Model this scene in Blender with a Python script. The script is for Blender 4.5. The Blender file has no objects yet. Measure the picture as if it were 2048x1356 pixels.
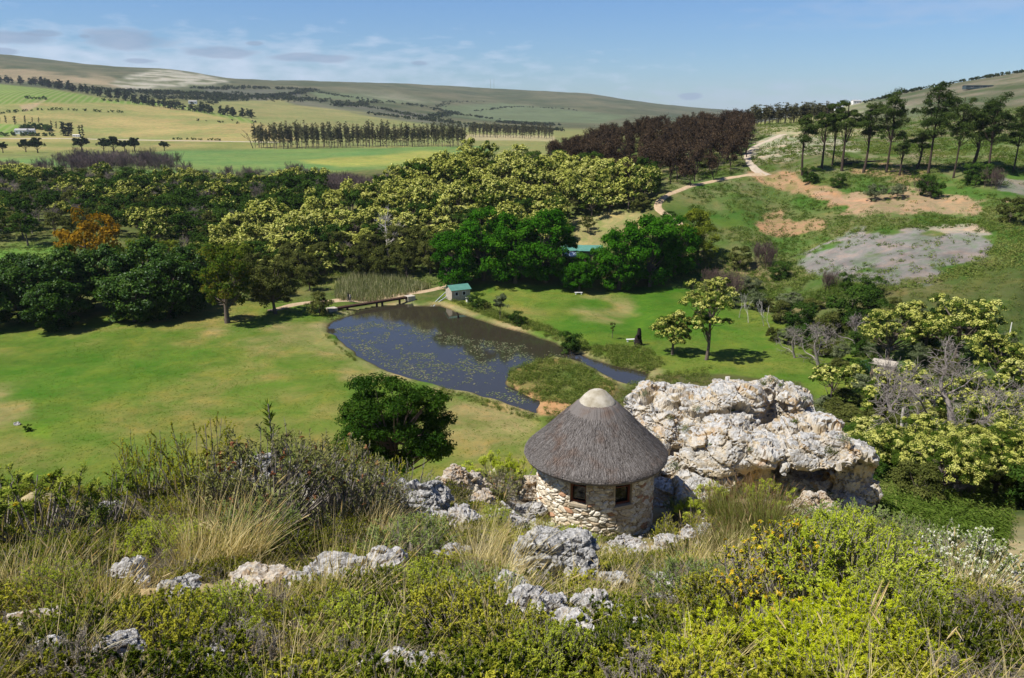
import bpy, bmesh, math, random
import numpy as np
from mathutils import Vector, Matrix
R = math.radians
SC = bpy.context.scene
COL = SC.collection
# ---------------------------------------------------------------- camera, sky, sun, exposure
CZ, PITCH, FPX = 37.0, R(16.0), 1547.0          # valley lawn is z = 0, the eye stands 37 m above it
cam_d = bpy.data.cameras.new('camera'); cam = bpy.data.objects.new('camera', cam_d); COL.objects.link(cam)
cam.location = (0, 0, CZ); cam.rotation_euler = (R(90) - PITCH, 0, 0)
cam_d.sensor_width = 36.0; cam_d.lens = 36.0 * FPX / 2048.0
cam_d.clip_start = 0.1; cam_d.clip_end = 40000
SC.camera = cam
SUN_AZ, SUN_EL = R(-112), R(56)                 # azimuth clockwise from +Y
SUN_V = Vector((math.sin(SUN_AZ) * math.cos(SUN_EL), math.cos(SUN_AZ) * math.cos(SUN_EL), math.sin(SUN_EL)))
sd = bpy.data.lights.new('sun', 'SUN'); sd.energy = 5.0; sd.angle = R(0.53); sd.color = (1.0, 0.95, 0.87)
so = bpy.data.objects.new('sun', sd); COL.objects.link(so)
so.rotation_euler = SUN_V.to_track_quat('Z', 'Y').to_euler(); so.location = (-60, -20, 120)
SC.view_settings.view_transform = 'Standard'; SC.view_settings.look = 'None'
SC.view_settings.exposure = 0.45; SC.view_settings.gamma = 1.0; SC.view_settings.use_curve_mapping = False
SC.render.engine = 'CYCLES'
SC.cycles.max_bounces = 7; SC.cycles.diffuse_bounces = 3; SC.cycles.glossy_bounces = 3
SC.cycles.transmission_bounces = 3; SC.cycles.transparent_max_bounces = 6; SC.cycles.volume_bounces = 0
SC.cycles.caustics_reflective = False; SC.cycles.caustics_refractive = False

W = bpy.data.worlds.new('World'); SC.world = W; W.use_nodes = True
def build_world():
    nt = W.node_tree; N = nt.nodes; L = nt.links; N.clear()
    def nd(t, **k):
        n = N.new(t)
        for a, b in k.items(): setattr(n, a, b)
        return n
    def mth(op, a, b=None, c=None, clamp=False):
        n = nd('ShaderNodeMath', operation=op); n.use_clamp = clamp
        for i, v in enumerate((a, b, c)):
            if v is None: continue
            if isinstance(v, (int, float)): n.inputs[i].default_value = v
            else: L.new(v, n.inputs[i])
        return n.outputs[0]
    out = nd('ShaderNodeOutputWorld'); bg = nd('ShaderNodeBackground'); bg.inputs['Strength'].default_value = 0.085
    sky = nd('ShaderNodeTexSky', sky_type='NISHITA'); sky.sun_disc = False
    sky.sun_elevation = SUN_EL; sky.sun_rotation = SUN_AZ; sky.altitude = 100
    sky.air_density = 1.0; sky.dust_density = 0.3; sky.ozone_density = 2.0
    tc = nd('ShaderNodeTexCoord'); sp = nd('ShaderNodeSeparateXYZ'); L.new(tc.outputs['Generated'], sp.inputs[0])
    az = mth('ARCTAN2', sp.outputs['X'], sp.outputs['Y']); el = mth('ARCSINE', sp.outputs['Z'])
    # deep polarised blue a few degrees above the horizon
    rmp = nd('ShaderNodeValToRGB'); L.new(mth('DIVIDE', el, R(60.0), clamp=True), rmp.inputs[0])
    e = rmp.color_ramp.elements
    e[0].position = 0.0; e[0].color = (0.54, 0.72, 0.92, 1); e[1].position = 1.0; e[1].color = (0.34, 0.48, 0.74, 1)
    x = rmp.color_ramp.elements.new(0.15); x.color = (0.52, 0.74, 1.04, 1); x = rmp.color_ramp.elements.new(0.35); x.color = (0.48, 0.68, 0.98, 1)
    mul = nd('ShaderNodeMix', data_type='RGBA', blend_type='MULTIPLY'); mul.inputs['Factor'].default_value = 1.0
    L.new(sky.outputs[0], mul.inputs['A']); L.new(rmp.outputs[0], mul.inputs['B'])
    cur = mul.outputs['Result']
    nz = nd('ShaderNodeTexNoise', noise_dimensions='3D'); nz.inputs['Scale'].default_value = 1.0; nz.inputs['Detail'].default_value = 5
    cb = nd('ShaderNodeCombineXYZ'); L.new(mth('MULTIPLY', az, 26), cb.inputs[0]); L.new(mth('MULTIPLY', el, 95), cb.inputs[1])
    L.new(cb.outputs[0], nz.inputs['Vector'])
    nv = mth('SUBTRACT', nz.outputs['Fac'], 0.5)
    def mixc(fac, col):
        nonlocal cur
        m = nd('ShaderNodeMix', data_type='RGBA'); L.new(fac, m.inputs['Factor']); L.new(cur, m.inputs['A']); m.inputs['B'].default_value = (*col, 1)
        cur = m.outputs['Result']
    # pale veil low in the sky on the left, a thin streak on the right, grey cloudlets
    def patch(px, py, wx, wy, amt, col, hard=1.0, nzk=2.4):
        a0 = math.atan2(px - 1024, FPX * math.cos(PITCH) - (py - 678) * math.sin(PITCH))
        e0 = math.atan2((-(FPX * math.sin(PITCH) + (py - 678) * math.cos(PITCH))) * math.cos(a0), FPX * math.cos(PITCH) - (py - 678) * math.sin(PITCH))
        dx = mth('DIVIDE', mth('SUBTRACT', az, a0), wx / FPX); dy = mth('DIVIDE', mth('SUBTRACT', el, e0), wy / FPX)
        r = mth('SQRT', mth('ADD', mth('MULTIPLY', dx, dx), mth('MULTIPLY', dy, dy)))
        v = mth('ADD', mth('SUBTRACT', 1.0, r), mth('MULTIPLY', nv, nzk))
        mixc(mth('MULTIPLY', mth('MULTIPLY', v, hard, clamp=True), amt), col)
    patch(150, 135, 900, 75, 0.75, (5.7, 6.6, 8.0), 1.0, 2.4)
    patch(1500, 205, 330, 40, 0.40, (4.4, 5.3, 6.8), 1.2, 2.8)
    patch(1980, 5, 420, 30, 0.35, (4.0, 5.0, 6.7), 0.9, 2.6)
    patch(1720, 50, 200, 9, 0.18, (4.2, 5.2, 6.9), 1.0, 2.2)
    for q in ((30, 75, 62, 11), (85, 66, 32, 6), (255, 80, 85, 19), (440, 104, 70, 11), (620, 116, 85, 9), (278, 122, 30, 5), (168, 73, 12, 4),
              (510, 87, 16, 5), (838, 127, 18, 5), (1380, 192, 24, 8), (8, 103, 24, 6)):
        patch(*q, 0.62, (2.25, 3.1, 4.5), 2.4, 1.6)
    L.new(cur, bg.inputs['Color']); L.new(bg.outputs[0], out.inputs['Surface'])
build_world()

# ---------------------------------------------------------------- numpy helpers
def hsh(ix, iy, iz, seed):
    h = (ix * 374761393 + iy * 668265263 + iz * 1440662683 + seed * 974634777) & 0xffffffff
    h = ((h ^ (h >> 13)) * 1274126177) & 0xffffffff
    h = ((h ^ (h >> 16)) * 2246822519) & 0xffffffff
    return ((h ^ (h >> 15)) & 0xffffff).astype(np.float64) / 16777215.0
def vnoise(P, seed=0):
    P = np.asarray(P, float); i = np.floor(P).astype(np.int64); f = P - i; f = f * f * (3 - 2 * f)
    x, y, z = i[:, 0], i[:, 1], i[:, 2]; r = 0
    for dx in (0, 1):
        wx = f[:, 0] if dx else 1 - f[:, 0]
        for dy in (0, 1):
            wy = f[:, 1] if dy else 1 - f[:, 1]
            for dz in (0, 1):
                wz = f[:, 2] if dz else 1 - f[:, 2]
                r = r + hsh(x + dx, y + dy, z + dz, seed) * wx * wy * wz
    return r * 2 - 1
def fbm(P, oct=4, seed=0, gain=0.5, ridged=False):
    P = np.asarray(P, float); a, s, t = 1.0, 0, 0
    for k in range(oct):
        n = vnoise(P, seed + k)
        s = s + a * ((1 - 2 * np.abs(n)) if ridged else n); t += a; a *= gain; P = P * 2.03 + 17.3
    return s / t
def fbm2(x, y, sc, oct=4, seed=0):
    return fbm(np.stack([x / sc, y / sc, np.zeros_like(x)], 1), oct, seed)
def cell(P, seed=0, centre=False):
    i0 = np.floor(P).astype(np.int64); n = len(P); F1 = np.full(n, 9.0); F2 = np.full(n, 9.0); ID = np.zeros(n); CT = np.zeros((n, 3))
    for dx in (-1, 0, 1):
        for dy in (-1, 0, 1):
            for dz in (-1, 0, 1):
                c = i0 + (dx, dy, dz); x, y, z = c[:, 0], c[:, 1], c[:, 2]
                q = np.stack([hsh(x, y, z, seed), hsh(x, y, z, seed + 1), hsh(x, y, z, seed + 2)], 1) + c
                d = np.linalg.norm(q - P, axis=1); b = d < F1
                F2 = np.where(b, F1, np.minimum(F2, d)); ID = np.where(b, hsh(x, y, z, seed + 3), ID); CT[b] = q[b]; F1 = np.where(b, d, F1)
    return (F1, F2, ID, CT) if centre else (F1, F2, ID)
def sstep(a, b, x):
    t = np.clip((x - a) / (b - a), 0, 1); return t * t * (3 - 2 * t)
def polysd(px, py, poly):
    """signed distance to a polygon, positive inside"""
    P = np.asarray(poly, float); d2 = np.full(px.shape, 1e18); ins = np.zeros(px.shape, bool)
    for a, b in zip(P, np.roll(P, -1, 0)):
        ex, ey = b - a; wx, wy = px - a[0], py - a[1]
        t = np.clip((wx * ex + wy * ey) / max(ex * ex + ey * ey, 1e-12), 0, 1)
        d2 = np.minimum(d2, (wx - ex * t) ** 2 + (wy - ey * t) ** 2)
        c = ((a[1] > py) != (b[1] > py)) & (px < (b[0] - a[0]) * (py - a[1]) / (b[1] - a[1] + 1e-12) + a[0]); ins ^= c
    return np.where(ins, 1, -1) * np.sqrt(d2)
def polyline_d(px, py, pts):
    d2 = np.full(px.shape, 1e18); P = np.asarray(pts, float)
    for a, b in zip(P[:-1], P[1:]):
        ex, ey = b - a; wx, wy = px - a[0], py - a[1]
        t = np.clip((wx * ex + wy * ey) / max(ex * ex + ey * ey, 1e-12), 0, 1)
        d2 = np.minimum(d2, (wx - ex * t) ** 2 + (wy - ey * t) ** 2)
    return np.sqrt(d2)

CP, SP = math.cos(PITCH), math.sin(PITCH)
def ray(px, py):                                  # direction with unit forward (y) component
    k = FPX * CP - (py - 678) * SP
    return (px - 1024) / k, -(FPX * SP + (py - 678) * CP) / k
def project(x, y, z):
    d = y * CP - (z - CZ) * SP; u = y * SP + (z - CZ) * CP
    return 1024 + FPX * x / d, 678 - FPX * u / d
def on_plane(px, py, z=0.0):
    a, b = ray(px, py); y = (z - CZ) / b; return a * y, y

# ---------------------------------------------------------------- materials
def new_mat(name):
    m = bpy.data.materials.new(name); m.use_nodes = True; m.node_tree.nodes.clear(); return m
class NB:
    def __init__(s, m): s.t = m.node_tree
    def n(s, t, **k):
        o = s.t.nodes.new(t)
        for a, b in k.items(): setattr(o, a, b)
        return o
    def l(s, a, b): s.t.links.new(a, b)
    def noise(s, scale, detail=4, rough=0.55, vec=None, dist=0.0):
        o = s.n('ShaderNodeTexNoise'); o.inputs['Scale'].default_value = scale; o.inputs['Detail'].default_value = detail
        o.inputs['Roughness'].default_value = rough; o.inputs['Distortion'].default_value = dist
        if vec is not None: s.l(vec, o.inputs['Vector'])
        return o.outputs['Fac']
    def ramp(s, fac, stops, interp='LINEAR'):
        o = s.n('ShaderNodeValToRGB'); s.l(fac, o.inputs[0]); e = o.color_ramp.elements; o.color_ramp.interpolation = interp
        while len(e) < len(stops): e.new(0.5)
        for i, (p, c) in enumerate(stops): e[i].position = p; e[i].color = (*c, 1) if len(c) == 3 else c
        return o.outputs[0]
    def math(s, op, a, b=None, clamp=False):
        o = s.n('ShaderNodeMath', operation=op); o.use_clamp = clamp
        for i, v in enumerate((a, b)):
            if v is None: continue
            if isinstance(v, (int, float)): o.inputs[i].default_value = v
            else: s.l(v, o.inputs[i])
        return o.outputs[0]
    def mix(s, fac, a, b, mode='MIX'):
        o = s.n('ShaderNodeMix', data_type='RGBA', blend_type=mode)
        for k, v in (('Factor', fac), ('A', a), ('B', b)):
            if isinstance(v, (int, float)): o.inputs[k].default_value = v
            elif isinstance(v, tuple): o.inputs[k].default_value = (*v, 1) if len(v) == 3 else v
            else: s.l(v, o.inputs[k])
        return o.outputs['Result']
    def attr(s, name, out='Color'):
        o = s.n('ShaderNodeAttribute', attribute_name=name); return o.outputs[out]
    def bump(s, h, strength=0.3, dist=0.05):
        o = s.n('ShaderNodeBump'); o.inputs['Strength'].default_value = strength; o.inputs['Distance'].default_value = dist
        s.l(h, o.inputs['Height']); return o.outputs[0]
    def out(s, shader): s.l(shader, s.n('ShaderNodeOutputMaterial').inputs['Surface'])
    def pbr(s, col, rough=0.8, spec=0.3, normal=None, metal=0.0):
        p = s.n('ShaderNodeBsdfPrincipled')
        for k, v in (('Base Color', col), ('Roughness', rough), ('Specular IOR Level', spec), ('Metallic', metal)):
            if isinstance(v, (int, float)): p.inputs[k].default_value = v
            elif isinstance(v, tuple): p.inputs[k].default_value = (*v, 1)
            else: s.l(v, p.inputs[k])
        if normal is not None: s.l(normal, p.inputs['Normal'])
        s.out(p.outputs[0]); return p
def leaf_mat(name, dark, mid, light, trans=0.30, spread=0.35, gloss=0.0):
    """foliage: colour by leaf ('tint') and by plant, diffuse plus light shining through"""
    m = new_mat(name); b = NB(m)
    oi = b.n('ShaderNodeObjectInfo').outputs['Random']
    t = b.math('ADD', b.attr('tint', 'Fac'), b.math('MULTIPLY', b.math('SUBTRACT', oi, 0.5), spread), clamp=True)
    c = b.ramp(t, [(0.0, dark), (0.5, mid), (1.0, light)])
    d = b.n('ShaderNodeBsdfDiffuse'); b.l(c, d.inputs['Color'])
    tr = b.n('ShaderNodeBsdfTranslucent'); b.l(b.mix(1.0, c, (1.0, 1.0, 0.55), 'MULTIPLY'), tr.inputs['Color'])
    mx = b.n('ShaderNodeMixShader'); mx.inputs[0].default_value = trans; b.l(d.outputs[0], mx.inputs[1]); b.l(tr.outputs[0], mx.inputs[2])
    sh = mx.outputs[0]
    if gloss:
        g = b.n('ShaderNodeBsdfGlossy'); g.inputs['Roughness'].default_value = 0.42; g.inputs['Color'].default_value = (0.9, 0.95, 1, 1)
        m2 = b.n('ShaderNodeMixShader'); m2.inputs[0].default_value = gloss; b.l(sh, m2.inputs[1]); b.l(g.outputs[0], m2.inputs[2]); sh = m2.outputs[0]
    b.out(sh); return m
def plain_mat(name, c1, c2=None, scale=8.0, rough=0.85, spec=0.2, bump=0.0, coord='Object', spread=0.0):
    m = new_mat(name); b = NB(m); v = b.n('ShaderNodeTexCoord').outputs[coord]
    f = b.noise(scale, 5, 0.6, v)
    c = b.ramp(f, [(0.3, c1), (0.7, c2 or c1)])
    if spread:
        oi = b.n('ShaderNodeObjectInfo').outputs['Random']
        k = b.math('ADD', 1 - spread / 2, b.math('MULTIPLY', oi, spread))
        cc = b.n('ShaderNodeCombineXYZ'); [b.l(k, cc.inputs[i]) for i in range(3)]
        c = b.mix(1.0, c, cc.outputs[0], 'MULTIPLY')
    b.pbr(c, rough, spec, b.bump(f, bump, 0.1) if bump else None); return m

# ---------------------------------------------------------------- mesh helpers
def mk_mesh(name, parts, mats, smooth=False, attrs=None):
    """parts: list of dicts V (n,3), F (m,k), mi (int or array), tint (m,) -> one mesh"""
    Vs, loops, starts, totals, mi, tint = [], [], [], [], [], []
    off = 0; ls = 0
    for p in parts:
        V = np.asarray(p['V'], float); F = np.asarray(p['F'], np.int64)
        if len(F) == 0: continue
        k = F.shape[1]; Vs.append(V); loops.append((F + off).ravel()); starts.append(ls + np.arange(len(F)) * k); totals.append(np.full(len(F), k))
        mi.append(np.broadcast_to(np.asarray(p.get('mi', 0)), (len(F),))); tint.append(np.broadcast_to(np.asarray(p.get('tint', 0.5), float), (len(F),)))
        off += len(V); ls += F.size
    me = bpy.data.meshes.new(name)
    V = np.concatenate(Vs); lp = np.concatenate(loops); st = np.concatenate(starts); tt = np.concatenate(totals)
    me.vertices.add(len(V)); me.vertices.foreach_set('co', V.astype(np.float32).ravel())
    me.loops.add(len(lp)); me.loops.foreach_set('vertex_index', lp.astype(np.int32))
    me.polygons.add(len(st)); me.polygons.foreach_set('loop_start', st.astype(np.int32))
    try: me.polygons.foreach_set('loop_total', tt.astype(np.int32))
    except Exception: pass
    for m in mats: me.materials.append(m)
    me.polygons.foreach_set('material_index', np.concatenate(mi).astype(np.int32))
    me.polygons.foreach_set('use_smooth', np.full(len(st), smooth))
    a = me.attributes.new('tint', 'FLOAT', 'FACE'); a.data.foreach_set('value', np.concatenate(tint).astype(np.float32))
    me.update(calc_edges=True); me.validate()
    return me
def link(name, me, parent=None, loc=(0, 0, 0), rz=0.0, sc=1.0):
    o = bpy.data.objects.new(name, me); COL.objects.link(o)
    if parent is not None: o.parent = parent
    o.location = loc; o.rotation_euler = (0, 0, rz); o.scale = (sc, sc, sc) if isinstance(sc, (int, float)) else sc
    return o
def tag(o, label=None, cat=None, group=None, kind=None):
    if label: o['label'] = label
    if cat: o['category'] = cat
    if group: o['group'] = group
    if kind: o['kind'] = kind
    return o
def thing(name, label, cat, loc, rz=0.0, group=None, sc=1.0):
    o = link(name, None, None, loc, rz, sc); return tag(o, label, cat, group)
def tube(pts, rad, n=6, cap=True):
    P = np.asarray(pts, float); m = len(P); rad = np.broadcast_to(np.asarray(rad, float), (m,))
    T = np.gradient(P, axis=0); T /= np.linalg.norm(T, axis=1, keepdims=True) + 1e-9
    ref = np.array([0.31, 0.17, 0.93]) if abs(T[0, 2]) < 0.9 else np.array([0.93, 0.3, 0.1])
    A = np.cross(T, ref); A /= np.linalg.norm(A, axis=1, keepdims=True) + 1e-9; B = np.cross(T, A)
    th = np.arange(n) * 2 * math.pi / n
    V = (P[:, None] + (A[:, None] * np.cos(th)[None, :, None] + B[:, None] * np.sin(th)[None, :, None]) * rad[:, None, None]).reshape(-1, 3)
    i = np.arange(m - 1)[:, None] * n; j = np.arange(n)[None]; k = (np.arange(n)[None] + 1) % n
    F = np.stack([i + j, i + k, i + n + k, i + n + j], -1).reshape(-1, 4)
    return V, F
def join_vf(lst):
    Vs, Fs, o = [], [], 0
    for V, F in lst: Vs.append(V); Fs.append(F + o); o += len(V)
    return np.concatenate(Vs), np.concatenate(Fs)
def box_vf(c, s, rz=0.0):
    x, y, z = [k / 2 for k in s]
    V = np.array([(-x, -y, -z), (x, -y, -z), (x, y, -z), (-x, y, -z), (-x, -y, z), (x, -y, z), (x, y, z), (-x, y, z)], float)
    ca, sa = math.cos(rz), math.sin(rz); V[:, :2] = V[:, :2] @ np.array([[ca, sa], [-sa, ca]])
    return V + np.array(c), np.array([(0, 3, 2, 1), (4, 5, 6, 7), (0, 1, 5, 4), (1, 2, 6, 5), (2, 3, 7, 6), (3, 0, 4, 7)])
def norm(v): return v / (np.linalg.norm(v, axis=-1, keepdims=True) + 1e-9)
# ---------------------------------------------------------------- terrain: one sheet, eye level to the horizon
def build_terrain():
    C = []                                                   # control points x, y, z
    def p(px, py, D): a, b = ray(px, py); C.append((a * D, D, CZ + b * D))
    def z(px, D, zz):
        py = 678.0
        for _ in range(6): py = float(project(0, D, zz)[1])
        a, _b = ray(px, py); C.append((a * D, D, zz))
    C.extend([(0, 0, 35.35), (7, 0, 35.0), (-7, 0, 35.2), (0, -11, 40), (9, -11, 40), (-9, -11, 40), (0, 2.5, 34.1), (4, 2.5, 34.0), (-4, 2.5, 34.1), (-14, 4, 33), (14, 4, 32.5)])
    for q in ((0, 1356, 5), (512, 1356, 5), (1024, 1356, 5), (1536, 1356, 5), (2048, 1356, 5), (-300, 1356, 5), (2350, 1356, 5),
              (0, 1200, 9), (500, 1200, 9.3), (1024, 1200, 9.6), (1500, 1200, 9.2), (2048, 1250, 9.5),
              (0, 1110, 13), (300, 1105, 13.5), (600, 1100, 14), (1024, 1100, 14.5), (1500, 1120, 13.5), (1850, 1165, 13.5), (2048, 1195, 14),
              (60, 990, 15.5), (350, 980, 16.5), (550, 968, 17.5), (690, 965, 18.5), (620, 1050, 15.5), (820, 1035, 19), (920, 1000, 25.5), (1010, 985, 27.5), (1065, 985, 28.5),
              (1200, 1078, 24.5), (1100, 1065, 24.5), (1050, 1045, 25), (1330, 1075, 25), (1000, 1010, 24.8), (850, 1015, 21.5), (1450, 1080, 21), (1450, 1030, 26), (1600, 1090, 21),
              (1700, 1095, 22), (1900, 1130, 20), (2048, 1150, 24), (1850, 1010, 40), (2000, 1050, 38), (1850, 925, 58), (2040, 905, 63), (1750, 835, 85), (2040, 760, 90), (1950, 850, 72),
              (1750, 700, 118), (2048, 650, 125), (1620, 700, 122), (2048, 560, 135),
              (1500, 580, 160), (1650, 560, 155), (1800, 520, 155), (2000, 520, 145), (1600, 480, 185), (1500, 500, 180), (1370, 480, 188), (1165, 475, 193), (1230, 455, 198),
              (1330, 430, 200), (1310, 395, 212), (1420, 360, 228), (1500, 345, 232), (1500, 310, 262), (1560, 270, 300), (1620, 350, 222), (1800, 350, 215), (2000, 350, 205),
              (1700, 405, 200), (1900, 420, 185), (2048, 425, 178), (1900, 470, 165), (1550, 430, 205), (1700, 270, 300), (1900, 270, 290), (2048, 265, 280),
              (2048, 200, 480), (1850, 222, 480), (2048, 143, 900), (1900, 168, 900), (1750, 197, 900), (2300, 100, 900), (1650, 232, 700), (1560, 240, 700),
              (100, 312, 600), (600, 318, 600), (700, 294, 800), (200, 279, 950), (600, 282, 930), (300, 241, 1250), (300, 210, 1550), (50, 192, 1500), (30, 240, 1150), (30, 275, 950),
              (500, 236, 1350), (900, 251, 1500), (650, 214, 1900), (650, 188, 2600), (1000, 240, 2200), (1000, 216, 3000), (900, 172, 4500), (0, 110, 3500), (-300, 95, 3500), (230, 133, 3500),
              (460, 157, 3600), (640, 163, 4000), (1150, 186, 4800), (1300, 206, 5000), (1440, 220, 5200), (0, 160, 2300), (300, 167, 2500), (750, 166, 4200), (350, 140, 3300), (-300, 170, 2000), (-300, 240, 1200)):
        p(*q)
    for px in (-200, 100, 400, 680): z(px, 28, 17.0 if px < 600 else 19.0); z(px, 45, 8); z(px, 62, 2.0); z(px, 76, 0.1)
    for q in ((900, 35, 15.5), (1050, 36, 17.5), (1200, 31, 21.5), (1350, 33, 20.5), (1500, 31, 21), (1650, 31, 20.5), (1750, 31, 20),
              (900, 47, 8), (1150, 47, 9.5), (1350, 46, 10.5), (1550, 45, 11), (1700, 46, 13), (900, 62, 2), (1150, 62, 2.5), (1400, 62, 3.5), (1600, 63, 5), (1150, 76, .2), (1400, 76, .8), (1600, 80, 1.5), (880, 76, 0)): z(*q)
    for D in (88, 104, 122, 142, 163):
        for px in (-300, 0, 330, 640, 900, 1150, 1400): z(px, D, 0.0)
    z(1600, 104, .4); z(1570, 142, .3); z(1560, 122, .1)
    for q in ((-300, 205, 2.5), (0, 205, 2.5), (200, 205, 2.5), (400, 205, 2.2), (600, 190, 1.0), (560, 210, 4), (0, 185, .8), (300, 185, .5), (-300, 300, 7), (0, 300, 7), (300, 300, 7), (500, 300, 7), (-200, 430, 8), (100, 430, 8), (400, 430, 8), (650, 330, 8), (650, 430, 8.5), (800, 600, 8), (900, 800, 9),
              (720, 185, 0.5), (820, 176, 0.5), (930, 178, 2), (1060, 178, 2.5), (1250, 178, 2.0), (800, 195, 5), (700, 215, 8), (850, 225, 15), (950, 215, 13.5), (950, 240, 20), (1100, 205, 10.5), (1100, 230, 17), (1200, 220, 14.5), (1250, 240, 17), (1000, 290, 16), (800, 290, 11),
              (1300, 270, 21), (1150, 290, 20), (1300, 330, 28), (1430, 300, 27), (1200, 340, 25), (1400, 420, 30), (1150, 420, 17), (1300, 600, 16), (1050, 500, 10), (1100, 900, 9), (1300, 1300, 12), (1600, 1500, 20), (1200, 2500, 30), (2000, 1500, 60), (1750, 1500, 25)): z(*q)
    for px in (-400, 100, 600, 1100, 1600, 2200): z(px, 7600, 0)
    for px in (1600, 1850, 2200): z(px, 3500, 0)
    C = np.array(C)
    Y0 = 14.0
    def uv(x, y): s = np.maximum(y + Y0, 1.5); return np.stack([3.0 * x / s, np.log(s)], -1)
    A = uv(C[:, 0], C[:, 1]); q = C[:, 2] / (C[:, 1] + 26.0)
    def ker(r2): return 0.5 * r2 * np.log(r2 + 1e-12)
    n = len(A); K = ker(((A[:, None] - A[None]) ** 2).sum(-1)) + np.eye(n) * 2e-4
    Pm = np.concatenate([np.ones((n, 1)), A], 1)
    M = np.block([[K, Pm], [Pm.T, np.zeros((3, 3))]]); w = np.linalg.solve(M, np.concatenate([q, np.zeros(3)]))
    NU, NS = 980, 800
    U = np.linspace(-0.96, 0.96, NU)
    S = np.interp(np.linspace(0, 1, NS), [0, .20, .30, .74, 1], [math.log(2.2), math.log(18), math.log(90), math.log(330), math.log(9500 + Y0)])
    UU, SS = np.meshgrid(U, S); ys = np.exp(SS); X = (UU * ys).ravel(); Y = (ys - Y0).ravel()
    G = uv(X, Y); Z = np.zeros(len(G))
    for i in range(0, len(G), 40000):
        g = G[i:i + 40000]; k = ker(((g[:, None] - A[None]) ** 2).sum(-1)); Z[i:i + 40000] = k @ w[:n] + w[n] + g @ w[n + 1:]
    Z = Z * (np.maximum(Y, -12) + 26.0)
    # flat valley floor
    flat = sstep(1.6, 0.5, np.abs(Z)) * sstep(60, 80, Y) * sstep(260, 200, Y); Z = Z * (1 - flat * 0.9)
    rough = 1 - flat
    Z += 0.16 * fbm2(X, Y, 2.2, 4, 5) * sstep(60, 30, Y) * rough + 0.06 * fbm2(X, Y, 5, 3, 3)
    Z += 0.7 * fbm2(X, Y, 14, 4, 9) * sstep(80, 120, Y) * sstep(700, 350, Y) * rough
    far = sstep(1400, 3200, Y); Z += far * (9 * fbm2(X, Y, 420, 5, 21) + 5 * fbm2(X, Y, 150, 3, 31))
    return U, S, Y0, X, Y, Z
GU, GS, GY0, GX, GY, GZ = build_terrain()
NU, NS = len(GU), len(GS)
POND_PX = [(652, 655), (668, 641), (700, 629), (760, 619), (830, 613), (880, 612), (905, 622), (950, 638), (1000, 653), (1060, 670), (1110, 688), (1150, 706), (1200, 724), (1250, 738), (1296, 746),
           (1290, 766), (1262, 772), (1230, 761), (1190, 739), (1150, 720), (1105, 714), (1060, 728), (1018, 744), (1017, 768), (1045, 785), (1078, 802), (1072, 826), (1035, 814), (985, 798), (930, 784), (880, 773), (820, 757), (760, 737), (715, 712), (690, 690), (662, 668)]
POND = np.array([on_plane(a, b, -0.45) for a, b in POND_PX])
pd = np.full(len(GX), -99.0); sel = (GY > 70) & (GY < 180) & (np.abs(GX) < 70)
pd[sel] = polysd(GX[sel], GY[sel], POND) + 0.7 * fbm2(GX[sel], GY[sel], 3.0, 3, 77)
GZ = np.minimum(GZ, np.where(pd > -6, np.where(pd < 0, -0.42 - 0.42 * pd, -0.42 - 0.35 * np.minimum(pd, 4)), 1e9))
GZ2 = GZ.reshape(NS, NU)
def H(x, y):
    x = np.asarray(x, float); y = np.asarray(y, float); s = np.maximum(y + GY0, 2.3)
    a = np.clip((x / s - GU[0]) / (GU[1] - GU[0]), 0, NU - 1.001); b = np.clip(np.interp(np.log(s), GS, np.arange(NS)), 0, NS - 1.001)
    i = a.astype(int); j = b.astype(int); fa = a - i; fb = b - j
    return (GZ2[j, i] * (1 - fa) + GZ2[j, i + 1] * fa) * (1 - fb) + (GZ2[j + 1, i] * (1 - fa) + GZ2[j + 1, i + 1] * fa) * fb
def gp(px, D):                                     # ground under image column px at distance D
    zz = 0.0; x = 0.0
    for _ in range(8):
        py = float(project(0, D, zz)[1]); x = ray(px, py)[0] * D; zz = float(H(x, D))
    return x, D, zz
_RD = np.exp(np.linspace(math.log(2.5), math.log(8500), 3000))
def hit(px, py, dmin=2.5):                         # first terrain point seen at a pixel
    a, b = ray(px, py); D = _RD[_RD >= dmin]; zz = CZ + b * D; below = np.nonzero(zz <= H(a * D, D))[0]
    k = below[0] if len(below) else len(D) - 1
    return a * D[k], float(D[k]), float(H(a * D[k], D[k]))
# ---------------------------------------------------------------- what grows or lies where, as colour on the sheet
PX, PY = project(GX, GY, GZ); front = GY > 2
PX = np.where(front, PX, -9999.0); PY = np.where(front, PY, 1400.0)
wob = lambda sc, seed: fbm2(GX, GY, sc, 4, seed)
n1, n2, n3 = fbm2(GX, GY, 6, 5, 41), np.where(GY < 60, fbm2(GX, GY, 1.6, 4, 42), fbm2(GX, GY, 4.5, 3, 42)), fbm2(GX, GY, 28, 4, 43)
nfar = fbm2(GX, GY, 160, 5, 44); nspk = fbm2(GX, GY, 60, 4, 45)
colr = np.zeros((len(GX), 3)); rows = np.zeros(len(GX)); cls = np.zeros(len(GX), int)
def lay(c, w):
    global colr
    c = np.asarray(c, float); colr = colr * (1 - w[:, None]) + (c if c.ndim == 2 else c[None]) * w[:, None]
def two(a, b, t): t = np.clip(t, 0, 1)[:, None]; return np.array(a)[None] * (1 - t) + np.array(b)[None] * t
def reg(poly, d0, d1, soft=4, wobble=5, sc=None):
    k = (GY > d0) & (GY < d1); w = np.zeros(len(GX))
    s = polysd(PX[k], PY[k], poly); nn = n1[k] if sc is None else sc[k]
    w[k] = sstep(-soft, soft, s + nn * wobble); return w
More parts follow.
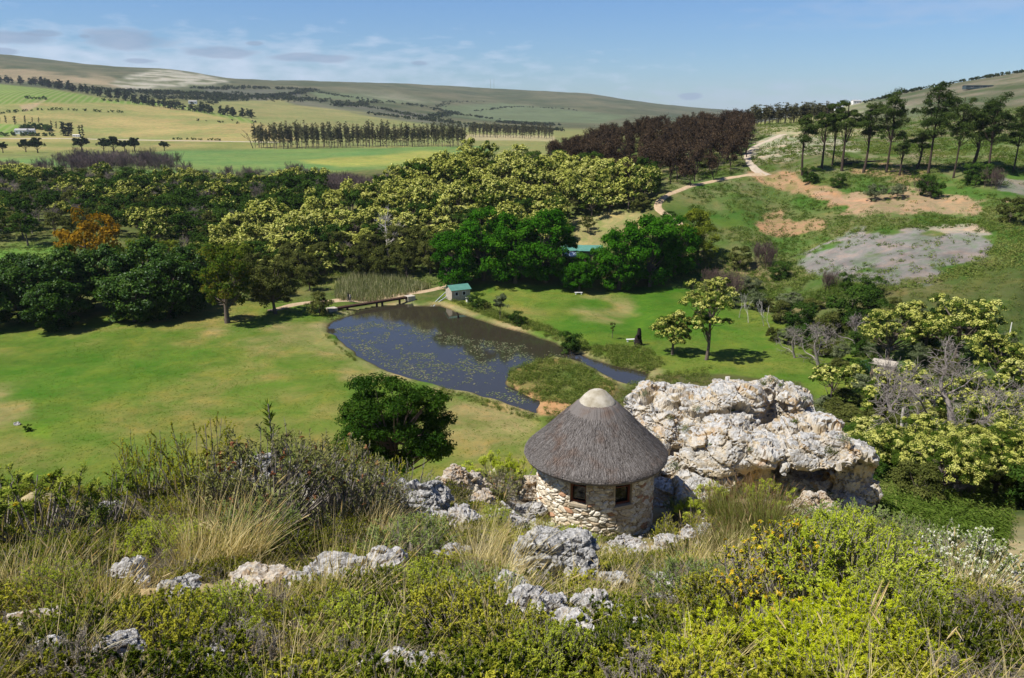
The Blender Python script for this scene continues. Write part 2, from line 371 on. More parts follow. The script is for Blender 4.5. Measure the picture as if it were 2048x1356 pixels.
# near slope, scrub, hills
lay((.085, .085, .030), np.ones(len(GX)))
lay(two((.22, .18, .085), (.42, .36, .20), .5 + n2 * 1.1 + n1 * .4), sstep(72, 55, GY))
gravel = sstep(10, 3.5, np.hypot(GX - 2.2, GY - 26)) * sstep(-.35, .1, n2 + n1 * .5)
lay((.50, .45, .35), gravel * .9)
lay((.47, .42, .33), reg([(960, 1010), (1090, 985), (1110, 1060), (980, 1030)], 20, 30, 6, 8) )
lay(two((.065, .085, .022), (.12, .13, .04), .5 + n1), sstep(150, 175, GY) * sstep(420, 300, GY))
hillR = sstep(1280, 1400, PX) * sstep(128, 150, GY) * (GY < 420)
lay(two((.055, .110, .018), (.15, .135, .06), .35 + n1 * .9 + n3 * .5), hillR)
lay(two((.065, .10, .02), (.19, .165, .10), .42 + n1 * 1.2 + n2 * .9), hillR * sstep(205, 245, GY))
lay(two((.05, .085, .022), (.11, .14, .04), .5 + n1), sstep(1560, 1700, PX) * sstep(30, 45, GY) * sstep(140, 120, GY))
lay((.20, .19, .10), sstep(1750, 1850, PX) * sstep(25, 34, GY) * sstep(52, 44, GY) * sstep(-.2, .3, n1) * .7)
# lawns
lawnL = sstep(68, 74, GY) * sstep(166, 150, GY) * sstep(1110, 1080, PX)
lawnR = reg([(870, 640), (880, 585), (960, 568), (1350, 575), (1470, 590), (1560, 640), (1640, 668), (1745, 735), (1790, 830), (1690, 850), (1600, 765), (1450, 748), (1320, 748), (1150, 700), (1000, 650)], 78, 172, 3, 3)
lawn = np.maximum(lawnL, lawnR)
g = two((.056, .128, .011), (.122, .155, .026), .46 + n3 * 1.3 + n1 * .55 + n2 * .2)
lay(g, lawn)
dry = sstep(.16, .7, n3 + n1 * .6 + .25 * fbm2(GX, GY, 60, 2, 8)) * lawnL
lay((.185, .165, .050), dry * .7)
for P_ in ([(430, 655), (640, 640), (690, 690), (765, 745), (720, 770), (620, 715), (500, 690)], [(860, 775), (1010, 815), (1080, 850), (1050, 905), (890, 900)], [(-50, 780), (60, 800), (80, 850), (-50, 860)], [(1180, 600), (1260, 610), (1240, 650), (1150, 640)]):
    lay((.25, .205, .085), reg(P_, 70, 175, 22, 34) * .85 * np.clip(.6 + n1 * .9 + n2 * .4, 0, 1))
lay((.11, .21, .012), reg([(40, 840), (110, 845), (100, 880), (50, 875)], 70, 120, 8, 10) * .5)
# banks of the pond, peninsula
bank = sstep(-3.2, -.8, pd) * (pd < 3)
lay(two((.10, .14, .03), (.30, .24, .12), .5 + n1 * .9), bank * sstep(-.3, .3, n1 + .25))
lay((.045, .03, .018), sstep(-.45, .1, pd) * (pd > -9))
lay(two((.09, .13, .03), (.27, .16, .07), .35 + n2), reg([(1015, 742), (1105, 716), (1150, 724), (1235, 772), (1220, 800), (1170, 815), (1100, 820), (1040, 786)], 85, 130, 3, 3))
lay((.36, .21, .10), reg([(1016, 762), (1035, 772), (1100, 800), (1170, 815), (1160, 830), (1080, 830), (1070, 802), (1040, 786)], 80, 120, 3, 3) * .9)
lay((.30, .24, .15), reg([(640, 625), (820, 600), (840, 612), (700, 635)], 130, 175, 5, 8) * .5)
# right hillside: bare earth, burnt patch, clearing
SAND, EARTH, GREY = (.40, .28, .17), (.31, .195, .108), (.190, .178, .165)
for P_, c, k in (([(1505, 343), (1560, 346), (1640, 368), (1720, 392), (1750, 412), (1700, 424), (1620, 394), (1530, 374)], EARTH, .85),
                 ([(1630, 392), (1740, 384), (1900, 380), (1980, 398), (1950, 440), (1850, 425), (1720, 432)], (.30, .205, .13), .75),
                 ([(1500, 445), (1560, 438), (1650, 455), (1610, 468), (1520, 464)], EARTH, .9),
                 ([(1840, 450), (1960, 430), (1990, 470), (1900, 478)], (.36, .30, .24), .7),
                 ([(1585, 520), (1640, 490), (1720, 466), (1800, 460), (1900, 464), (2000, 474), (1975, 505), (1915, 535), (1850, 556), (1750, 572), (1690, 564), (1620, 545)], GREY, .95),
                 ([(1485, 310), (1540, 262), (1620, 262), (1690, 280), (1720, 300), (1560, 318)], (.36, .33, .25), .6),
                 ([(1700, 330), (1760, 330), (1860, 340), (1840, 360), (1700, 350)], EARTH, .55),
                 ([(1990, 350), (2100, 345), (2100, 390), (2000, 385)], GREY, .7), ([(1880, 285), (2100, 270), (2100, 300), (1900, 310)], (.09, .15, .03), .6),
                 ([(2010, 400), (2100, 395), (2100, 402), (2010, 406)], SAND, .8)):
    w_ = reg(P_, 120, 420, 12, 14); lay(c, sstep(.40, .68, w_ + (.75 * n2 + .35 * n1) * (w_ > .02)) * k)
burn = reg([(1585, 520), (1640, 490), (1720, 466), (1800, 460), (1900, 464), (2000, 474), (1975, 505), (1915, 535), (1850, 556), (1750, 572), (1690, 564), (1620, 545)], 120, 420, 4, 24)
lay((.06, .12, .016), burn * sstep(.30, .44, n2 * .9 + n1 * .5) * .9); lay((.12, .11, .105), burn * sstep(.1, .5, fbm2(GX, GY, 3.2, 3, 91)) * .6)
lay((.27, .235, .10), reg([(1145, 440), (1230, 422), (1290, 428), (1320, 450), (1260, 500), (1150, 500)], 178, 225, 4, 6) * .9)
lay((.30, .27, .15), reg([(1500, 262), (1600, 250), (1680, 255), (1760, 262), (1700, 272), (1560, 272)], 250, 420, 3, 4) * .8)
lay((.11, .20, .035), reg([(-60, 505), (60, 488), (150, 490), (120, 520), (30, 540), (-60, 545)], 160, 260, 6, 8) * .9)
lay((.10, .23, .03), reg([(495, 484), (545, 480), (540, 500), (500, 512)], 160, 260, 3, 4))
# far fields and hills
far0 = sstep(380, 520, GY)
lay(two((.052, .066, .026), (.115, .108, .058), .5 + nfar * .9 + nspk * .9), far0 * sstep(1550, 1900, GY))
lay(two((.20, .19, .065), (.15, .17, .055), .5 + nspk * 1.1), far0 * sstep(1900, 1550, GY))
S_ = lambda P_, c, k=1.0, d0=450, d1=6500, soft=2.5, wb=3, sc=None: lay(c, reg(P_, d0, d1, soft, wb, nspk if sc is None else sc) * k)
S_([(-90, 292), (-90, 222), (60, 204), (200, 198), (330, 208), (520, 245), (570, 262), (600, 280), (560, 284), (-90, 284)], two((.29, .235, .092), (.20, .205, .068), .42 + nspk * 1.2 + nfar * .8), 1, 700, 1900)
S_([(-90, 308), (-90, 284), (560, 285), (560, 296), (350, 302)], two((.25, .215, .08), (.16, .18, .05), .5 + nspk * 1.2), 1)
V_ = reg([(-90, 215), (-90, 160), (100, 178), (215, 199), (330, 206), (515, 240), (505, 246), (340, 214), (200, 205), (60, 206)], 700, 2400, 2, 1, nspk)
lay((.115, .18, .028), V_); rows = np.maximum(rows, V_)
V_ = reg([(-90, 244), (40, 250), (50, 266), (-20, 278), (-90, 280)], 700, 2400, 2, 1, nspk); lay((.13, .21, .035), V_); rows = np.maximum(rows, V_)
S_([(40, 212), (90, 200), (75, 212), (50, 222)], (.36, .26, .17), .7, 700, 2400)
S_([(430, 204), (560, 198), (640, 206), (780, 230), (900, 248), (880, 262), (560, 256), (500, 240)], two((.22, .20, .078), (.16, .175, .06), .5 + nspk), 1, 800, 2600)
S_([(-60, 318), (180, 315), (350, 300), (560, 298), (960, 291), (1000, 300), (900, 330), (640, 345), (300, 350)], two((.095, .175, .05), (.15, .20, .055), .5 + nspk), 1, 380, 1100)
S_([(600, 322), (700, 313), (840, 304), (900, 308), (860, 324), (680, 336)], (.35, .31, .07), .55, 380, 1100, 4, 6)
S_([(930, 268), (1110, 272), (1110, 282), (930, 280)], (.40, .32, .20), .6, 450, 1600)
S_([(-90, 130), (60, 140), (150, 152), (235, 168), (250, 176), (120, 168), (-90, 150)], (.30, .225, .135), .6, 1700, 6500, 4, 7)
S_([(120, 160), (190, 150), (300, 172), (250, 180)], (.32, .25, .16), .5, 1700, 6500, 4, 7)
S_([(215, 168), (262, 148), (320, 136), (400, 146), (452, 158), (462, 166), (400, 172), (330, 176), (260, 182)], two((.38, .35, .29), (.11, .12, .06), .50 + nspk * 2.4), .85, 1700, 6500, 4, 8)
for P_ in ([(400, 176), (610, 180), (600, 196), (520, 202), (430, 190)], [(560, 200), (700, 205), (850, 228), (900, 246), (740, 226), (600, 212)], [(700, 224), (840, 238), (960, 250), (930, 256), (760, 236)]):
    S_(P_, two((.115, .108, .09), (.07, .08, .045), .5 + nspk), .85, 1300, 6500)
for P_ in ([(880, 212), (1000, 206), (1120, 218), (1260, 232), (1200, 246), (1010, 244), (900, 232)], [(620, 184), (760, 190), (870, 206), (780, 206), (640, 196)]):
    S_(P_, two((.125, .155, .08), (.085, .11, .05), .5 + nspk), .85, 1300, 6500)
S_([(700, 178), (800, 186), (890, 205), (840, 208), (740, 196)], two((.26, .235, .165), (.085, .10, .05), .55 + nspk * 1.2), .6, 1700, 6500, 4, 8)
lay(two((.15, .135, .095), (.062, .08, .034), .5 + nspk * .9 + n3 * .9 + n1 * .4), sstep(1680, 1760, PX) * sstep(380, 460, GY) * (GY < 1500))
S_([(1640, 226), (1700, 200), (1760, 205), (1880, 215), (1850, 240), (1660, 240)], two((.30, .27, .21), (.11, .13, .06), .45 + nspk), .6, 380, 1500)

m_ground = new_mat('ground_material'); b = NB(m_ground)
tcw = b.n('ShaderNodeNewGeometry').outputs['Position']
na = b.noise(0.9, 6, .65, tcw); nb_ = b.noise(7.0, 5, .7, tcw); nc = b.noise(.06, 6, .7, tcw)
nm_ = b.noise(.28, 6, .7, tcw)
k = b.math('ADD', .02, b.math('ADD', b.math('MULTIPLY', nm_, .62), b.math('ADD', b.math('MULTIPLY', na, .48), b.math('ADD', b.math('MULTIPLY', nb_, .46), b.math('ADD', b.math('MULTIPLY', nc, .42), b.math('MULTIPLY', b.math('SUBTRACT', b.noise(.012, 8, .78, tcw, .5), .5), 1.1))))))
kc = b.n('ShaderNodeCombineXYZ'); [b.l(k, kc.inputs[i]) for i in range(3)]
c = b.mix(1.0, b.attr('ground_colour'), kc.outputs[0], 'MULTIPLY')
hue = b.ramp(b.noise(.16, 7, .75, tcw, .6), [(.36, (.70, .92, .62)), (.50, (1, 1, 1)), (.64, (1.34, 1.12, 1.02))]); c = b.mix(1.0, c, hue, 'MULTIPLY')
spx = b.n('ShaderNodeSeparateXYZ'); b.l(tcw, spx.inputs[0])
row = b.math('SINE', b.math('ADD', b.math('MULTIPLY', spx.outputs['X'], 0.50), b.math('MULTIPLY', spx.outputs['Y'], 0.22)))
rowf = b.math('MULTIPLY', b.math('MULTIPLY', b.math('ADD', row, .1), 1.6, clamp=True), b.attr('rows', 'Fac'))
c = b.mix(b.math('MULTIPLY', rowf, .32), c, (.34, .29, .15))
p_ = b.pbr(c, .95, .08, b.bump(b.math('ADD', na, b.math('MULTIPLY', nb_, .35)), .5, .25))

def split_ground():
    vi = np.arange(NS * NU).reshape(NS, NU)
    F = np.stack([vi[:-1, :-1], vi[:-1, 1:], vi[1:, 1:], vi[1:, :-1]], -1).reshape(-1, 4)
    yc = GY[F].mean(1); lw = lawn[F].mean(1); pdm = pd[F].mean(1)
    cls = np.where(lw > .5, 1, np.where(yc < 66, 0, np.where(yc < 420, 2, np.where(yc < 1750, 3, 4))))
    cls = np.where((cls == 1) & (pdm > -.4), 2, cls)
    V = np.stack([GX, GY, GZ], 1)
    for c, (nm) in enumerate(('hillside', 'lawn', 'ground', 'field', 'hills')):
        f = F[cls == c]; u, inv = np.unique(f, return_inverse=True)
        me = mk_mesh(nm, [dict(V=V[u], F=inv.reshape(-1, 4))], [m_ground], True)
        a = me.attributes.new('ground_colour', 'FLOAT_COLOR', 'POINT')
        a.data.foreach_set('color', np.concatenate([colr[u], np.ones((len(u), 1))], 1).astype(np.float32).ravel())
        a = me.attributes.new('rows', 'FLOAT', 'POINT'); a.data.foreach_set('value', rows[u].astype(np.float32))
        tag(link(nm, me), kind='structure')
split_ground()

# water of the pond
m_water = new_mat('pond_water'); b = NB(m_water)
tcw = b.n('ShaderNodeNewGeometry').outputs['Position']
nz = b.noise(2.5, 3, .5, tcw)
p_ = b.pbr((.036, .031, .020), .055, .5, b.bump(nz, .045, .05)); p_.inputs['IOR'].default_value = 1.6
def pond():
    x = np.linspace(-42, 34, 77); y = np.linspace(78, 166, 89)
    X, Y = np.meshgrid(x, y); V = np.stack([X.ravel(), Y.ravel(), np.full(X.size, -.45)], 1)
    vi = np.arange(X.size).reshape(X.shape); F = np.stack([vi[:-1, :-1], vi[:-1, 1:], vi[1:, 1:], vi[1:, :-1]], -1).reshape(-1, 4)
    ct = V[F].mean(1); F = F[polysd(ct[:, 0], ct[:, 1], POND) > -3.0]
    u, inv = np.unique(F, return_inverse=True)
    tag(link('water', mk_mesh('water', [dict(V=V[u], F=inv.reshape(-1, 4))], [m_water], True)), kind='structure')
pond()

# dirt tracks, laid on the ground
m_dirt = plain_mat('dirt_track_material', (.34, .245, .145), (.47, .36, .235), 1.3, .95, .05, .3)
m_sandtrack = plain_mat('sandy_track_material', (.36, .29, .21), (.50, .43, .34), 1.3, .95, .05, .3)
m_concrete = plain_mat('old_concrete', (.36, .32, .26), (.50, .45, .37), 2.0, .9, .1, .2)
def strip(name, pts_px, widths, mat, lift=.05):
    pts = np.array([hit(*q)[:2] for q in pts_px]); d = np.concatenate([[0], np.cumsum(np.linalg.norm(np.diff(pts, axis=0), axis=1))])
    n = int(d[-1] / 1.2) + 2; t = np.linspace(0, d[-1], n)
    P = np.stack([np.interp(t, d, pts[:, 0]), np.interp(t, d, pts[:, 1])], 1)
    for _ in range(6): P[1:-1] = (P[:-2] + 2 * P[1:-1] + P[2:]) / 4
    wd = np.interp(t, d, widths); T = norm(np.gradient(P, axis=0)); N_ = np.stack([-T[:, 1], T[:, 0]], 1)
    offs = np.linspace(-1, 1, 7); ed = 1 + .25 * fbm2(t, t * 0 + 3, 3, 3, 5)
    Q = P[:, None] + N_[:, None] * (offs[None] * (wd * ed)[:, None] / 2)[..., None]
    Z = H(Q[..., 0], Q[..., 1]) + lift; Z[:, 0] -= lift + .1; Z[:, -1] -= lift + .1
    V = np.concatenate([Q, Z[..., None]], -1).reshape(-1, 3); vi = np.arange(n * 7).reshape(n, 7)
    F = np.stack([vi[:-1, :-1], vi[1:, :-1], vi[1:, 1:], vi[:-1, 1:]], -1).reshape(-1, 4)
    return tag(link(name, mk_mesh(name, [dict(V=V, F=F)], [mat], True)), kind='structure')
strip('dirt_path', [(540, 622), (600, 606), (660, 604), (720, 600), (780, 594), (840, 585), (895, 572), (930, 562)], [2.6, 3, 3.4, 5.5, 3.4, 3.2, 2.8, 2.4], m_dirt)
strip('hill_track', [(1364, 452), (1335, 432), (1312, 420), (1318, 402), (1345, 386), (1390, 370), (1440, 360), (1500, 350), (1530, 350)], [2.2, 2.4, 2.4, 2.4, 2.2, 2.2, 2.4, 3, 4], m_dirt, .08)
strip('sandy_track', [(1530, 352), (1512, 342), (1499, 328), (1494, 312), (1503, 298), (1525, 286), (1545, 278), (1566, 269)], [5, 3.4, 2.6, 2.4, 2.6, 3.0, 3.6, 4.2], m_sandtrack, .08)
strip('farm_road', [(-40, 276), (60, 277), (170, 278), (260, 280), (370, 282), (500, 284), (560, 285)], [7, 7, 7, 7, 7, 7, 7], m_sandtrack, .3)
# ---------------------------------------------------------------- plant generators
def rdir(rng, n): return norm(rng.normal(size=(n, 3)))
def leaf_quads(rng, P, Nn, L, asp=.5, along=None):
    """rhombic leaves centred on P facing Nn; L half length (scalar or array)"""
    n = len(P); L = np.broadcast_to(np.asarray(L, float), (n,))[:, None]
    d = along if along is not None else rng.normal(size=(n, 3))
    d = norm(d - (d * Nn).sum(1, keepdims=True) * Nn); w = np.cross(Nn, d)
    fold = Nn * L * .18
    V = np.stack([P - d * L, P + w * L * asp + fold, P + d * L, P - w * L * asp + fold], 1).reshape(-1, 3)
    return V, np.arange(4 * n).reshape(n, 4)
def bez(a, b, c, n=6):
    t = np.linspace(0, 1, n)[:, None]; return (1 - t) ** 2 * a + 2 * t * (1 - t) * b + t * t * c
def crown(rng, K, rx, ry, rz, cz, rc, nleaf, size, asp=.5, up=.35, zmin=-.6, flower=0.0, shell=.62, sub=5, flat=.8, fsize=None, taper=0.0, core=.12, spray=(.42, .7)):
    """clumped crown: K boughs each of several sprays of leaves. Returns parts and bough centres."""
    C = []
    while len(C) < K:
        zz = rng.uniform(max(zmin, -1), 1); hr = (1 - abs(zz) ** 2.4) ** .42; az = rng.random() * 6.2832
        d = np.array([math.cos(az) * hr, math.sin(az) * hr, zz])
        r = (shell + (1 - shell) * rng.random()) if rng.random() > core else rng.random() * shell
        k = 1 - taper * max(0, d[2] * r)
        C.append([d[0] * rx * r * k, d[1] * ry * r * k, cz + d[2] * rz * r])
    C = np.array(C); R_ = rc * rng.uniform(.65, 1.25, K)
    Ps, Ns, Ts, Fl = [], [], [], []
    for c, r in zip(C, R_):
        m = max(2, int(sub * rng.uniform(.7, 1.4))); sd = rdir(rng, m); sd[:, 2] = np.abs(sd[:, 2]) - .2
        sc = c + sd * r * np.array([.75, .75, .75 * flat]) ; sr = r * rng.uniform(spray[0], spray[1], m)
        to = .5 + rng.normal() * .10
        for q, s in zip(sc, sr):
            n = max(3, int(nleaf * rng.uniform(.7, 1.3)))
            e = rdir(rng, n); rr = rng.random(n) ** .45
            P = q + e * (s * rr)[:, None] * np.array([1, 1, flat])
            out = norm(P - c + 1e-6) * .5 + e * .35; N = norm(out + rdir(rng, n) * .55 + np.array([0, 0, up]))
            Ps.append(P); Ns.append(N); Ts.append(np.clip(to + rng.normal() * .10 + rng.normal(size=n) * .14, 0, 1))
            fo = flower and rng.random() < flower * (1.05 + .55 * (q[2] - c[2]) / r + .3 * (c[2] - cz) / rz)
            Fl.append((rng.random(n) < .55 + .4 * e[:, 2]) if fo else np.zeros(n, bool))
    P = np.concatenate(Ps); N = np.concatenate(Ns); T = np.concatenate(Ts); fl = np.concatenate(Fl)
    L = size * rng.uniform(.65, 1.3, len(P))
    parts = []
    nf = ~fl; V, F = leaf_quads(rng, P[nf], N[nf], L[nf], asp); parts.append(dict(V=V, F=F, mi=0, tint=T[nf]))
    if fl.any():
        V, F = leaf_quads(rng, P[fl], norm(N[fl] + np.array([0, 0, .4])), L[fl] * (fsize or 1.0), .8); parts.append(dict(V=V, F=F, mi=1, tint=T[fl]))
    return parts, C
def trunk_limbs(rng, h, r0, C, frac=.7, wob=.12, n=7, fork=.45, lean=(0, 0)):
    top = np.array([lean[0], lean[1], h]); base = np.array([0, 0, -.5])
    mid = (base + top) / 2 + np.array([*rng.normal(size=2) * wob * h * .4, 0])
    tr = bez(base, mid, top, 8); out = [tube(tr, np.linspace(r0 * 1.15, r0 * .35, 8) + r0 * .35 * np.exp(-np.linspace(0, 8, 8)), n)]
    for c in C:
        if rng.random() > frac: continue
        t = rng.uniform(fork, .98); i = t * 7; k = int(min(i, 6)); s = tr[k] * (1 - (i - k)) + tr[k + 1] * (i - k)
        if s[2] > c[2] - .05 * h: s = tr[3]
        m = s * .5 + c * .5 + np.array([0, 0, -.08 * h]) + rng.normal(size=3) * wob * h * .25
        L = np.linalg.norm(c - s); out.append(tube(bez(s, m, c, 6), np.linspace(r0 * .38, r0 * .05, 6) * min(1.3, .5 + L / h), 5))
    return join_vf(out)
def bare_tree(rng, h, r0, levels=5, kids=(3, 4), spread=.55, up=.25, trunk=.3, shrink=.72, n=4, droop=0.0, crook=.18, rmin=.006):
    out = []; tips = []
    def grow(p, d, L, r, lv):
        m = 4 if lv < levels else 3; pts = [p]; dd = d.copy()
        for _ in range(m):
            dd = norm(dd + rng.normal(size=3) * crook + np.array([0, 0, up * .22 - droop * .2 * (lv > 2)])); pts.append(pts[-1] + dd * L / m)
        pts = np.array(pts); r1 = max(r * .62, rmin)
        out.append(tube(pts, np.linspace(r, r1, m + 1), 6 if lv < 2 else (n if lv < 4 else 3)))
        if lv >= levels: tips.append(pts[-1]); return
        kk = rng.integers(kids[0], kids[1] + 1)
        for q in range(kk):
            t = 1.0 if q == 0 else rng.uniform(.35, 1.0); i = t * m; j = int(min(i, m - 1)); s = pts[j] * (1 - (i - j)) + pts[j + 1] * (i - j)
            a = rdir(rng, 1)[0]; a = norm(a - dd * a.dot(dd)); nd = norm(dd * (1 - spread * (.35 if q == 0 else 1)) + a * spread * (.35 if q == 0 else 1) + np.array([0, 0, up * .3]))
            grow(s, nd, L * shrink * rng.uniform(.75, 1.15), max(r1 * (.85 if q == 0 else .62), rmin), lv + 1)
    grow(np.array([0, 0, -.3]), np.array([0, 0, 1.0]), h * trunk, r0, 0)
    V, F = join_vf(out); k = h / max(V[:, 2].max(), .1)
    V = V.copy(); tips = np.array(tips) * k; V *= k
    return V, F, tips
def shrub(rng, Rr, h, nstem, lpt, llen, asp=.28, stem_r=.008, lstart=.55, up=.5, jitter=.12, tipfrac=0.0, tipsize=1.2, whorl=.55, sub=4, dome=1.0, lean=(0, 0), hollow=0.0):
    """many stemmed bush: stems fan to a dome, twigs split near the tips, leaves along twigs; tips may carry flowers (material 1)"""
    st = []; Ps, Ns, Al, Ts, Ls, Mi = [], [], [], [], [], []
    for k in range(nstem):
        a = rng.random() * 2 * math.pi; q = math.sqrt(rng.uniform(hollow, 1)); zz = math.sqrt(max(0.02, 1 - (q * .93) ** 2)) * dome + (1 - dome) * rng.random()
        tip = np.array([math.cos(a) * q * Rr + lean[0], math.sin(a) * q * Rr + lean[1], h * (.18 + .82 * zz) * rng.uniform(.82, 1.12)])
        base = np.array([math.cos(a) * q * Rr * .15, math.sin(a) * q * Rr * .15, -.15])
        mid = base * .5 + tip * .5 + np.array([math.cos(a), math.sin(a), 0]) * Rr * .12 + rng.normal(size=3) * jitter * Rr
        B = bez(base, mid, tip, 6); st.append(tube(B, np.linspace(stem_r * 1.5, stem_r * .5, 6), 4))
        to = .5 + rng.normal() * .13
        for s in range(sub):
            t = rng.uniform(lstart, 1.0); i = t * 5; j = int(min(i, 4)); p0 = B[j] * (1 - (i - j)) + B[j + 1] * (i - j)
            d = norm(norm(tip - mid) * .6 + rdir(rng, 1)[0] * .65 + np.array([0, 0, up * .6])); Lt = rng.uniform(.12, .26) * h * (1.25 - t * .5)
            p1 = p0 + d * Lt; st.append(tube(np.array([p0, (p0 + p1) / 2 + rng.normal(size=3) * Lt * .06, p1]), [stem_r * .55, stem_r * .45, stem_r * .3], 3))
            n = max(3, int(lpt * rng.uniform(.7, 1.3))); u = rng.random(n) ** .7; pos = p0 + (p1 - p0) * u[:, None]
            e = rdir(rng, n); e = norm(e - d * (e @ d)[:, None]); al = norm(e * whorl + d * (1 - whorl * .5) + np.array([0, 0, .15])); ll = llen * rng.uniform(.6, 1.25, n)
            Ps.append(pos + al * ll[:, None]); Al.append(al); nn = norm(np.cross(np.cross(al, d + 1e-3), al) + rng.normal(size=(n, 3)) * .3); nn *= np.where(nn[:, 2:] < 0, -1, 1); Ns.append(norm(nn + np.array([-.35, -.10, .75]))); Ls.append(ll); Ts.append(np.clip(to + rng.normal(size=n) * .15 + .15 * (u - .5), 0, 1)); Mi.append(np.zeros(n, int))
            if tipfrac and rng.random() < tipfrac:
                m = 7; e = rdir(rng, m); al = norm(e + d * .9); Ps.append(p1 + al * llen * tipsize * .6); Al.append(al); Ns.append(norm(d + e * .4)); Ls.append(np.full(m, llen * tipsize)); Ts.append(rng.random(m)); Mi.append(np.ones(m, int))
    P, N, A, L, T, M = (np.concatenate(x) for x in (Ps, Ns, Al, Ls, Ts, Mi))
    parts = []
    for mi in (0, 1):
        s = M == mi
        if s.any():
            V, F = leaf_quads(rng, P[s], N[s], L[s], asp if mi == 0 else max(asp, .38), A[s]); parts.append(dict(V=V, F=F, mi=mi, tint=T[s]))
    return parts, join_vf(st)
def blades(rng, n, length, base_r, width, spread=.5, lean=(.25, .0), curve=.35, segs=4, heads=0.0, head_len=.12, head_w=.010, tint=(.5, .2), lmin=.5):
    """grass or reeds: tapering curved strips; some carry a seed head (material 1)"""
    a = rng.random(n) * 2 * math.pi; q = np.sqrt(rng.random(n)) * base_r
    p0 = np.stack([np.cos(a) * q, np.sin(a) * q, np.full(n, -.05)], 1); L = length * rng.uniform(lmin, 1.0, n)
    out = np.stack([np.cos(a), np.sin(a), np.zeros(n)], 1) * (spread * rng.random(n))[:, None] + np.array([lean[0], lean[1], 0]) * rng.uniform(.4, 1.4, n)[:, None] + rng.normal(size=(n, 3)) * .1
    d0 = norm(out * .5 + np.array([0, 0, 1.0])); bend = out * curve
    t = np.linspace(0, 1, segs + 1)
    C = p0[:, None] + d0[:, None] * (L[:, None] * t[None])[..., None] + bend[:, None] * (L[:, None] * t[None] ** 2)[..., None] - np.array([0, 0, 1.0]) * (L[:, None] * t[None] ** 2.5)[..., None] * (curve * .35 * rng.random(n))[:, None, None]
    sd = norm(np.cross(d0, rng.normal(size=(n, 3)))); w = (width * (1 - t * .85))[None, :, None] * rng.uniform(.6, 1.3, n)[:, None, None]
    V = np.stack([C - sd[:, None] * w, C + sd[:, None] * w], 2).reshape(-1, 3)
    m = segs + 1; i = (np.arange(n)[:, None] * m + np.arange(segs)[None]).ravel() * 2
    F = np.stack([i, i + 1, i + 3, i + 2], 1); T = np.repeat(np.clip(rng.normal(tint[0], tint[1], n), 0, 1), segs)
    parts = [dict(V=V, F=F, mi=0, tint=T)]
    hd = rng.random(n) < heads
    if hd.any():
        tip = C[hd, -1]; dr = norm(C[hd, -1] - C[hd, -2]); k = 5; Vh, Fh = [], []
        for s in range(4):
            ang = rng.normal(size=(len(tip), 3)); sdh = norm(np.cross(dr, ang)); tt = np.linspace(-.5, .5, k); wp = head_w * np.array([.2, .9, 1, .7, .1])
            cc = tip[:, None] + dr[:, None] * (head_len * tt)[None, :, None]
            V2 = np.stack([cc - sdh[:, None] * wp[None, :, None], cc + sdh[:, None] * wp[None, :, None]], 2).reshape(-1, 3)
            i2 = (np.arange(len(tip))[:, None] * k + np.arange(k - 1)[None]).ravel() * 2; Vh.append(V2); Fh.append(np.stack([i2, i2 + 1, i2 + 3, i2 + 2], 1))
        V2, F2 = join_vf(list(zip(Vh, Fh))); parts.append(dict(V=V2, F=F2, mi=1, tint=rng.random(len(F2))))
    return parts
def tufts(rng, P, n, size, spread, asp=.3, up=.8, tint0=None, flat=1.0):
    """scatter of small leafy tufts at points P, merged (for stuff)"""
    k = len(P); e = rdir(rng, k * n).reshape(k, n, 3); e[..., 2] = np.abs(e[..., 2]) * flat
    s = spread * rng.uniform(.5, 1.4, k); Q = P[:, None] + e * (s[:, None] * rng.random((k, n)) ** .5)[..., None]
    N = norm(e + rdir(rng, k * n).reshape(k, n, 3) * .6 + np.array([0, 0, up * .5]))
    t = (rng.random(k) if tint0 is None else tint0)[:, None] * .6 + rng.random((k, n)) * .4
    V, F = leaf_quads(rng, Q.reshape(-1, 3), N.reshape(-1, 3), (size * rng.uniform(.6, 1.4, (k, n)) * np.sqrt(s / spread)[:, None]).ravel(), asp)
    return dict(V=V, F=F, mi=0, tint=t.ravel())
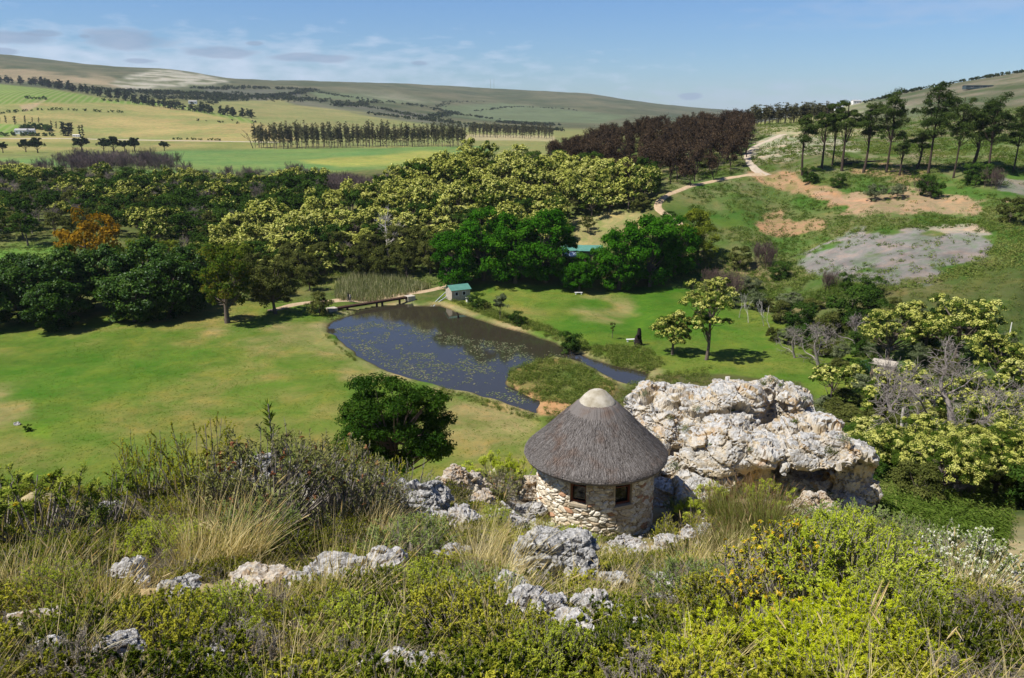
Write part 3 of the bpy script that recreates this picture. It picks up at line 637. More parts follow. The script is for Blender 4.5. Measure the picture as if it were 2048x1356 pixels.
def rock_mesh(name, seed, sx, sy, sz, mat, sub=6, cuts=16, rough=.15, cutmin=.50, crack=.10, fine=.035):
    rng = np.random.default_rng(seed); bm = bmesh.new(); bmesh.ops.create_icosphere(bm, subdivisions=sub, radius=1.0)
    V = np.array([v.co[:] for v in bm.verts]); F = np.array([[v.index for v in f.verts] for f in bm.faces]); bm.free()
    for _ in range(cuts):
        n = rdir(rng, 1)[0]; n[2] *= .8; n = norm(n); d = rng.uniform(cutmin, .92); k = V @ n - d; V = V - np.maximum(k, 0)[:, None] * n * .92
    V = V * np.array([sx, sy, sz]); s = (sx * sy * sz) ** (1 / 3)
    def vn(P):
        fn = np.cross(P[F[:, 1]] - P[F[:, 0]], P[F[:, 2]] - P[F[:, 0]]); N = np.zeros_like(P)
        for k in range(3): np.add.at(N, F[:, k], fn)
        return norm(N)
    V = V + vn(V) * (s * rough * 1.6 * fbm(V / s * 1.2 + seed, 3, seed))[:, None]
    for fq, tk, ck_, sd in ((1.15, .30, crack * 1.0, 3), (2.6, .20, crack * .45, 13), (6.0, .12, crack * .18, 23)):
        w = (V / s + .3 / fq * np.stack([fbm(V / s * fq * .8, 2, q + sd) for q in (1, 2, 3)], 1)) * np.array([fq, fq, fq * 1.5])
        f1, f2, idd, ctr = cell(w, seed + sd, True); dr = norm(np.stack([np.sin(idd * 91.7), np.cos(idd * 57.3), np.sin(idd * 33.1 + 1) * .8], 1))
        V = V + vn(V) * (s * (tk * ((w - ctr) * dr).sum(1) / fq + .10 * (idd - .5) / fq ** .5 - ck_ * sstep(.10, 0, f2 - f1)))[:, None]
    V = V + vn(V) * (s * fine * fbm(V / s * 12, 3, seed + 11, .6))[:, None]
    return mk_mesh(name, [dict(V=V, F=F)], [mat], False)

# foliage, flower, bark and stone materials
LM = leaf_mat
M_WATTLE = LM('wattle_leaf', (.022, .042, .006), (.055, .095, .012), (.12, .175, .024), .22)
M_WFLOWER = LM('wattle_blossom', (.30, .32, .060), (.53, .54, .125), (.74, .72, .27), .28, .40)
M_DARK = LM('dark_leaf', (.015, .038, .007), (.038, .080, .012), (.085, .145, .022), .22)
M_OAK = LM('bright_leaf', (.016, .062, .004), (.042, .150, .007), (.10, .25, .015), .34, .18)
M_POPLAR = LM('poplar_leaf', (.014, .036, .003), (.036, .088, .006), (.105, .175, .02), .25, .15, .012)
M_YG = LM('yellow_green_leaf', (.05, .075, .008), (.12, .16, .015), (.24, .27, .03), .35)
M_RUSTG = LM('autumn_leaf', (.036, .075, .008), (.085, .135, .014), (.25, .17, .02), .3)
M_ORANGE = LM('orange_leaf', (.16, .10, .010), (.34, .19, .014), (.50, .31, .03), .3)
M_BURNT = LM('scorched_leaf', (.030, .020, .012), (.068, .046, .028), (.135, .09, .054), .15, .6)
M_PINE = LM('pine_needles', (.022, .042, .010), (.055, .088, .020), (.125, .165, .040), .22)
M_FARPINE = LM('far_pine_needles', (.010, .020, .007), (.020, .036, .011), (.045, .065, .02), .12)
M_GUM = LM('gum_leaf', (.045, .048, .020), (.092, .090, .040), (.16, .15, .075), .2)
M_OLIVE = LM('olive_scrub_leaf', (.040, .052, .012), (.090, .105, .024), (.17, .18, .05), .25)
M_GREYG = LM('grey_green_leaf', (.06, .08, .035), (.13, .16, .075), (.25, .27, .15), .25)
M_BARK = plain_mat('grey_bark', (.085, .065, .050), (.19, .155, .125), 14, .95, .05, .4)
M_PALE = plain_mat('bleached_wood', (.36, .33, .29), (.56, .52, .46), 14, .9, .1, .3)
M_DEAD = plain_mat('dead_twigs', (.155, .125, .105), (.27, .23, .20), 9, .95, .05, .2, 'Object', .4)
M_PURPLE = plain_mat('leafless_scrub_twigs', (.095, .068, .064), (.17, .13, .12), 9, .95, .05, 0, 'Object', .5)
M_CHAR = plain_mat('charred_bark', (.016, .013, .012), (.058, .045, .039), 9, .95, .05, .3, 'Object', .5)
M_PINEBARK = plain_mat('pine_bark', (.030, .022, .017), (.105, .075, .058), 6, .95, .05, .5)

def make_rock_mat(name, grey1, grey2, warm, ochre, warmth=.5, sc=1.0):
    m = new_mat(name); b = NB(m); g = b.n('ShaderNodeNewGeometry'); tc = b.n('ShaderNodeTexCoord').outputs['Object']
    big = b.noise(.8 * sc, 5, .6, tc, .6); mid = b.noise(4.5 * sc, 6, .68, tc, .4); fine = b.noise(26 * sc, 5, .7, tc)
    sep = b.n('ShaderNodeSeparateXYZ'); b.l(g.outputs['Normal'], sep.inputs[0])
    lich = b.ramp(b.math('ADD', b.math('MULTIPLY', mid, .62), b.math('MULTIPLY', fine, .38)), [(.36, (.075, .075, .072)), (.43, grey1), (.52, grey2), (.63, (.54, .53, .505))])
    fresh = b.ramp(big, [(.28, ochre), (.47, warm), (.62, (.56, .50, .40)), (.78, (.47, .27, .12))])
    f = b.math('ADD', b.math('MULTIPLY', b.math('SUBTRACT', .62, sep.outputs['Z']), 1.1), b.math('MULTIPLY', b.math('SUBTRACT', b.noise(1.7 * sc, 5, .65, tc), .5 + (.5 - warmth) * .5), 3.0), True)
    c = b.mix(f, lich, fresh)
    dark = b.ramp(b.noise(9 * sc, 6, .75, tc, .8), [(.33, (.45, .42, .38)), (.43, (1, 1, 1))])
    c = b.mix(1.0, c, dark, 'MULTIPLY')
    b.pbr(c, .92, .12, b.bump(b.math('ADD', mid, b.math('MULTIPLY', fine, .5)), .55, .06 / sc)); return m
M_ROCK = make_rock_mat('lichen_quartzite', (.22, .217, .207), (.43, .422, .40), (.52, .42, .27), (.47, .27, .09), .66)
M_ROCKG = make_rock_mat('grey_quartzite', (.18, .178, .172), (.35, .343, .33), (.46, .42, .36), (.42, .33, .24), .1, 2.2)
M_ROCKW = make_rock_mat('white_quartzite', (.20, .195, .19), (.40, .39, .375), (.46, .39, .32), (.45, .30, .21), .4, 2.0)
M_ROCKO = make_rock_mat('ochre_boulder_stone', (.30, .27, .23), (.42, .38, .32), (.44, .34, .22), (.40, .22, .09), .8, 1.6)
# ---------------------------------------------------------------- tree kinds, built once
def proto_tree(name, seed, crown_kw, h, r0, mats, bark, frac=.6, fork=.4, lean=(0, 0)):
    rng = np.random.default_rng(seed); parts, C = crown(rng, **crown_kw); V, F = trunk_limbs(rng, h, r0, C, frac, fork=fork, lean=lean)
    return (mk_mesh(name + '_trunk', [dict(V=V, F=F)], [bark], True), mk_mesh(name + '_crown', parts, mats))
def merged_tree(name, seed, crown_kw, h, r0, mats, bark, frac=.3, fork=.4):
    rng = np.random.default_rng(seed); parts, C = crown(rng, **crown_kw); V, F = trunk_limbs(rng, h, r0, C, frac, n=4, fork=fork)
    return mk_mesh(name, parts + [dict(V=V, F=F, mi=len(mats))], list(mats) + [bark])
def plant(name, label, cat, x, y, proto, sc=1.0, rz=0.0, group=None, parts=('trunk', 'crown'), sink=.05, z=None):
    zz = (float(H(x, y)) if z is None else z) - sink
    if isinstance(proto, tuple):
        t = thing(name, label, cat, (x, y, zz), rz, group, sc)
        for nm, me in zip(parts, proto): link(nm, me, t)
        return t
    return tag(link(name, proto, None, (x, y, zz), rz, sc), label, cat, group)
rnd = random.Random(7); RG = np.random.default_rng(11)
ck = dict
WATTLE = [proto_tree('wattle', 100 + i, ck(K=26, rx=3.2, ry=3.2, rz=3.2, cz=4.5, rc=1.25, nleaf=17, size=.21, asp=.55, zmin=-.6, flower=fl, sub=9, fsize=1.0, flat=1.0, shell=.72, spray=(.26, .46)), 4.6, .19, [M_WATTLE, M_WFLOWER], M_BARK)
          for i, fl in enumerate((.85, .80, .72, .6, .48, .25))]
DARKT = [proto_tree('dark_tree', 120 + i, ck(K=20, rx=3.2, ry=3.2, rz=3.0, cz=4.3, rc=1.3, nleaf=24, size=.26, zmin=-.6), 4.8, .2, [M_DARK], M_BARK) for i in range(3)]
OLIVET = [proto_tree('olive_tree', 126 + i, ck(K=18, rx=2.9, ry=2.9, rz=2.6, cz=3.6, rc=1.1, nleaf=22, size=.24, zmin=-.6), 3.8, .17, [M_OLIVE], M_BARK) for i in range(2)]
def bare_proto(name, seed, h, r0, mat, **k):
    V, F, tips = bare_tree(np.random.default_rng(seed), h, r0, **k); return mk_mesh(name, [dict(V=V, F=F)], [mat], True)
GREYT = [bare_proto('bare_tree', 140 + i, 7.0, .16, M_DEAD, levels=5, kids=(3, 4), spread=.55, shrink=.74, rmin=.016) for i in range(2)]

# ---- thicket behind the pond: blossoming wattles on the mound
GREENS = [(915, 172), (960, 176), (1010, 172), (1075, 172), (1120, 176), (1225, 170), (1290, 172), (1345, 172), (1395, 178), (1430, 176)]
used = []
def scatter(n_try, pxr, Dr, gap, ok, seed):
    r = random.Random(seed); out = []
    for _ in range(n_try):
        px = r.uniform(*pxr); D = math.exp(r.uniform(math.log(Dr[0]), math.log(Dr[1])))
        if not ok(px, D): continue
        x, y, zz = gp(px, D)
        if any((x - a) ** 2 + (y - b_) ** 2 < gap * gap for a, b_ in out): continue
        out.append((x, y))
    return out
def ok_mound(px, D):
    if D < 172 + 10 * max(0, (900 - px)) / 500: return False
    if px > 1120 and D < 206: return False
    if 870 < px < 1450 and D < 187: return False
    if px > 1255 and D > 213 - (1255 - px) * .2: return False
    if px < 620 and D > 215: return False
    if px < 760 and D > 232: return False
    if D < 186 and 640 < px < 880 : return False
    if 738 < px < 815 and D < 197: return False
    return True
for i, (x, y) in enumerate(scatter(9000, (400, 1310), (172, 250), 4.35, ok_mound, 3)):
    r = rnd.random(); px = project(x, y, 0)[0]
    low = y < 190
    pr = WATTLE[rnd.choice((0, 1, 2, 0, 1, 2, 3, 4, 5) if not low else (3, 4, 5))] if r < (.89 if px > 800 else .80) else rnd.choice(DARKT)
    w = pr in WATTLE
    plant('wattle_tree' if w else 'dark_tree', 'wattle tree in pale yellow blossom in the thicket on the mound behind the pond' if w else 'dark green tree without blossom among the yellow wattles of the mound',
          'tree', x, y, pr, (rnd.uniform(.8, 1.2) * (1.0 if not low else .75), rnd.uniform(.8, 1.2) * (1.0 if not low else .75), rnd.uniform(.72, 1.28) * (1.0 if not low else .75)), rnd.uniform(0, 6.28), 'wattles on the mound' if w else 'dark trees among the wattles')
# ---- dark mixed wood on the left
def ok_left(px, D):
    if D < 222 and 60 < px < 300: return False
    if D < 208: return False
    return D < 345 - max(0, px - 250) * .12
for i, (x, y) in enumerate(scatter(6500, (-60, 640), (202, 350), 5.9, ok_left, 4)):
    r = rnd.random(); pr, nm, lb, gr = ((rnd.choice(DARKT), 'dark_tree', 'dark green tree in the mixed wood beyond the poplars', 'dark trees of the mixed wood') if r < .46 else
        (rnd.choice(OLIVET), 'olive_green_tree', 'olive green tree in the mixed wood beyond the poplars', 'olive green trees of the mixed wood') if r < .68 else
        (rnd.choice(WATTLE[4:]), 'wattle_tree', 'sparsely blossoming wattle in the dark mixed wood beyond the poplars', 'wattles of the mixed wood') if r < .86 else (rnd.choice(GREYT), 'bare_tree', 'leafless grey tree in the mixed wood beyond the poplars', 'bare trees of the mixed wood'))
    plant(nm, lb, 'tree', x, y, pr, rnd.uniform(.95, 1.4), rnd.uniform(0, 6.28), gr)

# ---- leafless purple scrub behind the wood, and grey thickets
def brush_mesh(name, seed, mat, n=26, h=3.0, rad=2.2):
    rng = np.random.default_rng(seed); out = []
    for _ in range(n):
        a = rng.random() * 6.28; q = math.sqrt(rng.random()) * rad * .5; V, F, t = bare_tree(rng, h * rng.uniform(.7, 1.1), .03, levels=3, kids=(3, 4), spread=.4, up=.5, trunk=.4, rmin=.014, n=3)
        out.append((V + np.array([math.cos(a) * q, math.sin(a) * q, 0]), F))
    V, F = join_vf(out); return mk_mesh(name, [dict(V=V, F=F)], [mat])
PURP = [brush_mesh('leafless_scrub', 150 + i, M_PURPLE, 16, 4.4, 3.6) for i in range(3)]
for (p0, p1, d0, d1, n, g) in ((135, 350, 430, 530, 58, 5), (-10, 150, 420, 480, 12, 7), (620, 900, 275, 360, 70, 4), (960, 1130, 262, 330, 26, 4.4), (350, 620, 360, 420, 24, 6)):
    for x, y in scatter(n * 8, (p0, p1), (d0, d1), g, lambda a, c: True, p0)[:n]:
        plant('leafless_bush', 'leafless purple grey bush in the scrub between the wood and the fields', 'bush', x, y, rnd.choice(PURP), rnd.uniform(.55, 1.4) * (1.75 if p0 < 200 else 1.15), rnd.uniform(0, 6.28), 'leafless bushes')

# ---- burnt wood on the ridge
def burnt_mesh(seed, leafy):
    rng = np.random.default_rng(seed); V, F, tips = bare_tree(rng, 9.0, .17, levels=5, kids=(2, 4), spread=.45, up=.35, trunk=.34, shrink=.72, rmin=.035, n=3)
    parts = [dict(V=V, F=F, mi=0)]; t = tips[rng.random(len(tips)) < leafy]
    if len(t):
        P = np.repeat(t, 7, 0) + rng.normal(size=(len(t) * 7, 3)) * .32; Vq, Fq = leaf_quads(rng, P, norm(rdir(rng, len(P)) + np.array([0, 0, .4])), .22, .5); parts.append(dict(V=Vq, F=Fq, mi=1, tint=rng.random(len(P))))
    return mk_mesh('burnt_tree', parts, [M_CHAR, M_BURNT])
BURNT = [burnt_mesh(160 + i, q) for i, q in enumerate((.55, .85, .3, .7))]
def ok_burnt(px, D):
    lim = 252 if px > 1240 else 250 + (1240 - px) * .25
    if px > 1495 and D < 330: return False
    if px > 1235: lim = 221 + max(0, px - 1400) * .2 if px < 1480 else 250
    return D > lim
bl = scatter(12000, (1105, 1500), (220, 420), 4.75, ok_burnt, 6); bl.sort(key=lambda q: q[1])
for x, y in bl[:298]:
    px = project(x, y, 25)[0]; s = rnd.uniform(.78, 1.1) * (1.08 if y < 300 else .95)
    plant('burnt_tree', 'burnt tree with blackened limbs and scorched brown leaves in the wood on the ridge', 'tree', x, y, rnd.choice(BURNT), s, rnd.uniform(0, 6.28), 'burnt trees on the ridge')

# ---- slim gum trees in rows
def gum_mesh(seed, h=25, bare=.35):
    rng = np.random.default_rng(seed); parts, C = crown(rng, K=58, rx=2.5, ry=2.5, rz=h * .46, cz=h * .54, rc=1.4, nleaf=8, size=.5, sub=3, zmin=-1, shell=.3, taper=-.25)
    V, F = trunk_limbs(rng, h * .97, .26, C, .6, .04, 5, bare); return mk_mesh('gum_tree', parts + [dict(V=V, F=F, mi=1)], [M_GUM, M_PALEBARK])
M_PALEBARK = plain_mat('gum_bark', (.10, .08, .065), (.22, .18, .14), 2, .95, .05, 0, 'Object', .5)
GUM = [gum_mesh(170 + i) for i in range(4)]
n = 0
for px in np.linspace(512, 930, 118):
    D = 800 + rnd.uniform(-26, 26); x, y, zz = gp(px + rnd.uniform(-3, 3), D); s = rnd.uniform(.82, 1.08) * (1.0 if px > 640 else 1.05)
    if 505 < px < 545 and rnd.random() < .45: s *= .9
    plant('gum_tree', 'tall slim gum tree in the long row beside the bright green field', 'tree', x, y, rnd.choice(GUM), (s * rnd.uniform(.7, 1.1), s * .9, s * (1 if rnd.random() > .15 else .8)), rnd.uniform(0, 6.28), 'gum trees of the long row')
for px in np.linspace(938, 1105, 46):
    D = 1080 + rnd.uniform(-30, 30); x, y, zz = gp(px + rnd.uniform(-3, 3), D); s = rnd.uniform(.62, .85)
    plant('gum_tree', 'slim gum tree in the farther row left of the burnt ridge', 'tree', x, y, rnd.choice(GUM), (s * 1.2, s * 1.2, s), rnd.uniform(0, 6.28), 'gum trees of the farther row')
for px in np.linspace(1495, 1660, 44):
    D = 430 + rnd.uniform(-16, 16); x, y, zz = gp(px + rnd.uniform(-4, 4), D); s = rnd.uniform(.34, .45)
    plant('gum_tree', 'slim gum tree in the band behind the sandy track', 'tree', x, y, rnd.choice(GUM), (s * 1.8, s * 1.8, s), rnd.uniform(0, 6.28), 'gum trees behind the sandy track')
# a leaning dead gum at the row's left end
x, y, zz = gp(506, 790)
V, F, _t = bare_tree(np.random.default_rng(31), 20, .5, levels=3, kids=(2, 3), spread=.4, trunk=.45, rmin=.12); V[:, 0] -= V[:, 2] * .22
plant('dead_tree', 'dark leaning dead tree at the left end of the long gum row', 'tree', x, y, mk_mesh('dead_gum', [dict(V=V, F=F)], [M_CHAR]), .9)

# ---- dark pines along the vineyard
def far_pine(seed): return merged_tree('far_pine', seed, ck(K=14, rx=5.0, ry=5.0, rz=8.0, cz=9.5, rc=3.0, nleaf=14, size=1.0, sub=4, zmin=-.95, taper=.35), 12, .4, [M_FARPINE], M_PINEBARK)
FPINE = [far_pine(180 + i) for i in range(3)]
line = [(-30, 165, 1750), (60, 172, 1720), (150, 184, 1680), (214, 193, 1640)]
def along(pts, n, jit=14):
    P = np.array([(gp(a, c)[0], c) for a, _b, c in pts]); d = np.concatenate([[0], np.cumsum(np.linalg.norm(np.diff(P, axis=0), axis=1))]); t = np.linspace(0, d[-1], n)
    return [(float(np.interp(q, d, P[:, 0])) + rnd.uniform(-jit, jit), float(np.interp(q, d, P[:, 1])) + rnd.uniform(-jit, jit)) for q in t]
def hp(px, py): x, y, zz = hit(px, py); return x, y
def pine_row(pix, n, s0, s1, label, group, jit=10):
    P = np.array([hit(*q)[:2] for q in pix]); d = np.concatenate([[0], np.cumsum(np.linalg.norm(np.diff(P, axis=0), axis=1))])
    for q in np.linspace(0, d[-1], n):
        plant('pine_tree', label, 'tree', float(np.interp(q, d, P[:, 0])) + rnd.uniform(-jit, jit), float(np.interp(q, d, P[:, 1])) + rnd.uniform(-jit, jit), rnd.choice(FPINE), rnd.uniform(s0, s1), rnd.uniform(0, 6.28), group, sink=.6)
pine_row([(-20, 164), (60, 170), (150, 184), (215, 196)], 46, .85, 1.25, 'dark pine in the belt along the top of the vineyard', 'pines above the vineyard')
pine_row([(226, 199), (252, 202)], 5, .9, 1.2, 'dark pine in the short clump at the end of the vineyard belt', 'pines at the end of the belt', 5)
pine_row([(262, 205), (300, 212), (360, 220), (430, 228), (505, 237)], 44, .65, 1.0, 'dark pine in the belt slanting down beside the straw field', 'pines beside the straw field', 7)
# stone pines and cypresses
def umbrella(seed):
    return merged_tree('stone_pine', seed, ck(K=30, rx=3.3, ry=3.3, rz=2.6, cz=4.4, rc=1.1, nleaf=26, size=.30, sub=6, zmin=-.5, shell=.5, flat=.8), 4.0, .3, [M_FARPINE], M_PINEBARK, .8, .6)
UMB = [umbrella(190 + i) for i in range(3)]
ul = ['stone pine with a low round crown cut by the left edge', 'round stone pine, left one of the touching pair', 'larger round stone pine, right one of the touching pair', 'broad stone pine standing alone with a stout trunk',
      'stone pine at the left of the clump of three', 'tallest stone pine of the clump of three', 'small stone pine just right of the clump of three', 'round stone pine over the purple scrub right of the small one', 'smallest stone pine, alone at the right']
for (px, pb, hp_), lb in zip(((6, 306, 20), (52, 304, 23), (76, 306, 28), (164, 304, 28), (208, 303, 24), (228, 305, 29), (250, 302, 20), (270, 303, 25), (329, 302, 19)), ul):
    x, y, zz = hit(px, pb, 300); plant('stone_pine', lb, 'tree', x, y, rnd.choice(UMB), hp_ / FPX * y / 7.0, rnd.uniform(0, 6.28), 'stone pines by the farm road')
CYP = merged_tree('cypress', 199, ck(K=16, rx=1.5, ry=1.5, rz=7, cz=7.5, rc=1.2, nleaf=16, size=.5, sub=4, zmin=-1, shell=.3, taper=.5), 9, .2, [M_FARPINE], M_PINEBARK, .2)
for k, (px, py, s, w) in enumerate(((0, 245, .85, 1), (12, 246, .95, 1), (31, 249, 1.05, 1.3), (51, 247, 1.0, 1), (65, 245, .7, 1), (78, 246, .75, 1), (104, 255, .85, 1), (113, 257, .85, 1), (125, 260, .95, 1), (131, 272, 1.6, 2), (137, 272, 1.5, 2), (143, 270, 1.4, 1.6), (127, 272, 1.1, 2), (161, 274, 1.3, .8), (167, 274, 1.35, .8))):
    x, y = hp(px, py); plant('cypress_tree', 'narrow dark cypress near the white farmstead', 'tree', x, y, CYP, (s * w * .8, s * w * .8, s * .8), rnd.uniform(0, 6), 'cypresses of the farmstead', sink=.3)
BUSHY = [merged_tree('far_bush', 200 + i, ck(K=9, rx=3.2, ry=3.2, rz=2.6, cz=2.6, rc=1.5, nleaf=14, size=.6, sub=4, zmin=-.8), 2.6, .2, [M_DARK], M_BARK, .2) for i in range(2)]
for (pts, n, s0, s1, lb, gr) in ((((44, 262), (60, 258), (85, 258), (100, 264)), 16, .9, 1.7, 'dark garden tree around the white farmhouse', 'garden trees of the farmhouse'), (((12, 272), (60, 272), (105, 272)), 16, .7, 1.0, 'rounded shrub along the farmhouse drive', 'shrubs of the farmhouse drive'),
        (((0, 228), (60, 222), (160, 221), (245, 226)), 26, .5, .9, 'low bush on the strip across the straw field', 'bushes across the straw field'), (((52, 198), (92, 199)), 7, .7, 1.1, 'bush in the small clump below the vineyard', 'bushes below the vineyard'),
        (((205, 201), (238, 204)), 6, .7, 1.1, 'bush in the clump beside the vineyard tip', 'bushes by the vineyard tip'), (((350, 279), (400, 280), (440, 281)), 12, .35, .6, 'low bush beside the farm road', 'bushes beside the farm road')):
    P = np.array([hit(*q)[:2] for q in pts]); d = np.concatenate([[0], np.cumsum(np.linalg.norm(np.diff(P, axis=0), axis=1))])
    for q in np.linspace(0, d[-1], n): plant('round_bush', lb, 'bush', float(np.interp(q, d, P[:, 0])) + rnd.uniform(-3, 3), float(np.interp(q, d, P[:, 1])) + rnd.uniform(-5, 5), rnd.choice(BUSHY), rnd.uniform(s0, s1), rnd.uniform(0, 6), gr, sink=.3)
# far hedges and woods on the hills: one mass
def far_wood():
    r = np.random.default_rng(5); P = []
    for pts, n, wd, hh in ((((240, 184), (330, 186), (440, 192), (520, 196), (600, 198)), 900, 55, 7), (((300, 196), (400, 198), (480, 200)), 200, 30, 7), (((390, 178), (470, 176), (560, 178), (600, 180)), 150, 18, 9), (((530, 195), (585, 190), (622, 181)), 130, 10, 10),
                            (((575, 200), (680, 206), (800, 226), (890, 246)), 130, 14, 8), (((672, 215), (720, 208), (750, 205)), 90, 14, 9), (((625, 184), (700, 196), (780, 205), (860, 216), (930, 232), (1000, 240)), 160, 12, 7),
                            (((866, 236), (905, 226)), 70, 10, 10), (((740, 228), (840, 240), (940, 250)), 90, 12, 7), (((870, 214), (900, 205), (960, 203)), 50, 8, 6), (((940, 222), (1040, 214), (1160, 222)), 80, 10, 6), (((1000, 246), (1060, 250), (1110, 252)), 120, 12, 9), (((940, 256), (1010, 258), (1105, 262)), 120, 16, 9),
                            (((280, 204), (420, 208), (430, 200)), 50, 12, 6), (((200, 129), (232, 131)), 26, 8, 8), (((1740, 205), (1850, 178), (1950, 160), (2060, 143)), 130, 6, 4), (((420, 245), (500, 247)), 10, 20, 5)):
        Q = np.array([hit(*q)[:2] for q in pts]); d = np.concatenate([[0], np.cumsum(np.linalg.norm(np.diff(Q, axis=0), axis=1))]); t = r.random(n) * d[-1]
        x = np.interp(t, d, Q[:, 0]) + r.normal(size=n) * wd; y = np.interp(t, d, Q[:, 1]) + r.normal(size=n) * wd
        P.append(np.stack([x, y, H(x, y) + hh * .3, np.full(n, hh)], 1))
    P = np.concatenate(P); hh = P[:, 3] * r.uniform(.6, 1.2, len(P)); k = 14
    e = rdir(r, len(P) * k).reshape(-1, k, 3); e[..., 2] = np.abs(e[..., 2]) * 1.1 - .2
    Q = P[:, None, :3] + e * (hh[:, None] * .6 * r.random((len(P), k)) ** .4)[..., None]; V, F = leaf_quads(r, Q.reshape(-1, 3), norm(e.reshape(-1, 3) + rdir(r, len(P) * k) * .5), np.repeat(hh * .26, k), .7)
    tag(link('far_wood', mk_mesh('far_wood', [dict(V=V, F=F, tint=np.repeat(r.random(len(P)), k) * .6 + r.random(len(F)) * .4)], [M_FARWOOD])), 'distant dark hedges and strips of wood on the hills', 'wood', None, 'stuff')
M_FARWOOD = LM('far_wood_leaf', (.016, .026, .010), (.040, .055, .020), (.085, .10, .035), .15)
far_wood()
# pale stems of burnt and leafless trees as grass-thin far stubble on the right hill are left to the sheet's colour

# ---- big trees round the lawns
OAKS = [proto_tree('leafy_tree', 210 + i, ck(K=74, rx=5.6, ry=5.6, rz=7.6, cz=8.0, rc=1.8, nleaf=50, size=.25, asp=.6, sub=6, zmin=-.95, shell=.72, taper=.22, flat=.95), 10, .4, [M_OAK], M_BARK, .5, .25) for i in range(3)]
ol = [(905, 170, .80, 'bright green leafy tree at the left end of the clump behind the shed'), (968, 173, 1.03, 'tallest bright green tree, second from the left of the clump behind the shed'), (1030, 171, .98, 'bright green tree directly behind the gap-side lawn, third in the clump'), (1092, 171, 1.02, 'bright green tree just left of the gap with the green roofed house'),
      (1158, 167, .55, 'low bright green tree in front of the green roofed house'), (1238, 169, .95, 'bright green tree just right of the gap with the green roofed house'), (1300, 170, .98, 'bright green tree second right of the house gap'), (1350, 173, .86, 'bright green tree at the right end of the dark green clump')]
for k, (px, D, s, lb) in enumerate(ol):
    x, y, zz = gp(px, D); plant('leafy_tree', lb, 'tree', x, y, OAKS[k % 3], (s * (1.0 if s > .6 else 1.3), s * (1.0 if s > .6 else 1.1), s), k * 1.3, 'leafy trees behind the lawn')
YGT = proto_tree('lime_tree', 220, ck(K=30, rx=4.6, ry=4.6, rz=5.6, cz=6.6, rc=1.5, nleaf=50, size=.22, sub=6, zmin=-.95, shell=.65, taper=.2), 7.5, .3, [M_YG], M_BARK, .5, .25)
x, y, zz = gp(1396, 177); plant('yellow_green_tree', 'yellow-green leafy tree at the right end of the clump behind the lawn', 'tree', x, y, YGT, 1.05)
x, y, zz = gp(1175, 196); plant('small_olive_tree', 'small round olive tree in the straw clearing above the house', 'tree', x, y, OLIVET[0], .72)
POPL = [proto_tree('poplar', 230 + i, ck(K=66, rx=5.4, ry=5.4, rz=6.2, cz=6.5, rc=1.75, nleaf=48, size=.24, asp=.75, sub=6, zmin=-.98, shell=.72, taper=.3, flat=.95), 8, .35, [M_POPLAR], M_BARK, .5, .2) for i in range(3)]
pl = [(-30, 136, 1.0, 'dark green poplar cut by the left edge of the lawn'), (30, 150, .95, 'dark green poplar behind the leftmost one'), (75, 143, 1.05, 'dark glossy poplar left of the tall pair beside the lawn'), (150, 148, 1.10, 'tallest dark poplar, left of the middle of the row'), (215, 152, 1.08, 'dark poplar in the middle of the row beside the lawn'), (268, 141, .85, 'lower dark tree with spreading boughs in front of the poplars'), (305, 152, 1.18, 'tall dark poplar below the orange tree'), (345, 145, 1.0, 'dark poplar at the right end of the row'), (120, 136, .78, 'low dark tree leaning out over the lawn edge'), (376, 155, 1.0, 'dark poplar behind the rust-tinted tree')]
for k, (px, D, s, lb) in enumerate(pl):
    x, y, zz = gp(px, D); plant('poplar_tree', lb, 'tree', x, y, POPL[k % 3], (s * (1 if s > .9 else 1.25), s, s * .9), k * 1.7 + .4, 'dark poplars beside the lawn')
RUST = proto_tree('rust_tree', 240, ck(K=50, rx=4.8, ry=4.8, rz=6.6, cz=8.4, rc=1.5, nleaf=46, size=.22, sub=6, zmin=-.85, shell=.6, taper=.3), 9.5, .42, [M_RUSTG], M_BARK, .7, .3)
x, y, zz = gp(455, 140); plant('rust_tinted_tree', 'tall green tree tinted rust at the top, bare trunk on the lawn edge', 'tree', x, y, RUST, 1.0)
OLVD = proto_tree('olive_dark', 241, ck(K=42, rx=4.2, ry=4.2, rz=5.2, cz=5.6, rc=1.5, nleaf=46, size=.22, sub=6, zmin=-.9), 7, .3, [M_OLIVE], M_BARK, .6, .3)
x, y, zz = gp(552, 147); plant('olive_green_tree', 'dark olive tree between the rust-tinted tree and the pond', 'tree', x, y, OLVD, .98)
x, y, zz = gp(510, 160); plant('olive_green_tree', 'olive tree behind the rust-tinted tree', 'tree', x, y, OLVD, .9, 2)
ORG = proto_tree('orange_tree', 242, ck(K=22, rx=4.0, ry=4.0, rz=3.2, cz=4.0, rc=1.2, nleaf=30, size=.22, sub=5, zmin=-.7), 4.5, .2, [M_ORANGE], M_BARK, .6)
x, y, zz = gp(182, 174); plant('orange_tree', 'orange leaved tree glowing behind the dark poplars', 'tree', x, y, ORG, (1.75, 1.5, 2.3))
YG2 = proto_tree('yellow_bush', 243, ck(K=22, rx=4.0, ry=4.0, rz=2.8, cz=3.2, rc=1.2, nleaf=30, size=.22, sub=5, zmin=-.7), 3.5, .2, [M_YG], M_BARK, .6)
for px, D, s, lb in ((290, 184, 1.5, 'yellow-green bushy tree right of the orange tree'), (470, 172, 1.6, 'yellow-green bushy tree behind the rust-tinted tree'), (340, 200, .8, 'small yellow-green tree on the scrubby meadow')):
    x, y, zz = gp(px, D); plant('yellow_green_tree', lb, 'tree', x, y, YG2, s)
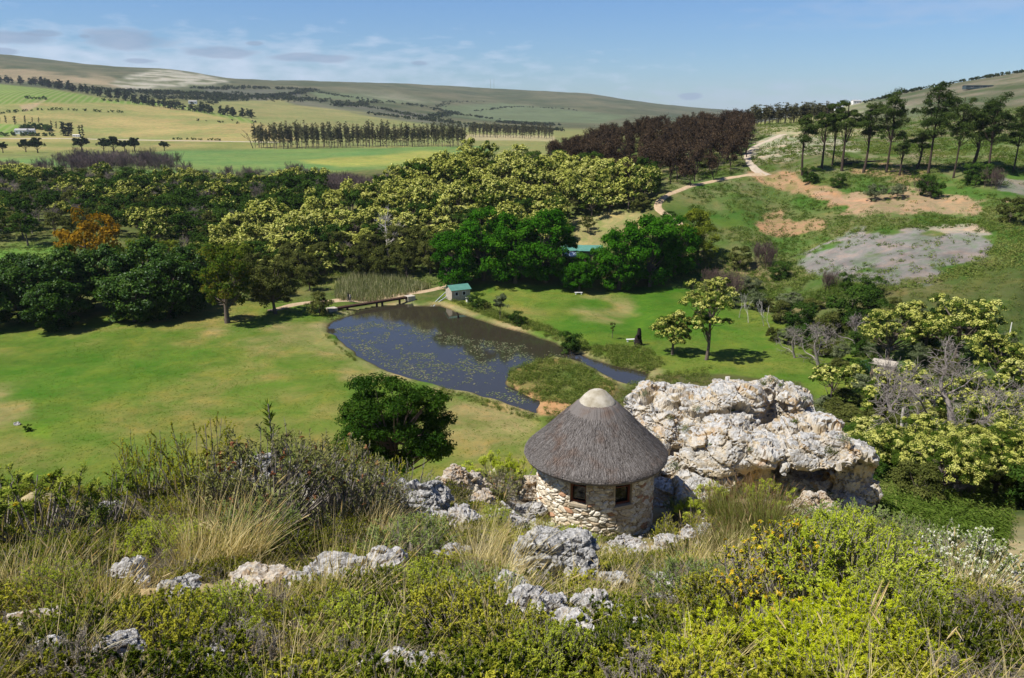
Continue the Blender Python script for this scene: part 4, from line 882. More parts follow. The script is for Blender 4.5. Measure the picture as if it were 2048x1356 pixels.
# low scrub in front of the mound, between reeds and wattles
for px, D, s in ((610, 176, 1.0), (585, 182, 1.1), (640, 186, 1.0), (720, 184, .95), (770, 182, 1.0), (815, 180, 1.05), (860, 179, 1.0), (745, 190, 1.0), (800, 190, 1.1), (680, 192, 1.0), (840, 188, 1.1), (885, 184, 1.1), (560, 172, .8), (620, 168, .7)):
    x, y, zz = gp(px, D); plant('scrub_tree', 'dark brownish scrub tree between the reeds and the wattle mound', 'tree', x, y, OLVD, s * .72, px * .1, 'scrub trees behind the reeds')
# white barked dead tree on the mound, grey bare trees
V, F, _t = bare_tree(np.random.default_rng(79), 13.0, .45, levels=5, kids=(3, 4), spread=.72, up=.22, trunk=.5, shrink=.62, rmin=.035, crook=.09)
x, y, zz = gp(776, 193); plant('dead_tree', 'bleached white dead tree with a flat spreading top in front of the wattles', 'tree', x, y, mk_mesh('white_dead_tree', [dict(V=V, F=F)], [M_PALE], True), 1.0)
for px, D, s, lb in ((690, 190, 1.0, 'grey leafless tree left of the white dead tree'), (715, 186, .8, 'small grey leafless tree beside the white dead tree'), (370, 205, .7, 'grey leafless tree on the scrubby meadow')):
    x, y, zz = gp(px, D); plant('bare_tree', lb, 'tree', x, y, GREYT[0], s, px)
# ---------------------------------------------------------------- the round stone hut with its thatched roof
HX, HY, HZ = 3.17, 27.0, 22.2
def revolve(prof, n, disp=None):
    prof = np.asarray(prof, float); th = np.arange(n) / n * 2 * math.pi
    V = np.stack([prof[:, 0][:, None] * np.cos(th)[None], prof[:, 0][:, None] * np.sin(th)[None], np.broadcast_to(prof[:, 1][:, None], (len(prof), n))], -1)
    if disp is not None: V = disp(V, th)
    i = np.arange(len(prof) - 1)[:, None] * n; j = np.arange(n)[None]; k = (j + 1) % n
    return V.reshape(-1, 3), np.stack([i + j, i + k, i + n + k, i + n + j], -1).reshape(-1, 4)
def hut():
    rng = np.random.default_rng(50)
    t = thing('stone_hut', 'round rough stone hut with a grey conical thatched roof and cement cap', 'hut', (HX, HY, HZ))
    m = new_mat('hut_stone'); b = NB(m); tc = b.n('ShaderNodeTexCoord').outputs['Object']
    c = b.ramp(b.attr('tint', 'Fac'), [(0, (.42, .36, .27)), (.15, (.58, .51, .40)), (.4, (.68, .63, .53)), (.62, (.56, .46, .33)), (.72, (.72, .68, .60)), (.92, (.46, .28, .18)), (.96, (.62, .55, .45))], 'CONSTANT')
    nz = b.noise(14, 5, .65, tc); c = b.mix(1.0, c, b.ramp(nz, [(.3, (.62, .58, .52)), (.6, (1.08, 1.06, 1.02))]), 'MULTIPLY'); b.pbr(c, .9, .1, b.bump(nz, .5, .03))
    mm = plain_mat('hut_mortar', (.20, .155, .10), (.30, .24, .17), 20, .95, .05, .3)
    R0 = 2.19; nth, nz_ = 640, 176; z0, z1 = -.9, 2.72
    th = np.linspace(0, 2 * math.pi, nth, endpoint=False); zz = np.linspace(z0, z1, nz_); TH, ZZ = np.meshgrid(th, zz)
    q = np.stack([np.cos(TH).ravel() * R0 * 3.4, np.sin(TH).ravel() * R0 * 3.4, ZZ.ravel() * 7.2], 1); q = q + .55 * np.stack([fbm(q * .55, 2, s) for s in (1, 2, 3)], 1)
    f1, f2, idd = cell(q, 4); e = f2 - f1
    r = R0 - .04 * np.clip((ZZ.ravel() - 0) / 2.6, 0, 1) + .055 * sstep(.02, .20, e) + .045 * (idd - .5) * sstep(.03, .2, e) + .012 * fbm(q * 3, 3, 8) + .05 * np.clip(-ZZ.ravel(), 0, 1)
    V = np.stack([r * np.cos(TH.ravel()), r * np.sin(TH.ravel()), ZZ.ravel()], 1)
    vi = np.arange(nth * nz_).reshape(nz_, nth); F = np.stack([vi[:-1], np.roll(vi[:-1], -1, 1), np.roll(vi[1:], -1, 1), vi[1:]], -1).reshape(-1, 4)
    ct = (TH.ravel()[F[:, 0]], ZZ.ravel()[F].mean(1)); wins = [(-90 - 22.0, .60, 1.52, 2.56), (-90 + 21.5, .66, 1.46, 2.56), (70, .6, 1.5, 2.5), (160, .6, 1.5, 2.5)]
    keep = np.ones(len(F), bool)
    for a, w, lo, hi in wins:
        d = (ct[0] - math.radians(a) + math.pi) % (2 * math.pi) - math.pi; keep &= ~((np.abs(d) < w / 2 / R0) & (ct[1] > lo) & (ct[1] < hi))
    F = F[keep]; fi = idd[F[:, 0]]; mo = e[F].mean(1) < .055
    link('wall', mk_mesh('hut_wall', [dict(V=V, F=F, mi=mo.astype(int), tint=fi)], [m, mm], True), t)
    wood = plain_mat('hut_window_wood', (.13, .040, .022), (.20, .065, .035), 12, .6, .3)
    cem = plain_mat('window_cement', (.33, .27, .19), (.46, .39, .29), 9, .95, .05, .2)
    glass = new_mat('dark_glass'); NB(glass).pbr((.012, .013, .014), .08, .5)
    for k, (a, w, lo, hi) in enumerate(wins):
        A = math.radians(a); M = Matrix.Rotation(A + math.pi / 2, 4, 'Z'); M.translation = (0, 0, 0)
        def loc(V):  # local: x across, y outward -> radius
            V = np.asarray(V); ca, sa = math.cos(A), math.sin(A); rr = V[:, 1]; x = V[:, 0]
            return np.stack([rr * ca - x * sa, rr * sa + x * ca, V[:, 2]], 1)
        h = hi - lo; mz = (lo + hi) / 2; yr = R0 - .16
        fr = [box_vf((-w / 2 + .03, yr, mz), (.06, .07, h)), box_vf((w / 2 - .03, yr, mz), (.06, .07, h)), box_vf((0, yr, lo + .03), (w - .124, .075, .06)), box_vf((0, yr, hi - .03), (w - .124, .075, .06)), box_vf((0, yr - .005, mz + .1), (w - .124, .03, .03))]
        V2, F2 = join_vf(fr); wo = link('window', mk_mesh('window_frame', [dict(V=loc(V2), F=F2)], [wood]), t)
        V2, F2 = box_vf((0, yr - .05, mz), (w - .08, .012, h - .08)); link('pane', mk_mesh('window_pane', [dict(V=loc(V2), F=F2)], [glass]), wo)
        V2, F2 = join_vf([box_vf((0, R0 - .09, lo - .055), (w + .10, .30, .10)), box_vf((-w / 2 - .03, R0 - .12, mz), (.055, .24, h)), box_vf((w / 2 + .03, R0 - .12, mz), (.055, .24, h))])
        link('sill', mk_mesh('window_sill', [dict(V=loc(V2), F=F2)], [cem]), wo)
    # thatch
    mt = new_mat('grey_thatch'); b = NB(mt); tc = b.n('ShaderNodeTexCoord').outputs['Object']
    big = b.noise(1.1, 4, .6, tc); fine = b.noise(38, 4, .7, tc)
    c = b.ramp(b.math('ADD', b.math('MULTIPLY', b.attr('tint', 'Fac'), .55), b.math('MULTIPLY', fine, .45)), [(.2, (.065, .056, .050)), (.45, (.138, .123, .113)), (.62, (.195, .178, .166)), (.85, (.275, .257, .243))])
    c = b.mix(b.ramp(big, [(.52, (0, 0, 0)), (.70, (.75, .75, .75))]), c, b.mix(1.0, c, (.85, .60, .46), 'MULTIPLY')); b.pbr(c, .95, .04, b.bump(fine, .4, .02))
    pr = np.array([(2.06, 2.48), (2.45, 2.44), (2.63, 2.50), (2.69, 2.61), (2.60, 2.76), (2.1, 3.22), (1.6, 3.72), (1.1, 4.24), (.78, 4.58), (.5, 4.76)])
    tt = np.linspace(0, len(pr) - 1, 110); pf = np.stack([np.interp(tt, np.arange(len(pr)), pr[:, 0]), np.interp(tt, np.arange(len(pr)), pr[:, 1])], 1)
    def disp(V, th):
        sh = V.shape; P = np.stack([np.cos(th)[None] * 26 + V[..., 2] * 0, np.sin(th)[None] * 26 + V[..., 2] * 0, V[..., 2] * 1.6], -1).reshape(-1, 3)
        n = fbm(P, 4, 61).reshape(sh[:2]); n2_ = fbm(P * .12, 3, 62).reshape(sh[:2]); k = 1 + (.016 * n + .022 * n2_); V = V.copy(); V[..., :2] *= k[..., None]; V[..., 2] += .02 * n; return V
    V, F = revolve(pf, 460, disp)
    n = 22000; a = rng.random(n) * 2 * math.pi; u = np.sqrt(rng.uniform(.07, 1, n)); S = (1 - u) * 5.0 + 3.6
    rr = np.interp(S, np.arange(len(pr)), pr[:, 0]) + .022; zs = np.interp(S, np.arange(len(pr)), pr[:, 1]) + .016; S2 = S - rng.uniform(.25, .6, n); a2 = a + rng.normal(size=n) * .035 / (rr * .5)
    r2 = np.interp(S2, np.arange(len(pr)), pr[:, 0]) + rng.uniform(.02, .05, n); z2 = np.interp(S2, np.arange(len(pr)), pr[:, 1]) + rng.uniform(.015, .04, n)
    p0 = np.stack([rr * np.cos(a), rr * np.sin(a), zs], 1); p1 = np.stack([r2 * np.cos(a2), r2 * np.sin(a2), z2], 1)
    sd = np.stack([-np.sin(a), np.cos(a), np.zeros(n)], 1) * .006; Vs = np.stack([p0 - sd, p0 + sd, p1 + sd, p1 - sd], 1).reshape(-1, 3)
    link('roof', mk_mesh('hut_roof', [dict(V=V, F=F, tint=.5), dict(V=Vs, F=np.arange(4 * n).reshape(n, 4), tint=rng.random(n))], [mt], True), t)
    mc = plain_mat('roof_cement', (.27, .235, .165), (.52, .48, .40), 2.6, .9, .1, .25)
    cp = np.array([(.45, 4.52), (.66, 4.60), (.68, 4.64), (.65, 4.69), (.49, 4.87), (.33, 5.02), (.22, 5.08), (.11, 5.11), (.02, 5.115)])
    tt = np.linspace(0, len(cp) - 1, 40); cpf = np.stack([np.interp(tt, np.arange(len(cp)), cp[:, 0]), np.interp(tt, np.arange(len(cp)), cp[:, 1])], 1)
    def dc(V, th): n = fbm(V.reshape(-1, 3) * 2.4, 4, 71).reshape(V.shape[:2]); V = V.copy(); V[..., :2] *= (1 + .035 * n)[..., None]; V[..., 2] += .02 * n; return V
    V, F = revolve(cpf, 120, dc); link('roof_cap', mk_mesh('hut_cap', [dict(V=V, F=F)], [mc], True), t)
    V, F = revolve([(.02, -.05), (2.06, -.05)], 40); link('floor', mk_mesh('hut_floor', [dict(V=V, F=F)], [mm]), t)
hut()

# ---------------------------------------------------------------- the great outcrop beside it
def outcrop(name, blobs, vox, mat, seed, amp=1.0):
    Vs = []; rng = np.random.default_rng(seed)
    for (c, s, rz) in blobs:
        bm = bmesh.new(); bmesh.ops.create_icosphere(bm, subdivisions=4, radius=1.0); V = np.array([v.co[:] for v in bm.verts]); F = np.array([[v.index for v in f.verts] for f in bm.faces]); bm.free()
        V = np.sign(V) * np.abs(V) ** .72
        for _ in range(9):
            n = norm(rng.normal(size=3) * np.array([1, 1, .8])); k = V @ n - rng.uniform(.62, .95); V = V - np.maximum(k, 0)[:, None] * n * .95
        V = V * np.array(s); ca, sa = math.cos(rz), math.sin(rz); V[:, :2] = V[:, :2] @ np.array([[ca, sa], [-sa, ca]]); Vs.append((V + np.array(c), F))
    V, F = join_vf(Vs); me = mk_mesh('tmp', [dict(V=V, F=F)], []); o = bpy.data.objects.new('tmp', me); COL.objects.link(o)
    md = o.modifiers.new('r', 'REMESH'); md.mode = 'VOXEL'; md.voxel_size = vox
    dg = bpy.context.evaluated_depsgraph_get(); dg.update(); m2 = bpy.data.meshes.new_from_object(o.evaluated_get(dg))
    n = len(m2.vertices); P = np.zeros(n * 3); m2.vertices.foreach_get('co', P); P = P.reshape(-1, 3); Fm = np.zeros(len(m2.loops), np.int32); m2.loops.foreach_get('vertex_index', Fm); Fm = Fm.reshape(-1, 4)
    bpy.data.objects.remove(o)
    def vn(P):
        fn = np.cross(P[Fm[:, 2]] - P[Fm[:, 0]], P[Fm[:, 3]] - P[Fm[:, 1]]); N = np.zeros_like(P)
        for k in range(4): np.add.at(N, Fm[:, k], fn)
        return norm(N)
    def smooth(P, n_):
        for _ in range(n_):
            S = np.zeros_like(P); c = np.zeros(len(P)); ctr = P[Fm].mean(1)
            for k in range(4): np.add.at(S, Fm[:, k], ctr); np.add.at(c, Fm[:, k], 1)
            P = P * .3 + .7 * S / np.maximum(c, 1)[:, None]
        return P
    def blocks(P, sc, sd, tiltk, offk, crk, cw, warp):
        N = vn(P); w = (P + warp * np.stack([fbm(P * .6 / warp * .5, 3, s_ + sd) for s_ in (1, 2, 3)], 1)) * np.array(sc)
        f1, f2, idd, ctr = cell(w, sd, True); dr = norm(np.stack([np.sin(idd * 91.7), np.cos(idd * 57.3), np.sin(idd * 33.1 + 1) * .6], 1))
        loc = (w - ctr) / np.array(sc); h = np.clip((loc * dr).sum(1), -.9, .55)
        return P + N * (tiltk * h + offk * (idd - .5) - crk * sstep(cw, 0, f2 - f1))[:, None]
    P = P + vn(P) * (amp * .30 * fbm(P * .5, 3, seed))[:, None]
    P = blocks(P, (.36, .36, .52), seed + 2, .31 * amp, .26 * amp, .42 * amp, .06, .5)
    P = smooth(P, 1)
    P = blocks(P, (1.25, 1.25, 2.3), seed + 7, .24 * amp, .05 * amp, .10 * amp, .045, .22)
    P = blocks(P, (3.0, 3.0, 5.0), seed + 12, .15 * amp, .02 * amp, .02 * amp, .06, .1)
    for s3, cw in (((.55, .4, .95), .020),):
        g1, g2, _i = cell((P + .35 * np.stack([fbm(P * .9, 3, q + 40) for q in (1, 2, 3)], 1)) * np.array(s3), seed + 31); P = P - vn(P) * (amp * .16 * sstep(cw, 0, g2 - g1))[:, None]
    P = P + vn(P) * (amp * (.02 * fbm(P * 5, 4, seed + 5, .6) + .012 * fbm(P * 14, 2, seed + 6)))[:, None]
    o0 = np.array([P[:, 0].mean(), P[:, 1].mean(), P[:, 2].min()])
    return mk_mesh(name, [dict(V=P - o0, F=Fm)], [mat], False), o0
BL = [((9.7, 33.6, 22.9), (3.5, 2.5, 2.75), .05), ((6.0, 32.3, 22.3), (1.9, 2.1, 2.6), .3), ((7.6, 33.2, 23.1), (2.0, 2.0, 2.35), -.2), ((8.2, 31.6, 22.6), (2.6, 1.9, 2.2), .1), ((12.9, 33.2, 23.2), (1.9, 1.9, 2.3), -.2),
      ((12.2, 30.1, 23.9), (2.5, 1.9, .85), -.12), ((9.2, 30.8, 22.6), (2.1, 1.7, 1.8), .1), ((12.6, 31.5, 20.6), (2.8, 1.5, 1.25), 0), ((14.6, 31.4, 21.5), (1.3, 1.5, 1.8), .3), ((7.5, 29.5, 21.7), (1.9, 1.3, 1.6), .2), ((15.6, 30.8, 20.5), (.9, 1.1, 1.3), .1), ((12.4, 33.2, 21.5), (2.5, 1.2, 1.6), 0), ((13.9, 29.9, 20.2), (1.5, 1.0, 1.3), .2)]
me, o0 = outcrop('rock_outcrop', BL, .058, M_ROCK, 90)
tag(link('rock_outcrop', me, None, o0), 'huge craggy grey and ochre rock outcrop with a dark overhang beside the hut', 'rock')

def rock_plants():
    from mathutils.bvhtree import BVHTree
    V = np.zeros(len(me.vertices) * 3); me.vertices.foreach_get('co', V); V = V.reshape(-1, 3) + o0; F = np.zeros(len(me.loops), np.int32); me.loops.foreach_get('vertex_index', F)
    bv = BVHTree.FromPolygons(V.tolist(), F.reshape(-1, 4).tolist()); r = np.random.default_rng(6)
    pr = [mk_mesh('rock_tuft', [tufts(np.random.default_rng(s), np.array([[0, 0, .02]]), 170, .035, .26, .3, 1.0, np.array([.5]), .9)], [mt]) for s, mt in ((1, M_GREYG), (2, M_YG), (3, M_OLIVE))]
    for k, (px, py) in enumerate(((1288, 790), (1330, 745), (1352, 752), (1432, 742), (1462, 745), (1340, 838), (1395, 820), (1465, 822), (1528, 770), (1545, 762), (1562, 772), (1610, 800), (1370, 860), (1302, 860), (1285, 900), (1350, 935), (1420, 890), (1660, 905), (1690, 880), (1740, 930), (1500, 900), (1250, 800), (1590, 845), (1315, 880))):
        a, b_ = ray(px, py); h = bv.ray_cast(Vector((0, 0, CZ)), Vector((a, 1, b_)).normalized())
        if h[0] is not None: tag(link('rock_plant', pr[k % 3], None, tuple(h[0]), k, .6 + .7 * r.random()), 'small green tuft rooted in a crack of the rock outcrop', 'plant', 'tufts growing on the outcrop')
rock_plants()
# ---------------------------------------------------------------- boulders on the near slope
ROCKS = []
def boulder(px, py, D, wpx, hpx, dpt, mat, seed, label, rz=0.0, sink=.35, cuts=14, name='boulder', sub=5, tilt=(0, 0), **kw):
    x, y, zg = hit(px, py + hpx * .42, 3.0)
    if y > D * 1.35 or y < D * .7: x, y, zg = gp(px, D)
    dep = y * CP - (zg - CZ) * SP; w = wpx / FPX * dep; h = hpx / FPX * dep
    w *= 1.1; h *= 1.1; ROCKS.append((x, y, w))
    me = rock_mesh(name, seed, w / 2, dpt / 2 * w / (wpx / FPX * (D * CP + 8 * SP)), h * .50, mat, sub, cuts, **kw)
    o = tag(link(name, me, None, (x, y + dpt * .2, zg + h * .22)), label, 'rock', 'boulders on the near slope'); o.rotation_euler = (tilt[0], tilt[1], rz); return o
B_ = boulder
B_(1105, 1110, 15.0, 165, 115, 1.1, M_ROCKG, 1, 'largest grey boulder of the slope, rough and cracked, below the hut', .2, sub=6, crack=.09)
B_(1168, 1135, 14.7, 70, 85, .8, M_ROCKG, 2, 'upright grey boulder touching the right side of the largest grey one', -.2)
B_(1085, 1085, 15.6, 80, 70, .8, M_ROCKG, 20, 'pointed grey rock behind the largest grey boulder', .6)
B_(1095, 1225, 9.9, 150, 70, .7, M_ROCKW, 3, 'long whitish rock slab sloping down to the right', .1, tilt=(0, .42), sub=6)
B_(1180, 1215, 10.4, 90, 50, .6, M_ROCKW, 4, 'whitish rock at the upper end of the sloping slab', -.1)
B_(1265, 1262, 9.0, 80, 40, .5, M_ROCKW, 5, 'broken white rock in the heath right of the sloping slab')
B_(760, 1128, 13.2, 115, 75, .8, M_ROCKW, 6, 'pinkish white peaked rock at the right end of the rock row', .2)
B_(655, 1142, 13.0, 150, 48, .7, M_ROCKW, 7, 'low white rock in the middle of the rock row', -.1)
B_(520, 1160, 12.4, 130, 62, .8, M_ROCKO, 8, 'tan grey rock at the left end of the rock row', .1)
B_(470, 1190, 11.6, 44, 24, .3, M_ROCKO, 9, 'small pink stone in front of the tan rock')
B_(238, 1305, 7.6, 88, 72, .45, M_ROCKW, 10, 'single white cracked rock in the dark heath', .4, crack=.09, sub=6)
B_(900, 1108, 14.2, 90, 48, .6, M_ROCKW, 11, 'pale rock half hidden by golden grass', .3)
B_(850, 1000, 21.5, 120, 80, 1.3, M_ROCKG, 12, 'dark cracked grey boulder left of the rubble path', .3, sub=6)
B_(922, 950, 25.0, 110, 100, 1.5, M_ROCKO, 13, 'upright ochre boulder left of the hut', .5, sub=6)
B_(1010, 960, 27.0, 90, 60, 1.2, M_ROCKO, 14, 'ochre rock between the upright boulder and the hut', .2)
B_(1062, 950, 27.2, 70, 60, 1.0, M_ROCKO, 21, 'tan rock against the left side of the hut', .9)
B_(850, 1330, 6.9, 100, 44, .35, M_ROCKG, 15, 'dark grey rock at the bottom of the slope', .1)
B_(75, 1245, 8.6, 150, 60, .6, M_ROCKO, 16, 'flat brownish rock under dry grass', .1)
B_(95, 1300, 7.6, 60, 36, .35, M_ROCKW, 22, 'small white rock below the flat brownish one', .1)
B_(255, 1155, 12.0, 100, 60, .7, M_ROCKW, 17, 'grey white rock behind the dry grass on the left', .1)
B_(2030, 1245, 11.2, 130, 80, 1.0, M_ROCKW, 18, 'large pale rock cut by the right edge of the slope', .2, sub=6)
B_(1990, 1305, 9.0, 70, 40, .5, M_ROCKG, 19, 'small grey rock below the pale one on the right', .2)
B_(520, 905, 17.2, 130, 70, 1.4, M_ROCKG, 23, 'grey rock behind the protea bush', .2, sub=6)
B_(610, 880, 17.6, 120, 70, 1.4, M_ROCKG, 24, 'pale grey peaked rock behind the top of the protea bush', .5, sub=6)
B_(690, 905, 18.0, 90, 60, 1.2, M_ROCKG, 25, 'grey rock at the right end of the protea bush', .5)
B_(215, 965, 15.4, 60, 26, .5, M_ROCKW, 26, 'small white stone under the conebush on the left', .5)
B_(1275, 1112, 20.0, 60, 20, .7, M_ROCKW, 27, 'low white stone in front of the hut wall', .5)
B_(1340, 1085, 22.0, 90, 30, .8, M_ROCKW, 28, 'pale flat rock right of the hut foot', .1)
B_(1395, 1065, 23.0, 80, 36, .8, M_ROCKW, 29, 'pale rock between the hut and the reeds', .8)
B_(1250, 1082, 24.0, 70, 22, .6, M_ROCKW, 30, 'white bedrock lump at the foot of the hut', .3)
B_(1000, 1040, 22.5, 120, 24, .9, M_ROCKW, 31, 'flat white bedrock along the rubble path', .1)
B_(1325, 1165, 13.0, 60, 26, .5, M_ROCKW, 32, 'small white stone in the dry heath below the hut', .1)
B_(1620, 1010, 27.4, 110, 60, 1.4, M_ROCKO, 35, 'tan rock below the overhang of the outcrop', .1, sub=6)
for k, (px, py, D, w, h, mt, lb) in enumerate(((880, 1040, 20.5, 90, 40, M_ROCKW, 'pale slab left of the flat bedrock'), (960, 1000, 24.5, 70, 40, M_ROCKO, 'tan rock under the upright ochre boulder'), (800, 985, 21.5, 80, 60, M_ROCKG, 'dark grey rock between the protea and the cracked boulder'), (930, 1030, 22.5, 80, 30, M_ROCKW, 'white slab on the rubble path'), (1060, 1020, 23.5, 70, 36, M_ROCKW, 'white rock at the left foot of the hut'), (700, 1150, 12.6, 90, 50, M_ROCKG, 'grey rock between the low white and the peaked one'),
      (600, 1170, 11.8, 80, 40, M_ROCKW, 'white stone right of the tan grey rock'), (350, 1180, 10.8, 70, 40, M_ROCKG, 'grey stone left of the tan grey rock'), (1010, 1180, 11.5, 70, 50, M_ROCKG, 'grey rock below the left side of the largest grey boulder'), (1150, 1270, 8.7, 80, 40, M_ROCKW, 'white rock at the lower end of the sloping slab'), (1220, 1240, 9.5, 60, 36, M_ROCKW, 'small white rock between the slab and the broken one'), (1330, 1215, 10, 50, 26, M_ROCKW, 'small pale stone under the yellowing shrub'),
      (750, 1345, 5.9, 50, 26, M_ROCKW, 'small white rock left of the dark grey one at the bottom'), (30, 1270, 8.2, 60, 36, M_ROCKO, 'brown stone at the left edge'), (420, 1345, 6, 44, 26, M_ROCKG, 'small grey stone near the grey cushion'), (1930, 1300, 8.6, 60, 34, M_ROCKG, 'grey stone left of the small right rock'), (1220, 1165, 12.6, 60, 34, M_ROCKG, 'grey stone right of the upright grey boulder'), (630, 935, 17.0, 110, 60, M_ROCKW, 'pale rock showing through the protea branches'), (740, 930, 18.5, 90, 60, M_ROCKG, 'grey rock right behind the protea thicket'), (450, 920, 17.0, 90, 50, M_ROCKG, 'grey rock at the left end of the rock band'))):
    B_(px, py, D, w, h, .5 + .004 * w, mt, 200 + k, lb, k * .7)
# pale rubble along the path: nobody would count it
def rubble():
    r = np.random.default_rng(8); n = 900; parts = []
    bm = bmesh.new(); bmesh.ops.create_icosphere(bm, subdivisions=1, radius=1.0); V0 = np.array([v.co[:] for v in bm.verts]); F0 = np.array([[v.index for v in f.verts] for f in bm.faces]); bm.free()
    Vs, Fs = [], []; k = 0
    while k < n:
        px, D = r.uniform(930, 1420), r.uniform(18, 26.5)
        x = ray(px, 1040)[0] * D
        if math.hypot(x - HX, D - HY) < 2.3 or (px < 1060 and D < 21.5) or r.random() > (.9 if px < 1130 else .5): continue
        s = .03 + .13 * r.random() ** 2.5; V = V0 * (s * r.uniform(.6, 1.3, 3)) * (1 + .35 * r.normal(size=(len(V0), 1))); a = r.random() * 6.28; V[:, :2] = V[:, :2] @ np.array([[math.cos(a), math.sin(a)], [-math.sin(a), math.cos(a)]])
        Vs.append(V + np.array([x, D, float(H(x, D)) + s * .1])); Fs.append(F0 + len(V0) * k); k += 1
    tag(link('rubble', mk_mesh('rubble', [dict(V=np.concatenate(Vs), F=np.concatenate(Fs))], [M_ROCKW])), 'white stone rubble round the foot of the hut', 'rubble', None, 'stuff')
rubble()

# ---------------------------------------------------------------- shed by the pond, dam deck, pipes, people
M_STONEW = plain_mat('shed_stone', (.34, .29, .22), (.52, .46, .36), 3, .92, .08, .3)
M_GREENROOF = plain_mat('green_sheet_roof', (.070, .20, .155), (.105, .26, .205), 1.2, .55, .3)
M_DARKIN = plain_mat('dark_opening', (.010, .010, .010), (.02, .02, .018), 3)
M_RUSTW = plain_mat('rusty_dark_wood', (.035, .020, .014), (.085, .048, .032), 3, .9, .1)
M_PIPE = plain_mat('grey_pipe', (.30, .34, .32), (.42, .46, .44), 6, .6, .3)
M_WHITE = plain_mat('white_paint', (.66, .65, .62), (.80, .79, .76), 3, .8, .2)
M_TWALL = plain_mat('tan_wall', (.30, .22, .15), (.38, .29, .20), 2, .9, .1)
def roofed(t, w, d, h, rise, wall, roofm, over=.3, thick=.07, split=.5):
    V, F = box_vf((0, 0, h / 2 - .3), (w, d, h + .6)); Vg = np.array([(-w / 2, -d / 2, h), (-w / 2, d / 2, h), (-w / 2, d * (split - .5), h + rise), (w / 2, -d / 2, h), (w / 2, d / 2, h), (w / 2, d * (split - .5), h + rise)])
    tri = np.array([(0, 1, 2), (3, 5, 4)]); qd = np.array([(0, 2, 5, 3), (1, 4, 5, 2)])
    link('wall', mk_mesh('shed_wall', [dict(V=V, F=F), dict(V=Vg, F=tri), dict(V=Vg - [0, 0, .03], F=qd)], [wall]), t)
    parts = []
    for s in (-1, 1):
        e = np.array([0, s * (d / 2 + over), h - rise * over / (d / 2)]); rdg = np.array([0, d * (split - .5), h + rise]); n = norm(np.cross([1, 0, 0], rdg - e)); n = n * (1 if n[2] > 0 else -1) * thick
        W = w / 2 + over; A = [np.array([-W, *e[1:]]), np.array([W, *e[1:]]), np.array([W, *rdg[1:]]), np.array([-W, *rdg[1:]])]
        parts.append((np.array([p + n * .3 for p in A] + [p + n * 1.3 for p in A]), np.array([(0, 3, 2, 1), (4, 5, 6, 7), (0, 1, 5, 4), (1, 2, 6, 5), (2, 3, 7, 6), (3, 0, 4, 7)])))
    V, F = join_vf(parts); link('roof', mk_mesh('shed_roof', [dict(V=V, F=F)], [roofm]), t)
def opening(t, x, y, z, w, h, face, frame=M_WHITE, nm='window'):
    ax = 0 if face in ('-y', '+y') else 1; s = -1 if face[0] == '-' else 1
    def bx(u, v, wu, hv, out, th):
        c = [x, y, z + v]; sz = [th, th, hv]; c[ax] += u; sz[ax] = wu; sz[1 - ax] = th; c[1 - ax] += s * out; return box_vf(c, sz)
    o = link(nm, mk_mesh(nm, [dict(zip('VF', join_vf([bx(-w / 2 - .04, 0, .08, h + .16, .02, .08), bx(w / 2 + .04, 0, .08, h + .16, .02, .08), bx(0, h / 2 + .04, w, .08, .02, .08), bx(0, -h / 2 - .04, w, .08, .02, .08)])))], [frame]), t)
    V, F = bx(0, 0, w, h, .005, .03); link('pane', mk_mesh('pane', [dict(V=V, F=F)], [M_DARKIN]), o)
sx, sy, sz_ = gp(916, 160)
t = thing('pump_shed', 'small pale stone shed with a green sheet roof beside the pond', 'shed', (sx, sy, sz_), R(28))
roofed(t, 4.2, 3.2, 2.3, .75, M_STONEW, M_GREENROOF, .25)
opening(t, -1.0, -1.6, 1.45, .6, .7, '-y'); opening(t, .7, -1.6, 1.45, .6, .7, '-y')
V, F = box_vf((2.105, .3, 1.0), (.05, .9, 1.9)); link('door', mk_mesh('door', [dict(V=V, F=F)], [M_RUSTW]), t)
x, y, zz = gp(938, 157); bx_ = box_vf((0, 0, .4), (1.1, .8, .9)); lid = box_vf((0, 0, .88), (1.2, .9, .06))
t = thing('white_box', 'small white box standing at the right corner of the shed', 'box', (x, y, zz), .4)
link('body', mk_mesh('white_box_body', [dict(V=bx_[0], F=bx_[1])], [M_WHITE]), t); link('lid', mk_mesh('white_box_lid', [dict(V=lid[0], F=lid[1])], [M_WHITE]), t)
for k, (p0, p1, lb) in enumerate((((897, 589), (861, 614), 'upper grey pipe running from the shed down into the pond'), ((908, 592), (865, 616), 'lower grey pipe running from the shed down into the pond'))):
    a, b_ = hit(*p0), hit(*p1); A = np.array([a[0], a[1], a[2] + .9]); B2 = np.array([b_[0], b_[1], -.6]); m_ = A * .6 + B2 * .4 + np.array([0, 0, .25])
    pv, pf_ = tube(bez(A, m_, B2, 10), .13, 8); o0 = np.array([A[0], A[1], A[2]]); tag(link('water_pipe', mk_mesh('water_pipe', [dict(V=pv - o0, F=pf_)], [M_PIPE], True), None, o0), lb, 'pipe', 'pipes from the shed to the pond')
a = np.array(hit(664, 623)); b_ = np.array(hit(820, 602)); mid = (a + b_) / 2; dv = b_ - a; L = np.linalg.norm(dv[:2]); rz = math.atan2(dv[1], dv[0]); zt = .25
t = thing('dam_walkway', 'long dark weathered plank walkway on posts along the pond end', 'walkway', (mid[0], mid[1], 0), rz)
V, F = join_vf([box_vf((L * (k / 12 - .5), 0, zt + .3), (L / 12 - .03, 1.0, .10)) for k in range(13)]); link('deck', mk_mesh('walkway_deck', [dict(V=V, F=F)], [M_RUSTW]), t)
